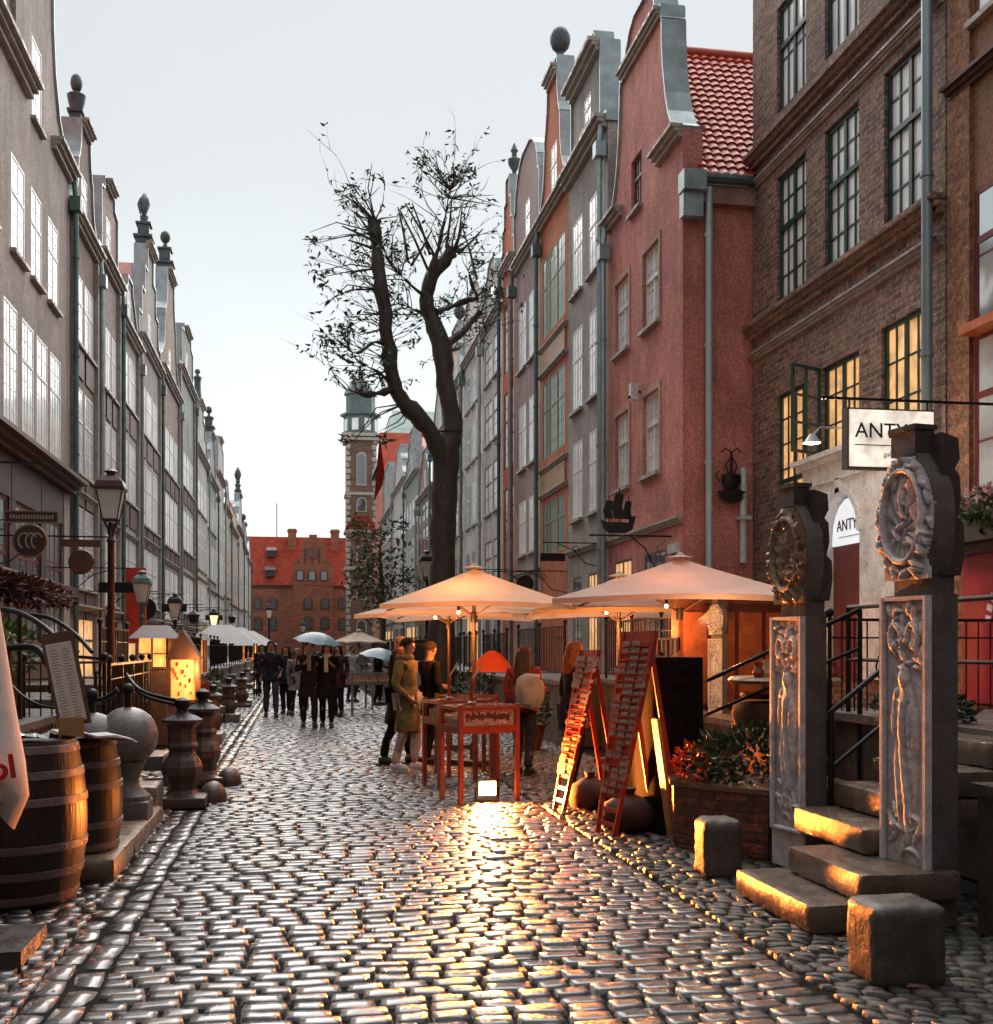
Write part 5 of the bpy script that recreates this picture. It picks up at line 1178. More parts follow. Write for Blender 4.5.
# cabinet under dark tarpaulin
M_tarp = simple('black_tarpaulin', (.014, .010, .008), .9, 0, .5, 14, .8, spec=.1)
m = MB(); n = 36; vs = []
for k in range(10):
    f = k / 9
    for i in range(n):
        a = 2*math.pi*i/n; sq = (abs(math.cos(a))**6 + abs(math.sin(a))**6) ** (-1/6); r = 1 + (.10 * (1-f)) * math.sin(a*9 + math.sin(k*.7)) * .35 + .05*(1-f)
        vs.append((3.26 + .25*sq*math.cos(a)*r, 10.1 + .60*sq*math.sin(a)*r, 1.52*f))
m.add(vs, [(r*n+i, r*n+(i+1)%n, (r+1)*n+(i+1)%n, (r+1)*n+i) for r in range(9) for i in range(n)] + [tuple(range(9*n, 10*n))])
tag(m.build('covered_cabinet', M_tarp, None, 60), 'tall cabinet draped in black tarpaulin behind the red boards', 'cabinet')
for k in range(7):
    y = 9.5 + k * .16
tb = thing('necklace_bust_row', (3.22, 9.55, 1.58), 'dark rack hung with small pendants on top of the covered cabinet', 'rack')
m = MB(); m.bar((0, -.1, .1), (0, .7, .1), .02, .02); m.bar((0, -.1, 0), (0, -.1, .1), .02, .02); m.bar((0, .7, 0), (0, .7, .1), .02, .02); o_ = m.build('rail', M_iron, None); o_.parent = tb
for k in range(6): o_ = MB().box(-.01, .012, -.06 + k*.13, -.02 + k*.13, -.02 - .02*(k % 3), .09).build('pendant', M_card if k % 2 else M_redboard, None); o_.parent = tb

for o_ in children(tree):
    if o_.name.startswith('trunk'): crumple(o_.data, .055, 4.5)
# ================================================================== CARVED PILLARS
M_relief, t, b = newmat('carved_paled_stone')  # carved face paled in its colour to offset the low light
g_ = N(t, 'ShaderNodeNewGeometry'); p_ = g_.outputs['Position']
c_ = ramp(t, noise(t, p_, 7, 6, .75), [(.3, (.36, .35, .36)), (.5, (.62, .60, .61)), (.72, (.78, .76, .76))])
c_ = mixc(t, .7, c_, ramp(t, noise(t, p_, 110, 3, .9), [(.35, (.55, .55, .55)), (.65, (1.4, 1.4, 1.4))]), 'MULTIPLY')
pt = ramp(t, g_.outputs['Pointiness'], [(.45, (.55, .5, .47)), (.5, (1, 1, 1)), (.55, (1.15, 1.12, 1.1))])  # creases darkened and raised edges paled in the colour
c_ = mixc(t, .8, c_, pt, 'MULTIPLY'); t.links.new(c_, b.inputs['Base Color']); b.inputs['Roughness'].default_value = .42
bump(t, b, noise(t, p_, 60, 3, .8), .4, .008)
M_pstone = stone('speckled_shaft_stone', (.12, .105, .10), .5)  # shaft stone, darker than the carved face in front of it
M_bronze = stone('dark_gilded_stone', (.26, .17, .11), .25)
def relief(name, mat, parent, X, y0, y1, z0, z1, kind, ny=56, nz=170, amp=.05, seed=1):
    """carved face towards -x: real relief height; y runs away from the viewer"""
    rg_ = np.random.RandomState(seed); A, B = np.meshgrid(np.linspace(-1, 1, ny), np.linspace(0, 1, nz))
    def blob(cx_, cz_, rx, rz, h, p=2.0):
        d = np.abs((A-cx_)/rx)**p + np.abs((B-cz_)/rz)**p; return h*np.sqrt(np.clip(1-d, 0, 1))
    H = np.zeros_like(A); asp = (z1-z0)/((y1-y0)/2)
    def leafb(cx_, cz_, l_, w_, an, h):
        X_ = A-cx_; Z_ = (B-cz_)*asp; U_ = X_*math.cos(an)+Z_*math.sin(an); W_ = -X_*math.sin(an)+Z_*math.cos(an) + .9*U_*U_
        return h*np.sqrt(np.clip(1-(U_/l_)**2-(W_/w_)**2, 0, 1))
    if kind == 'figure':
        H = np.maximum(H, blob(.05, .70, .22, .045, .9)); H = np.maximum(H, blob(.0, .55, .42, .15, .8)); H = np.maximum(H, blob(.0, .36, .50, .27, .7))
        H = np.maximum(H, blob(-.42, .50, .13, .10, .65)); H = np.maximum(H, blob(.45, .56, .12, .10, .6)); H = np.maximum(H, blob(.35, .64, .20, .03, .6))
        folds = .22*np.sin(A*17 + 3*np.sin(B*9) + B*6)*(H > .15)*(B < .62); H = H + folds*np.clip(H, 0, 1)
        for _ in range(30):
            H = np.maximum(H, leafb(rg_.uniform(-.6, .6), rg_.uniform(.06, .22), .30, .07, rg_.uniform(0, 3.14), rg_.uniform(.3, .7)))
        for _ in range(46):
            H = np.maximum(H, leafb(rg_.uniform(-.75, .75), rg_.uniform(.74, .97), .22, .06, rg_.uniform(0, 3.14), rg_.uniform(.3, .8)))
        H = H + .06*np.sin(A*9 + 4*np.sin(B*23))*np.sin(B*70 + A*5)
        for sg in (-1, 1):
            for k in range(16):
                th_ = k/15*5.2; r_ = .34*(1-k/20); H = np.maximum(H, blob(sg*(.42 - r_*math.cos(th_)*.9), .84 + r_*.22*math.sin(th_), .10, .016, .85))
        fr = (np.abs(A) > .88) | (B < .012) | (B > .988); H = np.where(fr, .75, H)
        H = np.where((np.abs(A) > .82) & (np.abs(A) <= .88), -.1, H)
    else:
        E_ = np.sqrt(A**2 + ((B-.52)/.46)**2)  if False else np.sqrt((A/.82)**2 + ((B-.52)*2/.86)**2)
        H = np.where((E_ > .80) & (E_ < .95), .9*np.sqrt(np.clip(1-((E_-.875)/.075)**2, 0, 1)) + .1, H)
        inn = E_ < .8
        ang = np.arctan2((B-.40)*2, A); H = np.where(inn, .25 + .22*np.sin(ang*13 + seed)*np.clip(1.1-E_, 0, 1) + .45*np.exp(-((A-.05)**2/.05 + (B-.66)**2/.02)), H)
        for _ in range(70):
            a_ = rg_.uniform(0, 6.28); r_ = rg_.uniform(.93, 1.15); H = np.maximum(H, leafb(.82*r_*math.cos(a_), .52 + .43*r_*math.sin(a_), .20, .07, rg_.uniform(0, 3.14), rg_.uniform(.5, 1.1)))
        for _ in range(46 if seed > 1 else 16):
            H = np.maximum(H, leafb(rg_.uniform(-.5, .5), rg_.uniform(.25, .85), .22, .06, rg_.uniform(0, 3.14), rg_.uniform(.5, .9)))
    Y = y0 + (A+1)/2*(y1-y0); Z = z0 + B*(z1-z0)
    if kind != 'figure':
        keep = ((A/.98)**2 + ((B-.5)*2/1.0)**2) < 1.02
        keep = keep | ((B < .16) & (np.abs(A) < .8)) | ((B > .9) & (np.abs(A) < .35))
    else: keep = np.ones_like(A, bool)
    V = np.stack([X - H*amp, Y, Z], -1).reshape(-1, 3); K = keep
    F = [(j*ny+i, (j+1)*ny+i, (j+1)*ny+i+1, j*ny+i+1) for j in range(nz-1) for i in range(ny-1) if K[j, i] and K[j+1, i] and K[j, i+1] and K[j+1, i+1]]
    # rim back to the slab
    n = len(V); V2 = V.copy(); V2[:, 0] = X + .03; from collections import Counter
    cnt = Counter(); 
    for f in F:
        for q in range(4): cnt[tuple(sorted((f[q], f[(q+1) % 4])))] += 1
    rim = [e_ for e_, k in cnt.items() if k == 1]
    F += [(a_, b_, b_+n, a_+n) for a_, b_ in rim]
    me = bpy.data.meshes.new(name); me.from_pydata(np.concatenate([V, V2]).tolist(), [], F)
    bm = bmesh.new(); bm.from_mesh(me); bmesh.ops.delete(bm, geom=[v for v in bm.verts if not v.link_faces], context='VERTS'); bmesh.ops.recalc_face_normals(bm, faces=bm.faces); bm.to_mesh(me); bm.free()
    me.shade_smooth(); me.set_sharp_from_angle(angle=R(50)); me.materials.append(mat); ob = bpy.data.objects.new(name, me); COL.objects.link(ob); ob.parent = parent
    return ob
def pillar(loc, rz, label, seed, gold, s=1.0):
    rz += R(9)
    t_ = thing('carved_pillar', loc, label, 'pillar', None, rz); t_.scale = (s * .9, s * .84, s)
    def add(m, n, mat, sm=0): o_ = m.build(n, mat, None, sm); o_.parent = t_; return o_
    m = MB(); m.box(0, .20, -.25, .25, 0, 1.93); add(m, 'shaft', M_pstone)
    add(MB().box(.03, .22, -.19, .19, 1.93, 2.06), 'neck', M_pstone)
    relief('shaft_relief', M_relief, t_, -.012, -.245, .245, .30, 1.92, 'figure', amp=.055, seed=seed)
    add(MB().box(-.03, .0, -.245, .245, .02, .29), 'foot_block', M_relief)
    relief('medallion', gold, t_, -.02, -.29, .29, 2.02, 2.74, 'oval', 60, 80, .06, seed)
    m = MB(); pr = [(-.20, 2.04), (-.27, 2.16), (-.29, 2.36), (-.27, 2.54), (-.18, 2.68), (-.10, 2.76), (.10, 2.76), (.18, 2.68), (.27, 2.54), (.29, 2.36), (.27, 2.16), (.20, 2.04)]
    m.prism(pr, lambda a_, b_, q: (-.01 + q, a_, b_), 0, .16); add(m, 'medallion_slab', M_pstone, 30)
    # stepped scroll back, as seen from the side
    m = MB(); prs = [(.10, 2.04), (.25, 2.04), (.28, 2.2), (.27, 2.34), (.22, 2.38), (.25, 2.48), (.24, 2.62), (.20, 2.66), (.24, 2.72), (.23, 2.84), (.10, 2.87), (.09, 2.7)]
    m.prism(prs, lambda a_, b_, q: (a_, q, b_), -.22, .14); add(m, 'scroll_back', M_darkstone, 30)
    add(MB().box(-.02, .13, -.10, .16, 2.76, 2.90).box(-.035, .145, -.115, .175, 2.90, 2.93), 'top_block', M_darkstone)
    return t_
M_goldst = M_relief
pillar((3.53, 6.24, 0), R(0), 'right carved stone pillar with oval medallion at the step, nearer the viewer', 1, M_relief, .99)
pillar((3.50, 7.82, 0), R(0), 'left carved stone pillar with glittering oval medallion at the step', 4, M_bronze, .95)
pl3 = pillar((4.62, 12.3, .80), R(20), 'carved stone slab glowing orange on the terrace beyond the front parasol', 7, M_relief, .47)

def rockbox(x0, x1, y0, y1, z0, z1, r=.03, amp=.006, f=9.0, cell=.045):
    nx, ny, nz = [max(3, int((b_-a_)/cell)) for a_, b_ in ((x0, x1), (y0, y1), (z0, z1))]; V = {}; vs = []; fs = []
    def vid(i, j, k):
        if (i, j, k) not in V:
            p = Vector((x0+(x1-x0)*i/nx, y0+(y1-y0)*j/ny, z0+(z1-z0)*k/nz)); q = Vector((min(max(p.x, x0+r), x1-r), min(max(p.y, y0+r), y1-r), min(max(p.z, z0+r), z1-r))); dd = p-q
            if dd.length > 1e-6: nrm = dd.normalized(); p = q + nrm*min(r, dd.length) if sum(1 for t_ in dd if abs(t_) > 1e-6) > 1 else p
            else: nrm = Vector((0, 0, 0))
            h = mnoise.noise(p*f) + .5*mnoise.noise(p*f*2.7) + .35*mnoise.noise(p*f*6)
            p = p + nrm*h*amp - (nrm*abs(mnoise.noise(p*f*1.7))*amp*2.5 if sum(1 for t_ in dd if abs(t_) > 1e-6) > 1 else Vector((0, 0, 0)))
            V[(i, j, k)] = len(vs); vs.append(p)
        return V[(i, j, k)]
    for k_, n1, n2 in ((0, ny, nz), (1, nx, nz), (2, nx, ny)):
        for s_ in (0, 1):
            for a_ in range(n1):
                for b_ in range(n2):
                    c_ = [(a_, b_), (a_+1, b_), (a_+1, b_+1), (a_, b_+1)]; e_ = (nx, ny, nz)[k_]*s_
                    fs.append(tuple(vid(*((e_, p, q) if k_ == 0 else (p, e_, q) if k_ == 1 else (p, q, e_))) for p, q in c_))
    return MB().add(vs, fs)
# ================================================================== STEPS AND STONES ON THE RIGHT
def bevbox(x0, x1, y0, y1, z0, z1, r=.02):
    bm = bmesh.new(); bmesh.ops.create_cube(bm, size=1); bmesh.ops.transform(bm, matrix=Matrix.Translation(((x0+x1)/2, (y0+y1)/2, (z0+z1)/2)) @ Matrix.Diagonal((x1-x0, y1-y0, z1-z0, 1)), verts=bm.verts)
    bmesh.ops.bevel(bm, geom=bm.edges[:], offset=r, segments=3, affect='EDGES', profile=.5); m = MB(); m.v = [tuple(v.co) for v in bm.verts]; m.f = [tuple(v.index for v in f.verts) for f in bm.faces]; bm.free(); return m
st = thing('stone_steps', (3.4, 6.7, 0), 'wet stone steps rising between the two carved pillars', 'steps')
for i in range(6):
    y0_, y1_ = (6.0, 7.1) if i == 0 else (5.96 + (0 if i == 1 else .52), 6.95 if i == 1 else 7.5)
    x0_ = 2.80 + i * .29; o_ = rockbox(x0_, x0_ + (.62 if i < 5 else .6), y0_, y1_, .168 * i + .002, .168 * (i + 1), .022, .005, 10, .035).build('step', stone('wet_step_stone', (.13, .095, .07), .25), st, 40)
def stonepost(x0, x1, y0, y1, h, label, lean=0):
    m = rockbox(x0, x1, y0, y1, -.03, h, .055, .0055, 7, .022)
    return tag(m.build('guard_stone', M_stone2, None, 70), label, 'bollard', 'guard stones on the right pavement')
M_stone2 = stone('mossy_weathered_granite', (.085, .07, .06), .5, .6)
stonepost(2.68, 3.06, 5.02, 5.36, .38, 'squat weathered stone block at the lower right, in front of the right pillar')
stonepost(2.80, 3.08, 7.62, 7.92, .40, 'small squat stone block with one lit side beside the brick planter')
# brick planter
pl_ = thing('brick_planter', (3.6, 8.7, 0), 'low dark brick planter overflowing with plants left of the carved pillars', 'planter')
B_pl = brick('wet_dark_brick', (.10, .035, .02), (.18, .07, .04), (.05, .04, .035), .24, .075, .35)
m = MB(); pp = [(2.97, 8.85), (3.12, 8.58), (3.46, 8.12), (4.3, 8.3), (4.3, 9.3), (3.1, 9.3)]; m.prism(pp, lambda a_, b_, q: (a_, b_, q), 0, .5); m.build('brick_wall', B_pl, pl_)
m = MB(); pq = [(2.94, 8.85), (3.10, 8.56), (3.45, 8.09), (4.32, 8.27), (4.32, 9.33), (3.08, 9.33)]; m.prism(pq, lambda a_, b_, q: (a_, b_, q), .5, .54); m.build('coping', stone('wet_brick_coping', (.18, .10, .06), .15), pl_)
def foliage(name, c, sx, sy, sz, n, s, mat, parent=None, seed=1, drop=0):
    rg_ = random.Random(seed); m = MB()
    for _ in range(n):
        u = Vector((rg_.gauss(0, 1), rg_.gauss(0, 1), rg_.gauss(0, 1))).normalized() * rg_.uniform(.5, 1) ** .5
        p = Vector(c) + Vector((u.x*sx, u.y*sy, u.z*sz)) - Vector((0, 0, drop*rg_.random()**2)); d = (u + Vector((rg_.uniform(-.8, .8), rg_.uniform(-.8, .8), rg_.uniform(-.3, .8)))).normalized(); a = d.cross(Vector((rg_.uniform(-1, 1), rg_.uniform(-1, 1), rg_.uniform(-1, 1)))).normalized(); q = s*rg_.uniform(.6, 1.4); nn = a.cross(d)*q*.15
        m.add([p, p+d*q*.4+a*q*.3+nn, p+d*q, p+d*q*.4-a*q*.3+nn], [(0, 1, 2), (0, 2, 3)])
    return m.build(name, mat, parent, fix=False)
M_leafd = simple('dark_green_leaf', (.035, .06, .022), .4, 0, .6, 15, 0); M_leafr = simple('red_orange_leaf', (.45, .07, .02), .5, 0, .5, 20, 0); M_petal = simple('pink_petal', (.75, .42, .48), .6, 0, .2, 30, 0)
foliage('plants', (3.65, 8.75, .72), .55, .42, .26, 1500, .07, M_leafd, pl_, 2, .1); foliage('flowers', (3.12, 8.85, .66), .13, .18, .16, 300, .05, M_leafr, pl_, 3)
# terraces on the right
def terrace(name, x0, x1, y0, y1, h, label, mat, rail=True, capm=None, posts=None, group=None, railmat=None):
    t_ = thing(name, ((x0+x1)/2, (y0+y1)/2, 0), label, 'terrace', group); side = 1 if x0 > 0 else -1; xf_ = x0 if side > 0 else x1
    MB().box(x0, x1, y0, y1, 0, h).build('terrace_wall', mat, t_)
    MB().box(x0 - .05, x1 + .05 if side < 0 else x1, y0 - .04, y1 + .04, h, h + .07).build('coping', capm or M_stone, t_)
    if rail:
        n = max(2, int((y1-y0)/1.4)); X = xf_ + side*.06
        for i in range(n+1):
            y = y0 + .05 + (y1-y0-.1)*i/n; m = MB(); m.cyl((X, y, h+.07), (X, y, h+1.0), .022, n=6); m.ball((X, y, h+1.03), .04, 8); m.build('railing_post', railmat or M_iron, t_, 40)
        m = MB(); m.bar((X, y0+.05, h+.95), (X, y1-.05, h+.95), .04, .025); m.bar((X, y0+.05, h+.2), (X, y1-.05, h+.2), .02, .02); m.bar((X, y0+.05, h+.78), (X, y1-.05, h+.78), .015, .015)
        y = y0 + .16
        while y < y1 - .1: m.cyl((X, y, h+.2), (X, y, h+.95), .008, n=4, caps=False); y += .13
        m.build('railing', railmat or M_iron, t_)
    return t_
W_dk = stone('dark_terrace_masonry', (.075, .06, .05), .5, .3)
terrace('stone_terrace', 4.6, 7.3, 4.0, 9.35, .98, 'dark masonry terrace in front of the brown brick house', W_dk, False)
tag(MB().box(3.78, 4.55, 3.2, 5.93, 0, .78).box(3.74, 4.58, 3.18, 5.95, .78, .84).build('side_wall', W_dk), 'dark low wall running on behind the right carved pillar', 'wall')
terrace('stone_terrace', 4.75, 6.15, 13.4, 17.7, 1.05, 'dark terrace with iron railing below the pink house side wall', W_dk, True)
terrace('stone_terrace', 4.2, 6.15, 18.1, 22.2, 1.0, 'dark terrace with iron fence in front of the pink house', W_dk, True)
for k, (y0_, y1_, l) in enumerate(((22.8, 25.9, 'terrace with iron railing in front of the grey right hand house'), (26.9, 29.0, 'terrace with railing below the orange house with green windows'), (29.6, 34.4, 'terrace with railing in front of the mauve and slim red houses'), (35.2, 42.5, 'long terrace with railing beyond the tree on the right'), (43.5, 52, 'farther railed terrace in the right row'), (53, 66, 'distant railed terrace in the right row'))):
    terrace('stone_terrace', 4.1, 6.15, y0_, y1_, .95, l, W_dk if k % 2 else stone('brown_terrace_masonry', (.14, .10, .08), .5, .3), True)
# terrace of the middle stretch, with lit counter
tm = terrace('stone_terrace', 4.35, 7.3, 9.75, 13.1, .80, 'terrace with lit shop counter seen under the front parasol', stone('rust_terrace_masonry', (.16, .07, .04), .5), False)
ct_ = thing('shop_counter', (4.5, 10.2, .87), 'rounded dark wooden counter with pale edge glowing on the terrace under the parasol', 'counter')
for z, r_, hh in ((.0, .50, .22), (.26, .42, .05), (.40, .54, .06)):
    o_ = MB().lathe([(r_, z), (r_ + .03, z + hh*.5), (r_, z + hh)], (0, 0, 0), 24, .9, 1.0).build('counter_top' if z > .3 else 'counter_tier', M_brownwood if z < .3 else simple('lit_pale_edge', (.42, .25, .14), .25), None, 40); o_.parent = ct_  # paleness of the lit top edge is put into its colour
for k in range(7): o_ = MB().lathe([(.04, .46), (.06, .50), (.03, .56 + .02*(k % 3)), (.045, .60 + .02*(k % 3))], (-.35 + .12*k, -.25 + .09*(k % 3), 0), 10).build('ornament', M_card if k % 2 else M_redwood, None, 40); o_.parent = ct_
lampat('shop_bulb_light', (4.25, 11.3, 1.75), 26, (1, .5, .2), .06)
t_ = thing('wall_lamp', (4.75, 12.75, 1.93), 'small white shaded lamp lighting the terrace shop behind the front parasol', 'lamp')
o_ = MB().lathe([(.05, .1), (.17, .0), (.15, .0), (.04, .08)], (0,0,0), 16).build('shade', simple('white_enamel', (.6, .6, .6), .3), None, 40); o_.parent = t_
o_ = MB().ball((0, 0, .01), .035, 8).build('bulb', glow('white_bulb', (1, .85, .65), 12), None); o_.parent = t_
o_ = MB().tube([(0, 0, .1), (0, .05, .18), (0.0, .25, .2)], .012, 5).build('arm', M_iron, None); o_.parent = t_
sh_ = thing('shop_cabinet', (4.9, 12.9, .87), 'tall wooden shop cabinet with lit edge behind the terrace counter', 'cabinet')
o_ = MB().box(-.5, .9, 0, .3, 0, 1.25).build('body', simple('dark_red_wood', (.11, .03, .018), .4, 0, .3, 9, .2), None); o_.parent = sh_
for k in range(4): o_ = MB().box(-.45 + k*.34, -.17 + k*.34, -.03, 0, .08, 1.15).build('door_panel', simple('orange_wood', (.30, .10, .04), .4, 0, .3, 9, .2), None); o_.parent = sh_
o_ = MB().box(-.56, .96, -.06, .34, 1.25, 1.31).build('top', M_brownwood, None); o_.parent = sh_
# stair railings
def stair_rail(name, pts, label, rise=.32, posts=((0, 1), (1, 1)), r=.02, two=True):
    t_ = thing(name, tuple(pts[0][:2]) + (0,), label, 'railing'); P = [Vector(p) for p in pts]
    MB().tube(P, r, 8).build('handrail', M_iron, t_, 40)
    if two: MB().tube([p - Vector((0, 0, rise)) for p in P], r*.8, 8).build('lower_rail', M_iron, t_, 40)
    for p in (P[0], P[-1]): MB().cyl((p.x, p.y, 0), (p.x, p.y, p.z), r*1.1, n=8).build('railing_post', M_iron, t_, 40)
    return t_
stair_rail('iron_railing', [(3.75, 10.6, 1.22), (4.6, 8.9, 1.92)], 'pair of slanting iron rails under the front parasol')
stair_rail('iron_railing', [(3.72, 7.62, 1.15), (4.5, 7.62, 1.75)], 'slanting iron handrail between the two carved pillars', .4)
stair_rail('iron_railing', [(3.85, 5.6, 1.42), (4.7, 5.5, 2.05)], 'slanting iron handrail right of the right carved pillar', .38)
stair_rail('iron_railing', [(4.7, 5.0, 1.95), (4.7, 9.3, 1.95)], 'level iron rail along the terrace of the brown brick house', .45)
m = MB()
for k in range(6): m.box(4.58, 4.60, 6.6 + k*.15, 6.73 + k*.15, .05, .94)
# red shop front with arched white lettering, window box with pink flowers
rs = thing('red_storefront', (7.3, 10.9, 1.05), 'burgundy shop front with arc of white marks at the right edge', 'shop front')
o_ = MB().box(7.30, 7.42, 9.6, 11.75, 1.0, 2.62).build('panel', simple('burgundy_paint', (.28, .012, .03), .4, 0, .3, 4, .1), rs)
MB().box(7.2, 7.44, 9.5, 11.85, 2.62, 2.72).build('shop_cornice', M_darkstone, rs)
m = MB()
for k in range(13):
    a = math.pi * (.04 + .92 * k / 12); m.obox((7.29, 10.75 - .50*math.cos(a)*-1, 1.85 + .50*math.sin(a)), (.006, 0, 0), (0, .035*math.sin(a), .035*math.cos(a)*-1), (0, -.05*math.cos(a)*-1, .05*math.sin(a)))
for (yy_, zz_) in ((10.9, 1.25), (10.8, 1.32), (10.85, 1.18), (11.0, 1.5), (10.75, 1.2)): m.ball((7.29, yy_, zz_), .06, 6, .1, 1, 1)
m.build('white_marks', simple('white_sign_paint', (.75, .68, .70), .5), rs)
m = MB(); m.box(7.28, 7.3, 10.4, 11.1, 1.45, 1.8); m.build('sign_window', simple('bright_red_paint', (.45, .03, .03), .4), rs)
wbx = thing('window_box', (7.15, 10.8, 2.9), 'dark window box with pink flowers at the right edge under the lattice window', 'flower box')
MB().box(6.95, 7.36, 9.8, 11.75, 2.72, 3.02).build('trough', simple('dark_box', (.03, .02, .018), .7), wbx)
foliage('leaves', (7.12, 10.8, 3.06), .22, .98, .17, 900, .09, simple('fresh_leaf', (.07, .13, .03), .5, 0, .5, 12, 0), wbx, 5, .15); 
foliage('blossoms', (7.02, 10.8, 3.18), .16, .95, .09, 420, .055, M_petal, wbx, 6)
foliage('shrub_leaves', (4.75, 8.2, 1.14), .12, .7, .14, 700, .06, M_leafd, None, 8); sh1 = bpy.data.objects['shrub_leaves']; sh1.name = 'trough_plant'; tag(sh1, 'low dark shrub row on the terrace edge between the carved pillars', 'plant')

# ================================================================== SIGNS ON THE RIGHT
q0 = PY(845, 440, 10.8); q1 = PY(932, 440, 10.8); zc = 1.6 + 208/1150*11.65
sg = thing('illuminated_sign', ((q0.x+q1.x)/2, 10.8, zc), 'illuminated white hanging sign reading ANTYKI above the right pillar', 'sign')
wS = q1.x - q0.x; hS = .61; cxs = (q0.x+q1.x)/2
MB().box(q0.x, q1.x, 10.75, 10.87, zc-hS/2, zc+hS/2).build('sign_frame', simple('dark_sign_frame', (.08, .05, .04), .5), sg)
fc = MB().box(q0.x+.02, q1.x-.02, 10.735, 10.75, zc-hS/2+.02, zc+hS/2-.02).build('lit_face', pane('lit_acrylic', (.8, .78, .74), .08, .3, emit=(1, .86, .72), es=.75), sg)
text('ANTYKI', 'lettering', simple('dark_lettering', (.05, .05, .05), .5), sg, frame_at((cxs - .02, 10.731, zc+.07), (1, 0, 0), (0, 0, 1)), .215)
MB().box(q0.x+.07, q1.x-.07, 10.729, 10.734, zc-.075, zc-.065).build('underline', simple('dark_lettering', (.05, .05, .05), .5), sg)
text('galeria', 'small_lettering', simple('grey_lettering', (.35, .33, .3), .5), sg, frame_at((cxs, 10.731, zc-.16), (1, 0, 0), (0, 0, 1)), .07)
m = MB(); m.bar((q0.x-.25, 10.81, zc+hS/2+.10), (7.42, 10.81, zc+hS/2+.10), .025, .025); m.bar((q0.x+.05, 10.81, zc+hS/2), (q0.x+.05, 10.81, zc+hS/2+.1), .015, .015); m.bar((q1.x-.05, 10.81, zc+hS/2), (q1.x-.05, 10.81, zc+hS/2+.1), .015, .015)
m.build('bracket', M_iron, sg)
# ship sign
SX, SY, SZ = 5.28, 18.6, 3.72
sp_ = thing('ship_sign', (SX, SY, SZ), 'black iron sailing ship sign on a bracket before the pink house', 'sign')
m = MB(); m.prism([(-.26, -.12), (-.30, .02), (-.2, -.02), (.16, -.02), (.2, .08), (.3, .09), (.24, -.14), (.12, -.2), (-.16, -.2)], lambda a_, b_, q: (SX+a_, SY+q, SZ+b_), -.03, .03); m.build('hull', M_iron, sp_)
m = MB()
for x_, w_, h_ in ((-.16, .12, .34), (.02, .15, .46), (.18, .11, .34)): m.prism([(x_-w_*.6, .04), (x_-w_*.9, h_*.5), (x_-w_*.5, h_), (x_+w_*.5, h_), (x_+w_*.3, h_*.5), (x_+w_*.6, .04)], lambda a_, b_, q: (SX+a_, SY+q+x_*.1, SZ+b_), -.012, .012)
m.build('sails', M_iron, sp_)
m = MB(); [m.cyl((SX+x_, SY, SZ-.02), (SX+x_, SY, SZ+h_), .01, n=5) for x_, h_ in ((-.16, .42), (.02, .56), (.18, .42))]; m.build('masts', M_iron, sp_)
m = MB(); m.bar((SX-.5, SY, SZ-.24), (6.2, SY, SZ-.24), .03, .03); m.tube([(6.2, SY, SZ-.9), (5.9, SY, SZ-.75), (5.75, SY, SZ-.45), (5.5, SY, SZ-.25)], .014, 5); m.tube([(6.2, SY, SZ-.5), (6.0, SY, SZ-.6), (5.95, SY, SZ-.4), (6.1, SY, SZ-.3)], .01, 5); m.build('bracket', M_iron, sp_)
def bracket_sign(x0, y, z, L, side, label, kind, s=.22):
    t_ = thing('hanging_sign', (x0, y, z), label, 'sign', 'wrought iron hanging signs'); xe = x0 - side*L
    m = MB(); m.bar((x0, y, z), (xe, y, z), .022, .022); m.tube([(x0, y, z-.5), (x0-side*L*.3, y, z-.42), (x0-side*L*.5, y, z-.15), (x0-side*L*.75, y, z-.02)], .011, 5)
    sp__ = [(x0-side*(L*.45+.10*math.cos(a)*(1-a/9)), y, z-.15+.10*math.sin(a)*(1-a/9)) for a in np.arange(0, 8, .6)]; m.tube(sp__, .008, 4); m.build('bracket', M_iron, t_)
    c = (xe + side*s*1.1, y, z - s*1.5)
    m = MB()
    if kind == 'round': m.lathe([(s, -.015), (s*1.04, 0), (s, .015)], (0,0,0), 24); m.xf(Matrix.Translation(c) @ Matrix.Rotation(R(90), 4, 'X'))
    elif kind == 'lantern': m.lathe([(s*.25, -s*.9), (s*.5, -s*.8), (s*.7, s*.2), (s*.8, s*.25), (s*.3, s*.6), (s*.05, s*.8)], c, 6)
    else: m.box(c[0]-s*1.3, c[0]+s*1.3, y-.012, y+.012, c[2]-s*.4, c[2]+s*.4)
    m.build('plate', M_iron, t_); m = MB()
    for q in (-.5, .5): m.bar((c[0]+q*s, y, c[2] + s*.3), (c[0]+q*s, y, z), .008, .008)
    m.build('chain', M_iron, t_); return t_, c
bracket_sign(6.2, 22.9, 3.75, 1.3, 1, 'curly iron bracket sign on the corner of the grey house', 'plate', .2)
bracket_sign(6.2, 26.3, 3.4, 1.2, 1, 'round iron sign on a curled bracket below the green windows', 'round', .2)
bracket_sign(6.2, 33.2, 3.9, 1.4, 1, 'dark six sided lantern hanging before the slim red house', 'lantern', .38)
bracket_sign(6.2, 29.6, 3.6, 1.2, 1, 'flat dark hanging sign before the mauve house', 'plate', .22)
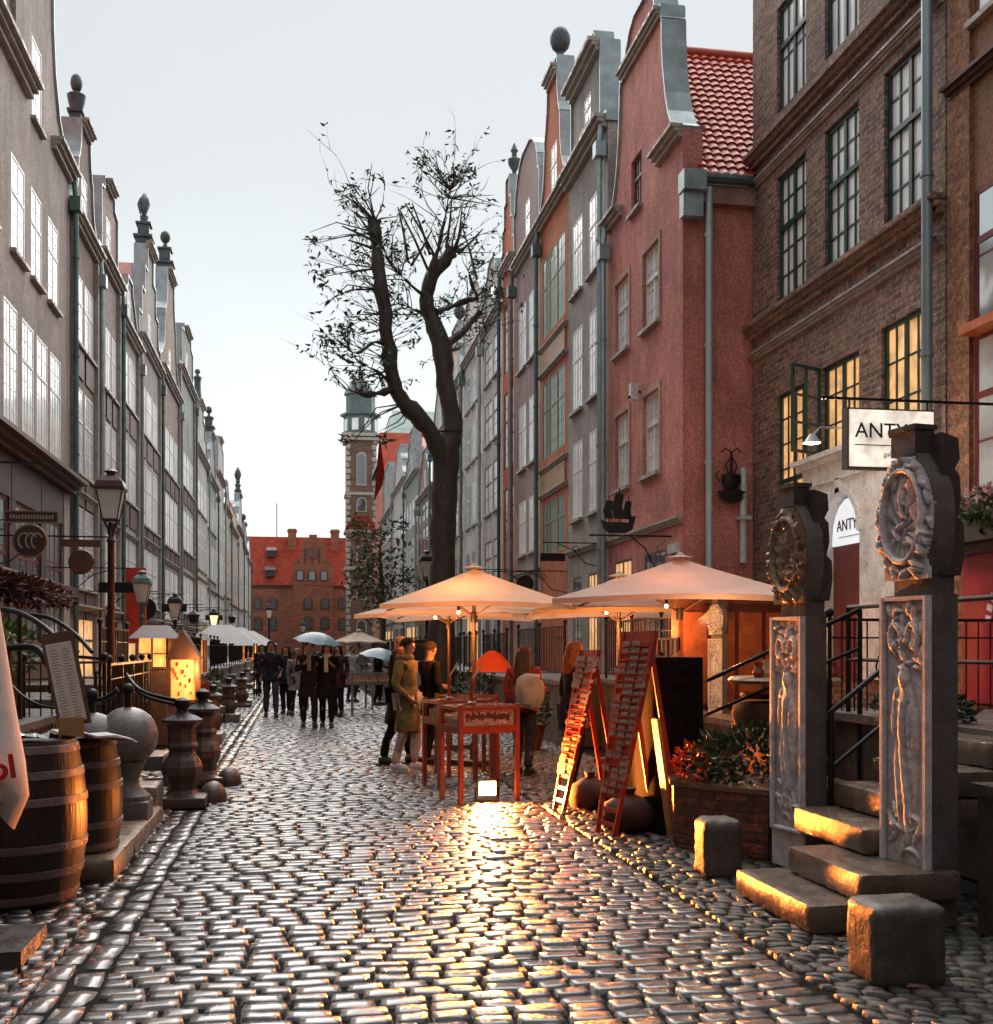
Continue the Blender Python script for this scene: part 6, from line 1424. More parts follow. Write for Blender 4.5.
# wrought iron emblem on the pink side wall
we = thing('wall_ornament', (7.06, 17.9, 4.3), 'wrought iron crowned cup ornament with spiky base on the pink side wall', 'ornament')
c = Vector((6.98, 17.86, 4.3)); m = MB(); m.lathe([(.03, -.12), (.1, -.1), (.16, .0), (.17, .12), (.13, .14)], c, 12, 1, .5); m.build('cup', M_iron, we, 40)
m = MB(); n = 13; pp = []
for k in range(n*2+1):
    a = math.pi + math.pi*k/(n*2); r_ = (.26 if k % 2 else .17); pp.append((r_*math.cos(a), -.2 + .1*0 + r_*math.sin(a)*.55))
m.prism(pp + [(.26, -.15), (0, -.08), (-.26, -.15)], lambda a_, b_, q: (c.x+a_, c.y+q, c.z+b_), -.02, .02); m.build('spiky_base', M_iron, we)
m = MB(); [m.tube([(c.x+q*.04, c.y, c.z+.14), (c.x+q*.1, c.y, c.z+.28), (c.x+q*.03, c.y, c.z+.38), (c.x, c.y, c.z+.42)], .012, 5) for q in (-1, 1)]; m.cyl((c.x, c.y, c.z+.1), (c.x, c.y, c.z+.5), .02, n=6); [m.tube([(c.x+q*.2, c.y, c.z+.0), (c.x+q*.26, c.y, c.z+.14), (c.x+q*.2, c.y, c.z+.2)], .01, 5) for q in (-1, 1)]
[m.tube([(c.x, c.y, c.z+.5), (c.x+q*.1, c.y, c.z+.56), (c.x+q*.17, c.y, c.z+.5)], .012, 5) for q in (-1, 1)]; m.build('crown', M_iron, we)
m = MB().box(6.14, 6.2, 18.15, 18.6, 3.18, 3.34); tag(m.build('wall_plaque', simple('white_enamel', (.6, .6, .6), .3)), 'small white name plaque low on the pink facade corner', 'plaque')
cm_ = thing('security_camera', (6.1, 20.35, 6.25), 'small white box camera beside a pink house window', 'camera'); MB().box(6.0, 6.14, 20.3, 20.42, 6.15, 6.45).build('housing', simple('white_enamel', (.6, .6, .6), .3), cm_); MB().cyl((6.14, 20.36, 6.3), (6.2, 20.36, 6.3), .02, n=6).build('arm', M_iron, cm_); MB().ball((5.99, 20.36, 6.2), .035, 8).build('lens', M_iron, cm_)

# ================================================================== LEFT SIDE
# barrels
M_stave, t, b = newmat('old_oak_stave')
g_ = N(t, 'ShaderNodeNewGeometry'); p_ = g_.outputs['Position']; mp_ = N(t, 'ShaderNodeMapping'); mp_.inputs['Scale'].default_value = (22, 22, 1.6); t.links.new(p_, mp_.inputs[0])
c_ = ramp(t, noise(t, mp_.outputs[0], 1, 5, .75), [(.3, (.008, .004, .0035)), (.55, (.024, .012, .009)), (.75, (.06, .03, .021))]); c_ = mixc(t, .8, c_, ramp(t, noise(t, p_, 90, 3, .9), [(.35, (.45, .45, .45)), (.65, (1.6, 1.6, 1.6))]), 'MULTIPLY')
t.links.new(c_, b.inputs['Base Color']); b.inputs['Roughness'].default_value = .38; bump(t, b, noise(t, mp_.outputs[0], 2, 3), .5, .01)
M_hoop = stone('rusty_pale_hoop', (.13, .10, .10), .45)
def barrel(x, y, r, h, label):
    t_ = thing('oak_barrel', (x, y, 0), label, 'barrel', 'old oak barrels at the left edge'); R_ = lambda f: r*(.82 + .18*math.sin(math.pi*(.04+.92*f)))
    m = MB(); n = 30; vs = []
    for k in range(13):
        f = k/12
        for i in range(n*2):
            a = math.pi*i/n; rr = R_(f) - (.006 if i % 2 else 0); vs.append((rr*math.cos(a), rr*math.sin(a), f*h))
    n2 = n*2; m.add(vs, [(q*n2+i, q*n2+(i+1) % n2, (q+1)*n2+(i+1) % n2, (q+1)*n2+i) for q in range(12) for i in range(n2)])
    o_ = m.build('staves', M_stave, None, 30); o_.parent = t_
    o_ = MB().lathe([(R_(1)-.03, h-.035), (R_(1)-.028, h-.02)], (0,0,0), 30).build('head', M_stave, None); o_.parent = t_
    for f in (.05, .20, .36, .64, .80, .95):
        o_ = MB().lathe([(R_(f-.024)+.002, (f-.024)*h), (R_(f-.02)+.008, (f-.022)*h), (R_(f+.02)+.008, (f+.022)*h), (R_(f+.024)+.002, (f+.024)*h)], (0,0,0), 36).build('hoop', M_hoop, None, 30); o_.parent = t_
    return t_
barrel(-1.78, 7.75, .44, 1.02, 'big old oak barrel at the left edge carrying the menu stand')
barrel(-1.66, 8.72, .40, .97, 'second oak barrel just behind the first, with an open booklet on top')
# menu stand on barrel one
q = PD(69, 740, 7.75); ms_ = thing('menu_stand', (q.x, q.y, 1.02), 'tall narrow printed menu in a dark frame standing on the front barrel', 'menu')
def lbox(par, name, mat, cx_, cy_, cz_, w_, d_, h_, tilt=0, rz=0):
    m = MB().box(-w_/2, w_/2, -d_/2, d_/2, -h_/2, h_/2); m.xf(Matrix.Translation((cx_, cy_, cz_)) @ Matrix.Rotation(rz, 4, 'Z') @ Matrix.Rotation(tilt, 4, 'Y')); return m.build(name, mat, par)
lbox(ms_, 'wooden_block', simple('pale_oak_block', (.36, .19, .08), .45), q.x + .02, q.y - .03, 1.07, .16, .09, .13, 0, R(12))  # block in a paler oak than the frame
lbox(ms_, 'frame', M_brownwood, q.x - .02, q.y, 1.39, .21, .025, .64, R(-11), R(10))
lbox(ms_, 'menu_sheet', simple('menu_paper', (.62, .55, .50), .5, 0, .1, 30, 0), q.x - .016, q.y - .017, 1.37, .165, .012, .54, R(-11), R(10))
m = MB(); rg = random.Random(8)
for k in range(24):
    for s_ in (-.04, .035): m.box(s_-.03+rg.uniform(0, .01), s_+.028-rg.uniform(0, .02), -.0235, -.0225, -.24 + k*.02, -.234 + k*.02)
m.xf(Matrix.Translation((q.x - .016, q.y - .0, 1.37)) @ Matrix.Rotation(R(10), 4, 'Z') @ Matrix.Rotation(R(-11), 4, 'Y')).build('menu_print', simple('grey_print', (.22, .18, .17), .6), ms_)
t_ = thing('open_booklet', (-1.42, 8.45, .98), 'white open booklet lying on the second barrel', 'booklet')
m = MB()
for i in range(2): m.prism([(0, 0), (.12, .02), (.26, .0), (.26, .012), (.12, .032), (0, .012)], lambda a_, b_, z_: ((a_)*(1 if i else -1), z_, b_), -.16, .16)
o_ = m.build('pages', simple('booklet_paper', (.75, .76, .76), .3, 0, .06, 20, 0), None); o_.parent = t_; o_.rotation_euler = (0, R(8), R(20))
o_ = MB().box(-.28, .28, -.17, .17, -.008, -.001).build('cover', simple('booklet_cover', (.3, .12, .06), .4), None); o_.parent = t_; o_.rotation_euler = (0, R(8), R(20))
t_ = thing('glass_tray', (-1.85, 7.7, 1.005), 'crumpled clear plastic sheet on top of the front barrel', 'cover')
m = MB(); n = 9; vs = [(-.26+.52*i/(n-1)+random.uniform(-.01, .01), -.2+.4*j/(n-1)+random.uniform(-.01, .01), .01+random.uniform(0, .045)) for j in range(n) for i in range(n)]
m.add(vs, [(j*n+i, j*n+i+1, (j+1)*n+i+1, (j+1)*n+i) for j in range(n-1) for i in range(n-1)]); o_ = m.build('sheet', simple('wet_plastic', (.30, .36, .36), .08), None, 0, fix=False); o_.parent = t_
# closed white parasol with red lettering, cut by the left edge
cp = PD(-26, 700, 6.0); t_ = thing('closed_parasol', (cp.x, cp.y, 0), 'closed white parasol with red lettering cut by the left edge', 'parasol')
m = MB(); n = 28; vs = []; prof = [(2.25, .03), (2.15, .06), (1.95, .10), (1.6, .15), (1.3, .19), (1.0, .235), (.82, .25), (.74, .18)]
for k, (z, r_) in enumerate(prof):
    for i in range(n): a = 2*math.pi*i/n; rr = r_*(1 + .10*math.sin(a*4+.4)*(k/8)); vs.append((rr*math.cos(a), rr*math.sin(a), z - (.10*math.sin(a*2+1) if k == len(prof)-1 else 0)))
m.add(vs, [(q_*n+i, q_*n+(i+1) % n, (q_+1)*n+(i+1) % n, (q_+1)*n+i) for q_ in range(len(prof)-1) for i in range(n)]); o_ = m.build('folded_canopy', cloth('white_parasol_cloth', (.66, .63, .61), .1), None, 60, fix=True); o_.parent = t_
o_ = MB().tube([(0, 0, 0), (0, 0, 2.4)], .024, 8).build('pole', M_iron, None, 40); o_.parent = t_
o_ = MB().box(-.3, .3, -.3, .3, .0, .08).build('base', M_darkstone, None); o_.parent = t_
lt_ = text('Tol', 'lettering', simple('red_lettering', (.55, .02, .02), .5), None, Matrix.Translation((.14, -.222, .98)) @ Matrix.Rotation(R(20), 4, 'Z') @ Matrix.Rotation(R(90), 4, 'X') @ Matrix.Rotation(R(8), 4, 'Z'), .17, .012, .004); lt_.parent = t_
# stone balls on pedestals
for k, (px, py, d, r_, l) in enumerate(((128, 736, 10.0, .255, 'large wet stone ball on its pedestal, nearer the roadway'), (92, 740, 9.9, .24, 'large wet stone ball half hidden behind the second barrel'))):
    q = PD(px, py, d); t_ = thing('stone_ball', (q.x, q.y, 0), l, 'stone ball', 'stone balls on pedestals')
    o_ = MB().ball((0, 0, q.z), r_, 28).build('ball', stone('pale_wet_stone', (.20, .185, .175), .35, .3), None, 80); o_.parent = t_
    o_ = MB().lathe([(.19, .28), (.19, .32), (.10, .40), (.09, .46), (.15, q.z - r_*.86)], (0,0,0), 20).build('neck', M_stone, None, 40); o_.parent = t_
    o_ = bevbox(-.19, .19, -.19, .19, 0, .28, .015).build('pedestal', M_stone, None, 40); o_.parent = t_
    o_ = MB().cyl((0, 0, q.z + r_*.95), (0, 0, q.z + r_ + .12), .035, n=8).ball((0, 0, q.z + r_ + .15), .055, 10).build('iron_knob', M_iron, None, 40); o_.parent = t_
# kerb
k_ = thing('kerb_stone', (-1.3, 9.6, 0), 'long worn kerb stone lit orange along the left gutter', 'kerb')
for i in range(3): o_ = rockbox(-1.62, -1.24, 8.25 + i*.98, 9.2 + i*.98, -.03, .15 - .012*i, .03, .008, 9, .04).build('kerb_block', stone('warm_kerb_stone', (.20, .14, .09), .4), k_, 40)
tag(rockbox(-1.75, -1.30, 11.2, 11.75, -.03, .30, .03, .007).build('stone_bench', stone('wet_bench_stone', (.24, .19, .15), .15), None, 40), 'low wet stone slab between the stone ball and the balustrade pillar', 'slab')
# balustrade pillars
bal = [(.17, 0), (.20, .02), (.20, .09), (.155, .12), (.13, .16), (.15, .24), (.185, .32), (.19, .40), (.165, .47), (.13, .52), (.12, .56), (.145, .60), (.15, .62), (.13, .66), (.125, .80), (.16, .84), (.19, .86), (.19, .89), (.12, .93), (.06, .96), (.05, 1.0), (.075, 1.04), (.07, 1.09), (.02, 1.12)]
def balpost(x, y, s, label):
    t_ = thing('baluster_pillar', (x, y, 0), label, 'pillar', 'squat baluster pillars along the left terraces')
    o_ = MB().lathe([(r_*s*1.25, z*s) for r_, z in bal[2:19]], (0,0,0), 8).build('shaft', M_balu, None, 0); o_.scale = (.88, .88, 1); o_.parent = t_
    o_ = bevbox(-.25*s, .25*s, -.25*s, .25*s, -.01, .10*s, .015).build('plinth', M_balu, None, 30); o_.parent = t_
    o_ = MB().lathe([(r_*s*1.1, z*s) for r_, z in bal[17:]], (0,0,0), 14).build('cap', M_iron, None, 50); o_.parent = t_
    return t_
M_balu = stone('brown_wet_sandstone', (.08, .048, .038), .4)
balpost(-1.16, 12.1, .98, 'squat baluster pillar with handrails, nearest on the left')
balpost(-1.10, 13.9, 1.0, 'squat baluster pillar right behind the nearest one')
for k, (y, l) in enumerate(((18.6, 'baluster pillar before the glowing glass case'), (21.2, 'baluster pillar beyond the glowing glass case'), (26.0, 'baluster pillar in the middle of the left terraces'), (32.0, 'small far baluster pillar of the left terraces'))): balpost(-1.5, y, .85, l)
for k, (px, py, l) in enumerate(((213, 800, 'half round wheel guard stone before the nearest baluster pillar'), (229, 784, 'half round wheel guard stone farther along the left gutter'))):
    q = G(px, py); m = MB(); m.ball((q.x, q.y, .0), .15, 16, 1.0, 1.3, 1.35); m.v = [(a_, b_, max(c2, -.02)) for a_, b_, c2 in m.v]; tag(m.build('guard_stone', M_balu, None, 60), l, 'guard stone', 'wheel guard stones')
# curved handrails
def handrail(pts, label, r=.022, post=True):
    t_ = thing('handrail', (pts[0][0], pts[0][1], 0), label, 'handrail', 'curved iron handrails of the left terraces'); P = [Vector(p) for p in pts]; out = []
    for i in range(len(P)-1):
        p0, p1, p2, p3 = P[max(i-1, 0)], P[i], P[i+1], P[min(i+2, len(P)-1)]
        for k in range(5): u = k/5; out.append(.5*((2*p1)+(-p0+p2)*u+(2*p0-5*p1+4*p2-p3)*u*u+(-p0+3*p1-3*p2+p3)*u**3))
    out.append(P[-1]); o_ = MB().tube(out, r, 8).build('rail', M_iron, t_, 50)
    if post:
        for p in (P[0],): MB().cyl((p.x, p.y, 0), p, r*1.1, n=8).build('railing_post', M_iron, t_, 40)
    return t_
handrail([tuple(PD(50, 656, 16)), tuple(PD(110, 661, 14.5)), tuple(PD(140, 690, 13.2)), tuple(PD(184, 702, 12.15))], 'curved handrail sweeping down to the nearest baluster pillar, upper one')
handrail([tuple(PD(96, 672, 15)), tuple(PD(125, 684, 13.8)), tuple(PD(150, 698, 12.8)), tuple(PD(183, 706, 12.1))], 'curved handrail sweeping down to the nearest baluster pillar, lower one', .018)
handrail([tuple(PD(-10, 608, 9.6)), tuple(PD(20, 613, 9.3)), tuple(PD(50, 632, 9.0)), tuple(PD(72, 662, 8.8))], 'black arched rail behind the front barrel, nearer one')
handrail([tuple(PD(20, 614, 11)), tuple(PD(50, 618, 10.8)), tuple(PD(75, 634, 10.6)), tuple(PD(92, 652, 10.4))], 'black arched rail behind the front barrel, farther one', .02)
handrail([tuple(PD(8, 648, 9.2)), tuple(PD(35, 648, 9.1)), tuple(PD(48, 664, 9.0)), tuple(PD(60, 680, 8.9))], 'short thick iron rail with knob by the menu stand', .028)
handrail([tuple(PD(10, 684, 9.4)), tuple(PD(24, 697, 9.2)), tuple(PD(42, 706, 9.1)), tuple(PD(62, 708, 9))], 'thin pale sagging rail left of the menu stand', .012)
handrail([tuple(PD(90, 700, 9.9)), tuple(PD(103, 699, 9.9)), tuple(PD(112, 694, 9.9)), tuple(PD(118, 690, 9.9))], 'short bent rail between the two stone balls', .02)
# terraces
W_lt = stone('umber_terrace_masonry', (.10, .06, .048), .45, .2); W_lt2 = stone('grey_terrace_masonry', (.16, .14, .125), .45, .3)
terrace('stone_terrace', -4.75, -2.45, 6.5, 13.6, .85, 'dark umber terrace behind the barrels and stone balls', W_lt, False)
for k, (y0_, y1_, l) in enumerate(((14.8, 17.2, 'railed terrace in front of the tall taupe house, near half'), (20.6, 25.2, 'railed terrace in front of the tall taupe house, far half'), (26.3, 31.6, 'railed terrace before the egg crowned house'), (33.0, 40.5, 'railed terrace before the lower grey house'), (42, 52, 'railed terrace below the ball topped brick house'), (54, 70, 'long railed terrace farther down the left row'), (72, 92, 'far railed terrace in the left row'), (94, 118, 'last terrace of the left row'))):
    terrace('stone_terrace', -4.75, -2.35, y0_, y1_, .9, l, (W_lt, W_lt2)[k % 2], True)
    if k < 6:
        s_ = thing('stone_steps', (-2.0, y0_ - .5, 0), ('flight of stone steps before terrace number %d' % k), 'steps', 'stone steps up to the left terraces')
        for i in range(5): bevbox(-2.35 - .3*i + .8, -2.35 - .3*i + 1.3 - .2, y0_ - .95, y0_ - .08, .17*i, .17*(i+1), .01).build('step', M_stone, s_, 40)
STL = ['stone steps between the dark umber terrace and the taupe house terrace', 'stone steps in the middle of the taupe house terraces', 'stone steps up to the egg crowned house', 'stone steps up to the lower grey house', 'stone steps up to the ball topped brick house', 'stone steps up to the far left terraces']
for o_, l in zip([o_ for o_ in COL.objects if o_.name.startswith('stone_steps') and o_.get('group')], STL): o_['label'] = l
# dark awning ledge, shop clutter and shutters of the first left house
aw = thing('shop_canopy', (-4.2, 17, 2.3), 'dark red brown canopy with leafy fringe over the first left shop', 'canopy')
m = MB(); m.add([(-4.79, 13, 2.95), (-4.79, 20.2, 2.95), (-3.65, 20.2, 2.6), (-3.65, 13, 2.6)], [(0, 1, 2, 3)]); m.add([(-3.65, 13, 2.6), (-3.65, 20.2, 2.6), (-3.65, 20.2, 2.42), (-3.65, 13, 2.42)], [(0, 1, 2, 3)]); m.add([(-4.79, 13, 2.9), (-4.79, 20.2, 2.9), (-3.66, 20.2, 2.41), (-3.66, 13, 2.41)], [(0, 3, 2, 1)])
m.build('fabric', simple('dark_maroon_canvas', (.06, .018, .018), .8, 0, .4, 10, .5), aw, fix=False)
foliage('fringe', (-3.66, 16.6, 2.42), .10, 3.5, .13, 1500, .10, simple('wine_red_leaf', (.05, .014, .014), .6, 0, .5, 20, 0), aw, 12, .1)
# hanging signs on the left
q = PD(32, 517, 15); s1 = thing('hanging_sign', (q.x, q.y, q.z), 'long dark board with pale lettering over a round sign, upper left', 'sign', 'wrought iron hanging signs')
MB().box(q.x-.32, q.x+.32, q.y-.015, q.y+.015, q.z-.065, q.z+.065).build('board', simple('dark_brown_board', (.045, .025, .02), .5), s1)
MB().box(q.x-.33, q.x+.33, q.y-.018, q.y+.018, q.z+.065, q.z+.08).box(q.x-.33, q.x+.33, q.y-.018, q.y+.018, q.z-.08, q.z-.065).build('rim', simple('tan_rim', (.30, .2, .14), .5), s1)
m = MB(); rg = random.Random(2)
for k in range(15): m.box(q.x-.27+k*.037, q.x-.27+k*.037+.02, q.y-.02, q.y-.016, q.z-.025, q.z+.02 + .01*rg.random())
m.build('lettering', simple('tan_lettering', (.42, .33, .24), .5), s1); MB().bar((-4.8, q.y, 1.6+185/1150*15), (q.x+.15, q.y, 1.6+185/1150*15), .025, .025).bar((q.x-.25, q.y, q.z+.08), (q.x-.25, q.y, 1.6+185/1150*15), .01, .01).bar((q.x+.12, q.y, q.z+.08), (q.x+.12, q.y, 1.6+185/1150*15), .01, .01).build('bracket', M_iron, s1)
q = PD(30, 541, 15); s2 = thing('hanging_sign', (q.x, q.y, q.z), 'round dark disc sign with pale swirls, upper left', 'sign', 'wrought iron hanging signs')
def disc(c, r0, r1, d, mat, name, par, n=28): MB().lathe([(r0, -d), (r1, -d), (r1, d), (r0, d)], (0,0,0), n).xf(Matrix.Translation(c) @ Matrix.Rotation(R(90), 4, 'X')).build(name, mat, par, 40)
disc(q, .01, .20, .02, simple('dark_brown_board', (.045, .025, .02), .5), 'disc', s2); MB().tube([(q.x+.205*math.cos(a), q.y, q.z+.205*math.sin(a)) for a in np.linspace(0, 6.2832, 33)], .018, 8, False).build('rim', simple('tan_rim', (.30, .2, .14), .5), s2, 60)
m = MB()
for q_ in (-.07, .02, .09): m.tube([(q.x+q_+.07*math.cos(a), q.y-.026, q.z+.10*math.sin(a)-.0) for a in np.arange(.5, 4.6, .4)], .012, 5)
m.build('swirls', simple('tan_lettering', (.42, .33, .24), .5), s2); MB().bar((q.x, q.y, q.z+.2), (q.x, q.y, q.z+.27), .01, .01).build('chain', M_iron, s2)
q = PD(81, 543, 18); s3 = thing('hanging_sign', (q.x, q.y, q.z), 'brown round sign under a short plank on a long bracket beside the street lamp', 'sign', 'wrought iron hanging signs')
MB().box(q.x-.3, q.x+.3, q.y-.02, q.y+.02, q.z-.06, q.z+.05).build('board', M_brownwood, s3); disc((q.x, q.y, q.z-.3), .01, .18, .02, M_brownwood, 'disc', s3); MB().tube([(q.x+.175*math.cos(a), q.y, q.z-.3+.175*math.sin(a)) for a in np.linspace(0, 6.2832, 33)], .018, 8, False).build('rim', simple('dark_rim', (.05,.03,.025), .5), s3, 60)
MB().bar((-4.8, q.y, q.z+.10), (q.x+.45, q.y, q.z+.10), .022, .022).tube([(-4.8, q.y, q.z-.4), (-4.4, q.y, q.z-.3), (-4.1, q.y, q.z-.05), (-3.9, q.y, q.z+.08)], .012, 5).tube([(-4.5+.12*math.cos(a)*(1-a/9), q.y, q.z+.25+.12*math.sin(a)*(1-a/9)) for a in np.arange(0, 8, .5)], .01, 4).build('bracket', M_iron, s3)
# street lamps
M_lampred = simple('dark_red_lamp_paint', (.055, .014, .016), .35, .2, .3, 10, .1); M_frost = pane('frosted_lamp_glass', (.70, .68, .64), .12, .3)
def lamp(px, y, ztop, label, s=1.0, lit=False, x=None, mat=None):
    mat = mat or M_lampred; xx = PY(px, 600, y).x if x is None else x; t_ = thing('street_lamp', (xx, y, 0), label, 'street lamp', 'old lantern street lamps'); H = ztop - .62*s
    def add(m, n, mm, sm=40): o_ = m.build(n, mm, None, sm); o_.parent = t_
    add(MB().lathe([(.13*s, 0), (.13*s, .25), (.09*s, .32), (.07*s, .9), (.045*s, 1.0), (.04*s, H-.25), (.055*s, H-.22), (.03*s, H-.18), (.03*s, H)], (0,0,0), 12), 'post', mat)
    m = MB()
    for k in range(4):
        a = math.pi/4 + k*math.pi/2; m.tube([(.03*math.cos(a), .03*math.sin(a), H-.16), (.05*s*math.cos(a), .05*s*math.sin(a), H-.06), (.115*s*math.cos(a), .115*s*math.sin(a), H+.03)], .011, 5)
        m.bar((.115*s*math.cos(a), .115*s*math.sin(a), H+.03), (.205*s*math.cos(a), .205*s*math.sin(a), H+.38*s), .014, .014)
    m.bar((-.08*s, -.08*s, H+.03), (.08*s, -.08*s, H+.03), .02, .02); m.bar((-.08*s, .08*s, H+.03), (.08*s, .08*s, H+.03), .02, .02); add(m, 'lantern_frame', mat)
    g1, g2 = .078*s, .142*s; m = MB(); m.add([(-g1,-g1,H+.045),(g1,-g1,H+.045),(g1,g1,H+.045),(-g1,g1,H+.045),(-g2,-g2,H+.38*s),(g2,-g2,H+.38*s),(g2,g2,H+.38*s),(-g2,g2,H+.38*s)], [(0,3,2,1),(4,5,6,7),(0,1,5,4),(1,2,6,5),(2,3,7,6),(3,0,4,7)]); add(m, 'lantern_glass', glow('lit_lantern_glass', (1, .6, .25), 1.6) if lit else M_frost, 0)
    m = MB(); vs = []
    for r_, z in ((.235*s, .37*s), (.235*s, .40*s), (.20*s, .47*s), (.12*s, .53*s), (.10*s, .54*s)):
        vs += [(q_[0]*r_/1.4142*1.0, q_[1]*r_/1.4142, H+z) for q_ in ((-1,-1),(1,-1),(1,1),(-1,1))]
    m.add(vs, [(i*4+k, i*4+(k+1)%4, i*4+4+(k+1)%4, i*4+4+k) for i in range(4) for k in range(4)] + [(16,17,18,19), (3,2,1,0)]); m.lathe([(.05*s, .54*s), (.05*s, .57*s), (.08*s, .59*s), (.03*s, .62*s)], (0,0,H), 10); add(m, 'lantern_roof', mat, 0)
lamp(111, 14.6, 3.78, 'tall dark red street lamp with frosted lantern near the left edge', 1.05)
lamp(142, 21.5, 3.0, 'grey lantern lamp, second in the left row, over the lit shop windows', 1.0, mat=M_patina)
lamp(175, 28, 2.9, 'third lantern lamp of the left row above the glass case roof', 1.0, mat=M_iron)
lamp(214, 42, 3.0, 'small distant lit lantern in front of the left houses', 1.0, lit=True, mat=M_iron)
lamp(269, 62, 3.9, 'lone dark lantern lamp in front of the brick gatehouse', 1.2, mat=M_iron)
lamp(427, 27.5, 3.95, 'dark lantern lamp left of the tree trunk behind the parasols', 1.1, mat=M_iron)
lamp(303, 70, 3.2, 'tiny dark lamp beside the brick gatehouse windows', 1.1, mat=M_iron)
# glowing glass case with gabled roof
q = PD(184, 660, 17); gc = thing('lit_display_case', (q.x, q.y, 0), 'gabled glass display case glowing orange on the left', 'display case')
MB().box(q.x-.2, q.x+.2, q.y-.2, q.y+.2, 0, .80).build('pedestal', W_lt, gc)
m = MB()
for a_ in (-.2, .2):
    for b_ in (-.2, .2): m.bar((q.x+a_, q.y+b_, .80), (q.x+a_, q.y+b_, 1.45), .045, .045)
for z in (.82, 1.45):
    for b_ in (-.2, .2): m.bar((q.x-.2, q.y+b_, z), (q.x+.2, q.y+b_, z), .045, .045); m.bar((q.x+b_, q.y-.2, z), (q.x+b_, q.y+.2, z), .045, .045)
m.build('case_frame', M_brownwood, gc)
m = MB(); m.add([(q.x-.25, q.y-.25, 1.45), (q.x-.25, q.y+.25, 1.45), (q.x, q.y+.25, 1.87), (q.x, q.y-.25, 1.87), (q.x+.25, q.y-.25, 1.45), (q.x+.25, q.y+.25, 1.45)], [(0, 1, 2, 3), (3, 2, 5, 4), (0, 3, 4), (1, 5, 2)]); m.build('roof', simple('brown_case_roof', (.09, .05, .04), .5), gc, fix=True)
MB().box(q.x-.17, q.x+.17, q.y-.16, q.y+.16, .83, 1.43).build('lit_interior', pane('lit_case_glass', (.5, .3, .15), .1, .1, emit=(1, .34, .07), es=1.15), gc)
rg = random.Random(3)
for k in range(16): x_ = q.x + rg.uniform(-.15, .15); z = rg.uniform(.88, 1.35); MB().box(x_-.012, x_+.012, q.y-.172, q.y-.162, z, z+rg.uniform(.03, .07)).build('pendant', M_redboard, gc)
lampat('case_light', (q.x+.3, q.y-.35, 1.3), 45, (1, .45, .15), .12)
def kiosk(px0, px1, y, z0, z1, label, k=0):
    a_, b_ = PY(px0, 650, y).x, PY(px1, 650, y).x; t_ = thing('lit_kiosk', ((a_+b_)/2, y, 0), label, 'kiosk', 'glowing shop kiosks on the left terraces')
    MB().box(a_, b_, y, y+1.2, 0, z0).build('base', W_lt, t_)
    MB().box(a_+.03, b_-.03, y+.03, y+1.17, z0, z1).build('lit_glass', pane('lit_kiosk_glass', (.5, .35, .2), .1, .1, emit=(1, .36, .08), es=1.15), t_)
    n = max(2, int((b_-a_)/.3)); m = MB()
    for i in range(n+1): x_ = a_ + (b_-a_)*i/n; m.bar((x_, y, z0), (x_, y, z1), .03, .03)
    for i in range(5): m.bar((b_, y+i*.3, z0), (b_, y+i*.3, z1), .03, .03)
    m.bar((a_, y, z0+.02), (b_, y, z0+.02), .04, .04); m.bar((a_, y, (z0+z1)/2), (b_, y, (z0+z1)/2), .02, .02); m.build('glazing_bars', M_brownwood, t_)
    m = MB(); m.add([(a_-.12, y-.15, z1), (b_+.12, y-.15, z1), (b_+.12, y+1.35, z1), (a_-.12, y+1.35, z1), (a_+.05, y+.3, z1+.22), (b_-.05, y+.3, z1+.22), (b_-.05, y+.9, z1+.22), (a_+.05, y+.9, z1+.22)], [(0,3,2,1),(4,5,6,7),(0,1,5,4),(1,2,6,5),(2,3,7,6),(3,0,4,7)]); m.build('roof', simple('brown_case_roof', (.09, .05, .04), .5), t_)
    lampat('kiosk_light', (b_+.3, y-.3, (z0+z1)/2), 28, (1, .47, .16), .12)
kiosk(137, 167, 19.6, 1.25, 1.76, 'glowing orange glass kiosk under the second lantern lamp')
kiosk(196, 203, 30, .9, 1.8, 'small lit kiosk behind the gabled glass case')
kiosk(240, 247, 58, .6, 2.0, 'tiny lit kiosk far down the left row')
kiosk(250, 257, 64, .6, 1.9, 'farthest lit kiosk near the pedestrians')
rd = PD(133, 610, 24.5); tag(MB().box(rd.x-.13, rd.x+.28, 25.3, 25.42, 1.7, 3.3).build('red_banner', simple('scarlet_cloth', (.6, .04, .015), .6)), 'vertical scarlet banner above the glowing kiosk', 'banner')
yl = PD(208, 640, 44)
# white awnings far left
def tent(px, y, w_, z0, z1, label):
    x_ = PY(px, 650, y).x; t_ = thing('market_tent', (x_, y, 0), label, 'tent', 'white market awnings on the left')
    m = MB(); m.add([(x_-w_/2, y-w_/2, z0), (x_+w_/2, y-w_/2, z0), (x_+w_/2, y+w_/2, z0), (x_-w_/2, y+w_/2, z0), (x_-.3, y, z1), (x_+.3, y, z1)], [(0,1,5,4),(1,2,5),(2,3,4,5),(3,0,4)]); m.build('canopy', cloth('white_awning', (.72, .72, .72), .3), t_, fix=False)
    for a_ in (-1, 1):
        for b_ in (-1, 1): MB().cyl((x_+a_*w_*.48, y+b_*w_*.48, 0), (x_+a_*w_*.48, y+b_*w_*.48, z0), .025, n=6).build('pole', M_iron, t_)
tent(222, 38, 2.2, 1.75, 2.35, 'white pointed market awning, nearest on the left'); tent(236, 46, 2.6, 1.7, 2.4, 'white market awning behind the nearest one'); tent(248, 62, 3, 1.8, 2.5, 'farthest white market awning near the street end')
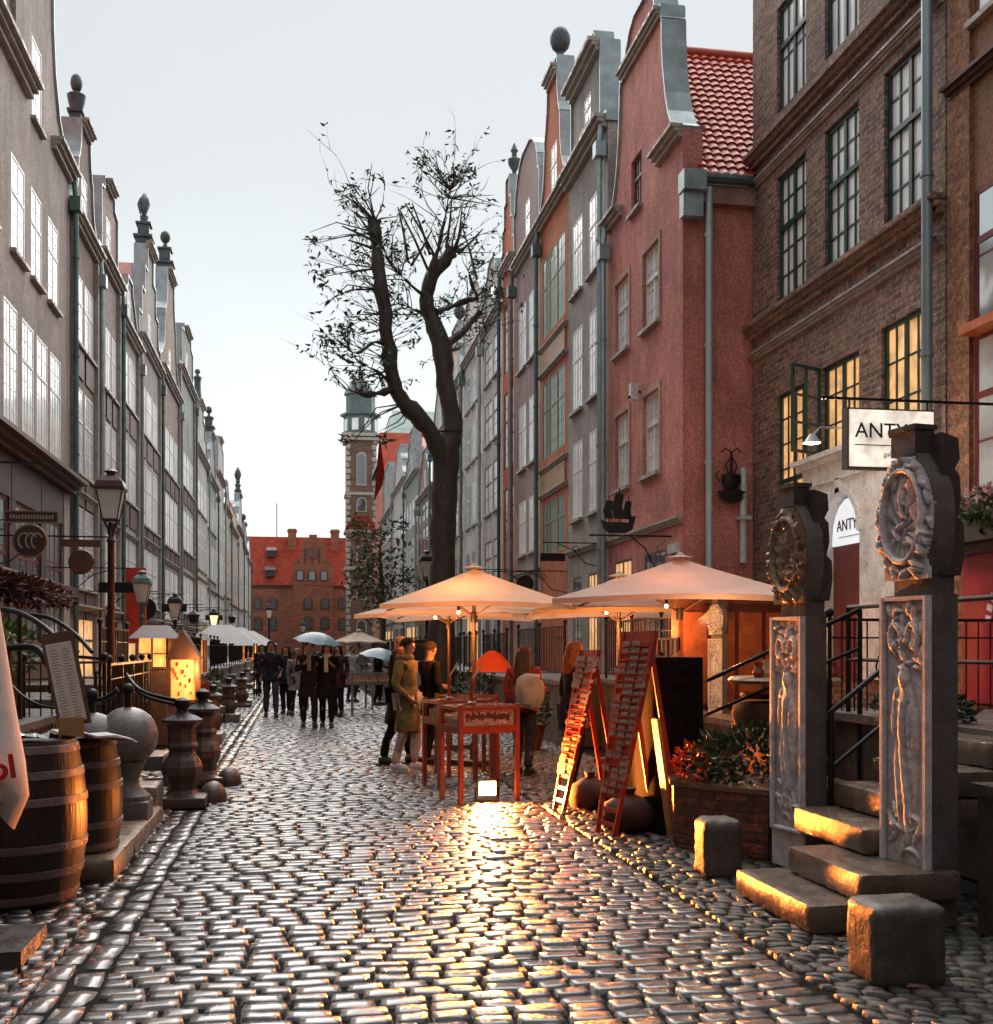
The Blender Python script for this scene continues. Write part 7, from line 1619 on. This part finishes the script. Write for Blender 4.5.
yf = thing('yellow_sign', (PY(208, 635, 40).x, 40, 2.1), 'small bright yellow sign on an iron arm by the white awnings', 'sign'); q = PY(208, 635, 40); MB().box(q.x-.2, q.x+.2, 39.98, 40.02, 1.95, 2.3).build('plate', simple('yellow_paint', (.7, .45, .04), .5), yf); MB().bar((q.x, 40, 2.35), (-4.8, 40, 2.35), .03, .03).build('arm', M_iron, yf)
for k, (y, z, L, kd, l) in enumerate(((24, 3.2, 1.5, 'plate', 'flat iron shop sign by the second lantern lamp'), (27.5, 2.9, 1.6, 'round', 'round iron shop sign past the kiosk'), (33, 3.1, 1.7, 'plate', 'flat iron sign before the lower grey house'), (38, 3.0, 1.8, 'lantern', 'iron lantern on a bracket below the eagle house'), (47, 3.2, 1.8, 'plate', 'flat sign before the ball topped brick house'), (56, 3.4, 2, 'lantern', 'dark lantern before the stepped gable house'))):
    bracket_sign(-4.8, y, z, L, -1, l, kd, .26)
# potted shrubs and flower tubs
for k, (x, y, s, mt, l) in enumerate(((-2.2, 20.2, .35, M_leafd, 'dark potted shrub by the taupe house steps'), (-2.0, 24.2, .35, M_leafr, 'red leaved potted plant beyond the glowing case'), (-2.2, 31.9, .4, M_leafd, 'potted shrub before the lower grey house'), (3.6, 17.9, .4, M_leafd, 'potted shrub at the corner of the pink house terrace'), (3.7, 24.4, .45, M_leafd, 'potted shrub before the grey right hand house'), (-2.6, 14.2, .35, M_leafd, 'potted shrub near the tall red street lamp'), (-3.2, 13.2, .4, simple('fresh_leaf', (.07, .13, .03), .5), 'light green bush on the umber terrace below the round signs'))):
    t_ = thing('potted_shrub', (x, y, 0), l, 'plant', 'potted shrubs on the terraces'); z0 = .92 if k == 6 else 0
    o_ = MB().lathe([(s*.5, z0), (s*.7, z0+s*.9), (s*.75, z0+s*.9), (s*.75, z0+s), (s*.6, z0+s)], (0,0,0), 16).build('pot', stone('dark_terracotta', (.12, .05, .03), .6), None, 40); o_.parent = t_
    o_ = foliage('foliage', (0, 0, z0+s*1.6), s*.9, s*.9, s*.9, 500, .09, mt, None, k+20); o_.parent = t_

def free_rail(x0, y0, x1, y1, z0, z1, label):
    t_ = thing('iron_railing', (x0, y0, 0), label, 'railing'); n = max(2, int(math.hypot(x1-x0, y1-y0)/.9)); L = lambda f, z: (x0+(x1-x0)*f, y0+(y1-y0)*f, z)
    for i in range(n+1):
        f = i/n; m = MB(); m.cyl(L(f, 0), L(f, z1+.02), .022, n=6); m.ball(L(f, z1+.06), .045, 8); m.build('railing_post', M_iron, t_, 40)
    m = MB(); m.bar(L(0, z1), L(1, z1), .04, .025); m.bar(L(0, z0), L(1, z0), .025, .025); m.bar(L(0, z1-.16), L(1, z1-.16), .015, .015); k = 0; N_ = int(math.hypot(x1-x0, y1-y0)/.12)
    for i in range(1, N_): m.cyl(L(i/N_, z0), L(i/N_, z1), .008, n=4, caps=False)
    for i in range(n):
        f = (i+.5)/n; c_ = Vector(L(f, (z0+z1)/2)); dd = (Vector(L(1, 0))-Vector(L(0, 0))).normalized()
        m.tube([c_ + dd*.16*math.cos(a)*(1-a/14) + Vector((0, 0, .2*math.sin(a)*(1-a/14))) for a in np.arange(0, 12, .6)], .009, 4)
    m.build('railing', M_iron, t_); return t_
free_rail(-2.0, 12.9, -2.1, 17.2, .55, 1.42, 'scrolled black iron railing around the foot of the tall red street lamp')
free_rail(-3.3, 11.2, -2.0, 12.6, .6, 1.45, 'short scrolled iron railing behind the stone balls')
free_rail(4.62, 9.5, 6.9, 9.5, .98, 1.85, 'iron railing across the terrace between the two carved pillars')
gl = PD(812, 436, 13.0); t_ = thing('gooseneck_lamp', tuple(gl), 'small gooseneck lamp lighting the white shop portal', 'lamp')
M2 = MB().tube([(XB, gl.y, gl.z - .1), (XB-.35, gl.y, gl.z + .1), (gl.x + .1, gl.y, gl.z + .1), (gl.x, gl.y, gl.z)], .014, 6); M2.build('arm', simple('white_enamel', (.6, .6, .6), .3), t_, 40)
MB().lathe([(.03, .06), (.10, -.04), (.09, -.04), (.02, .04)], (gl.x, gl.y, gl.z-.04), 12).build('shade', simple('white_enamel', (.6, .6, .6), .3), t_, 40); MB().ball((gl.x, gl.y, gl.z-.07), .028, 8).build('bulb', glow('white_bulb', (1, .85, .65), 12), t_)
lampat('portal_light', (gl.x, gl.y, gl.z-.14), 42, (1, .78, .58), .05)
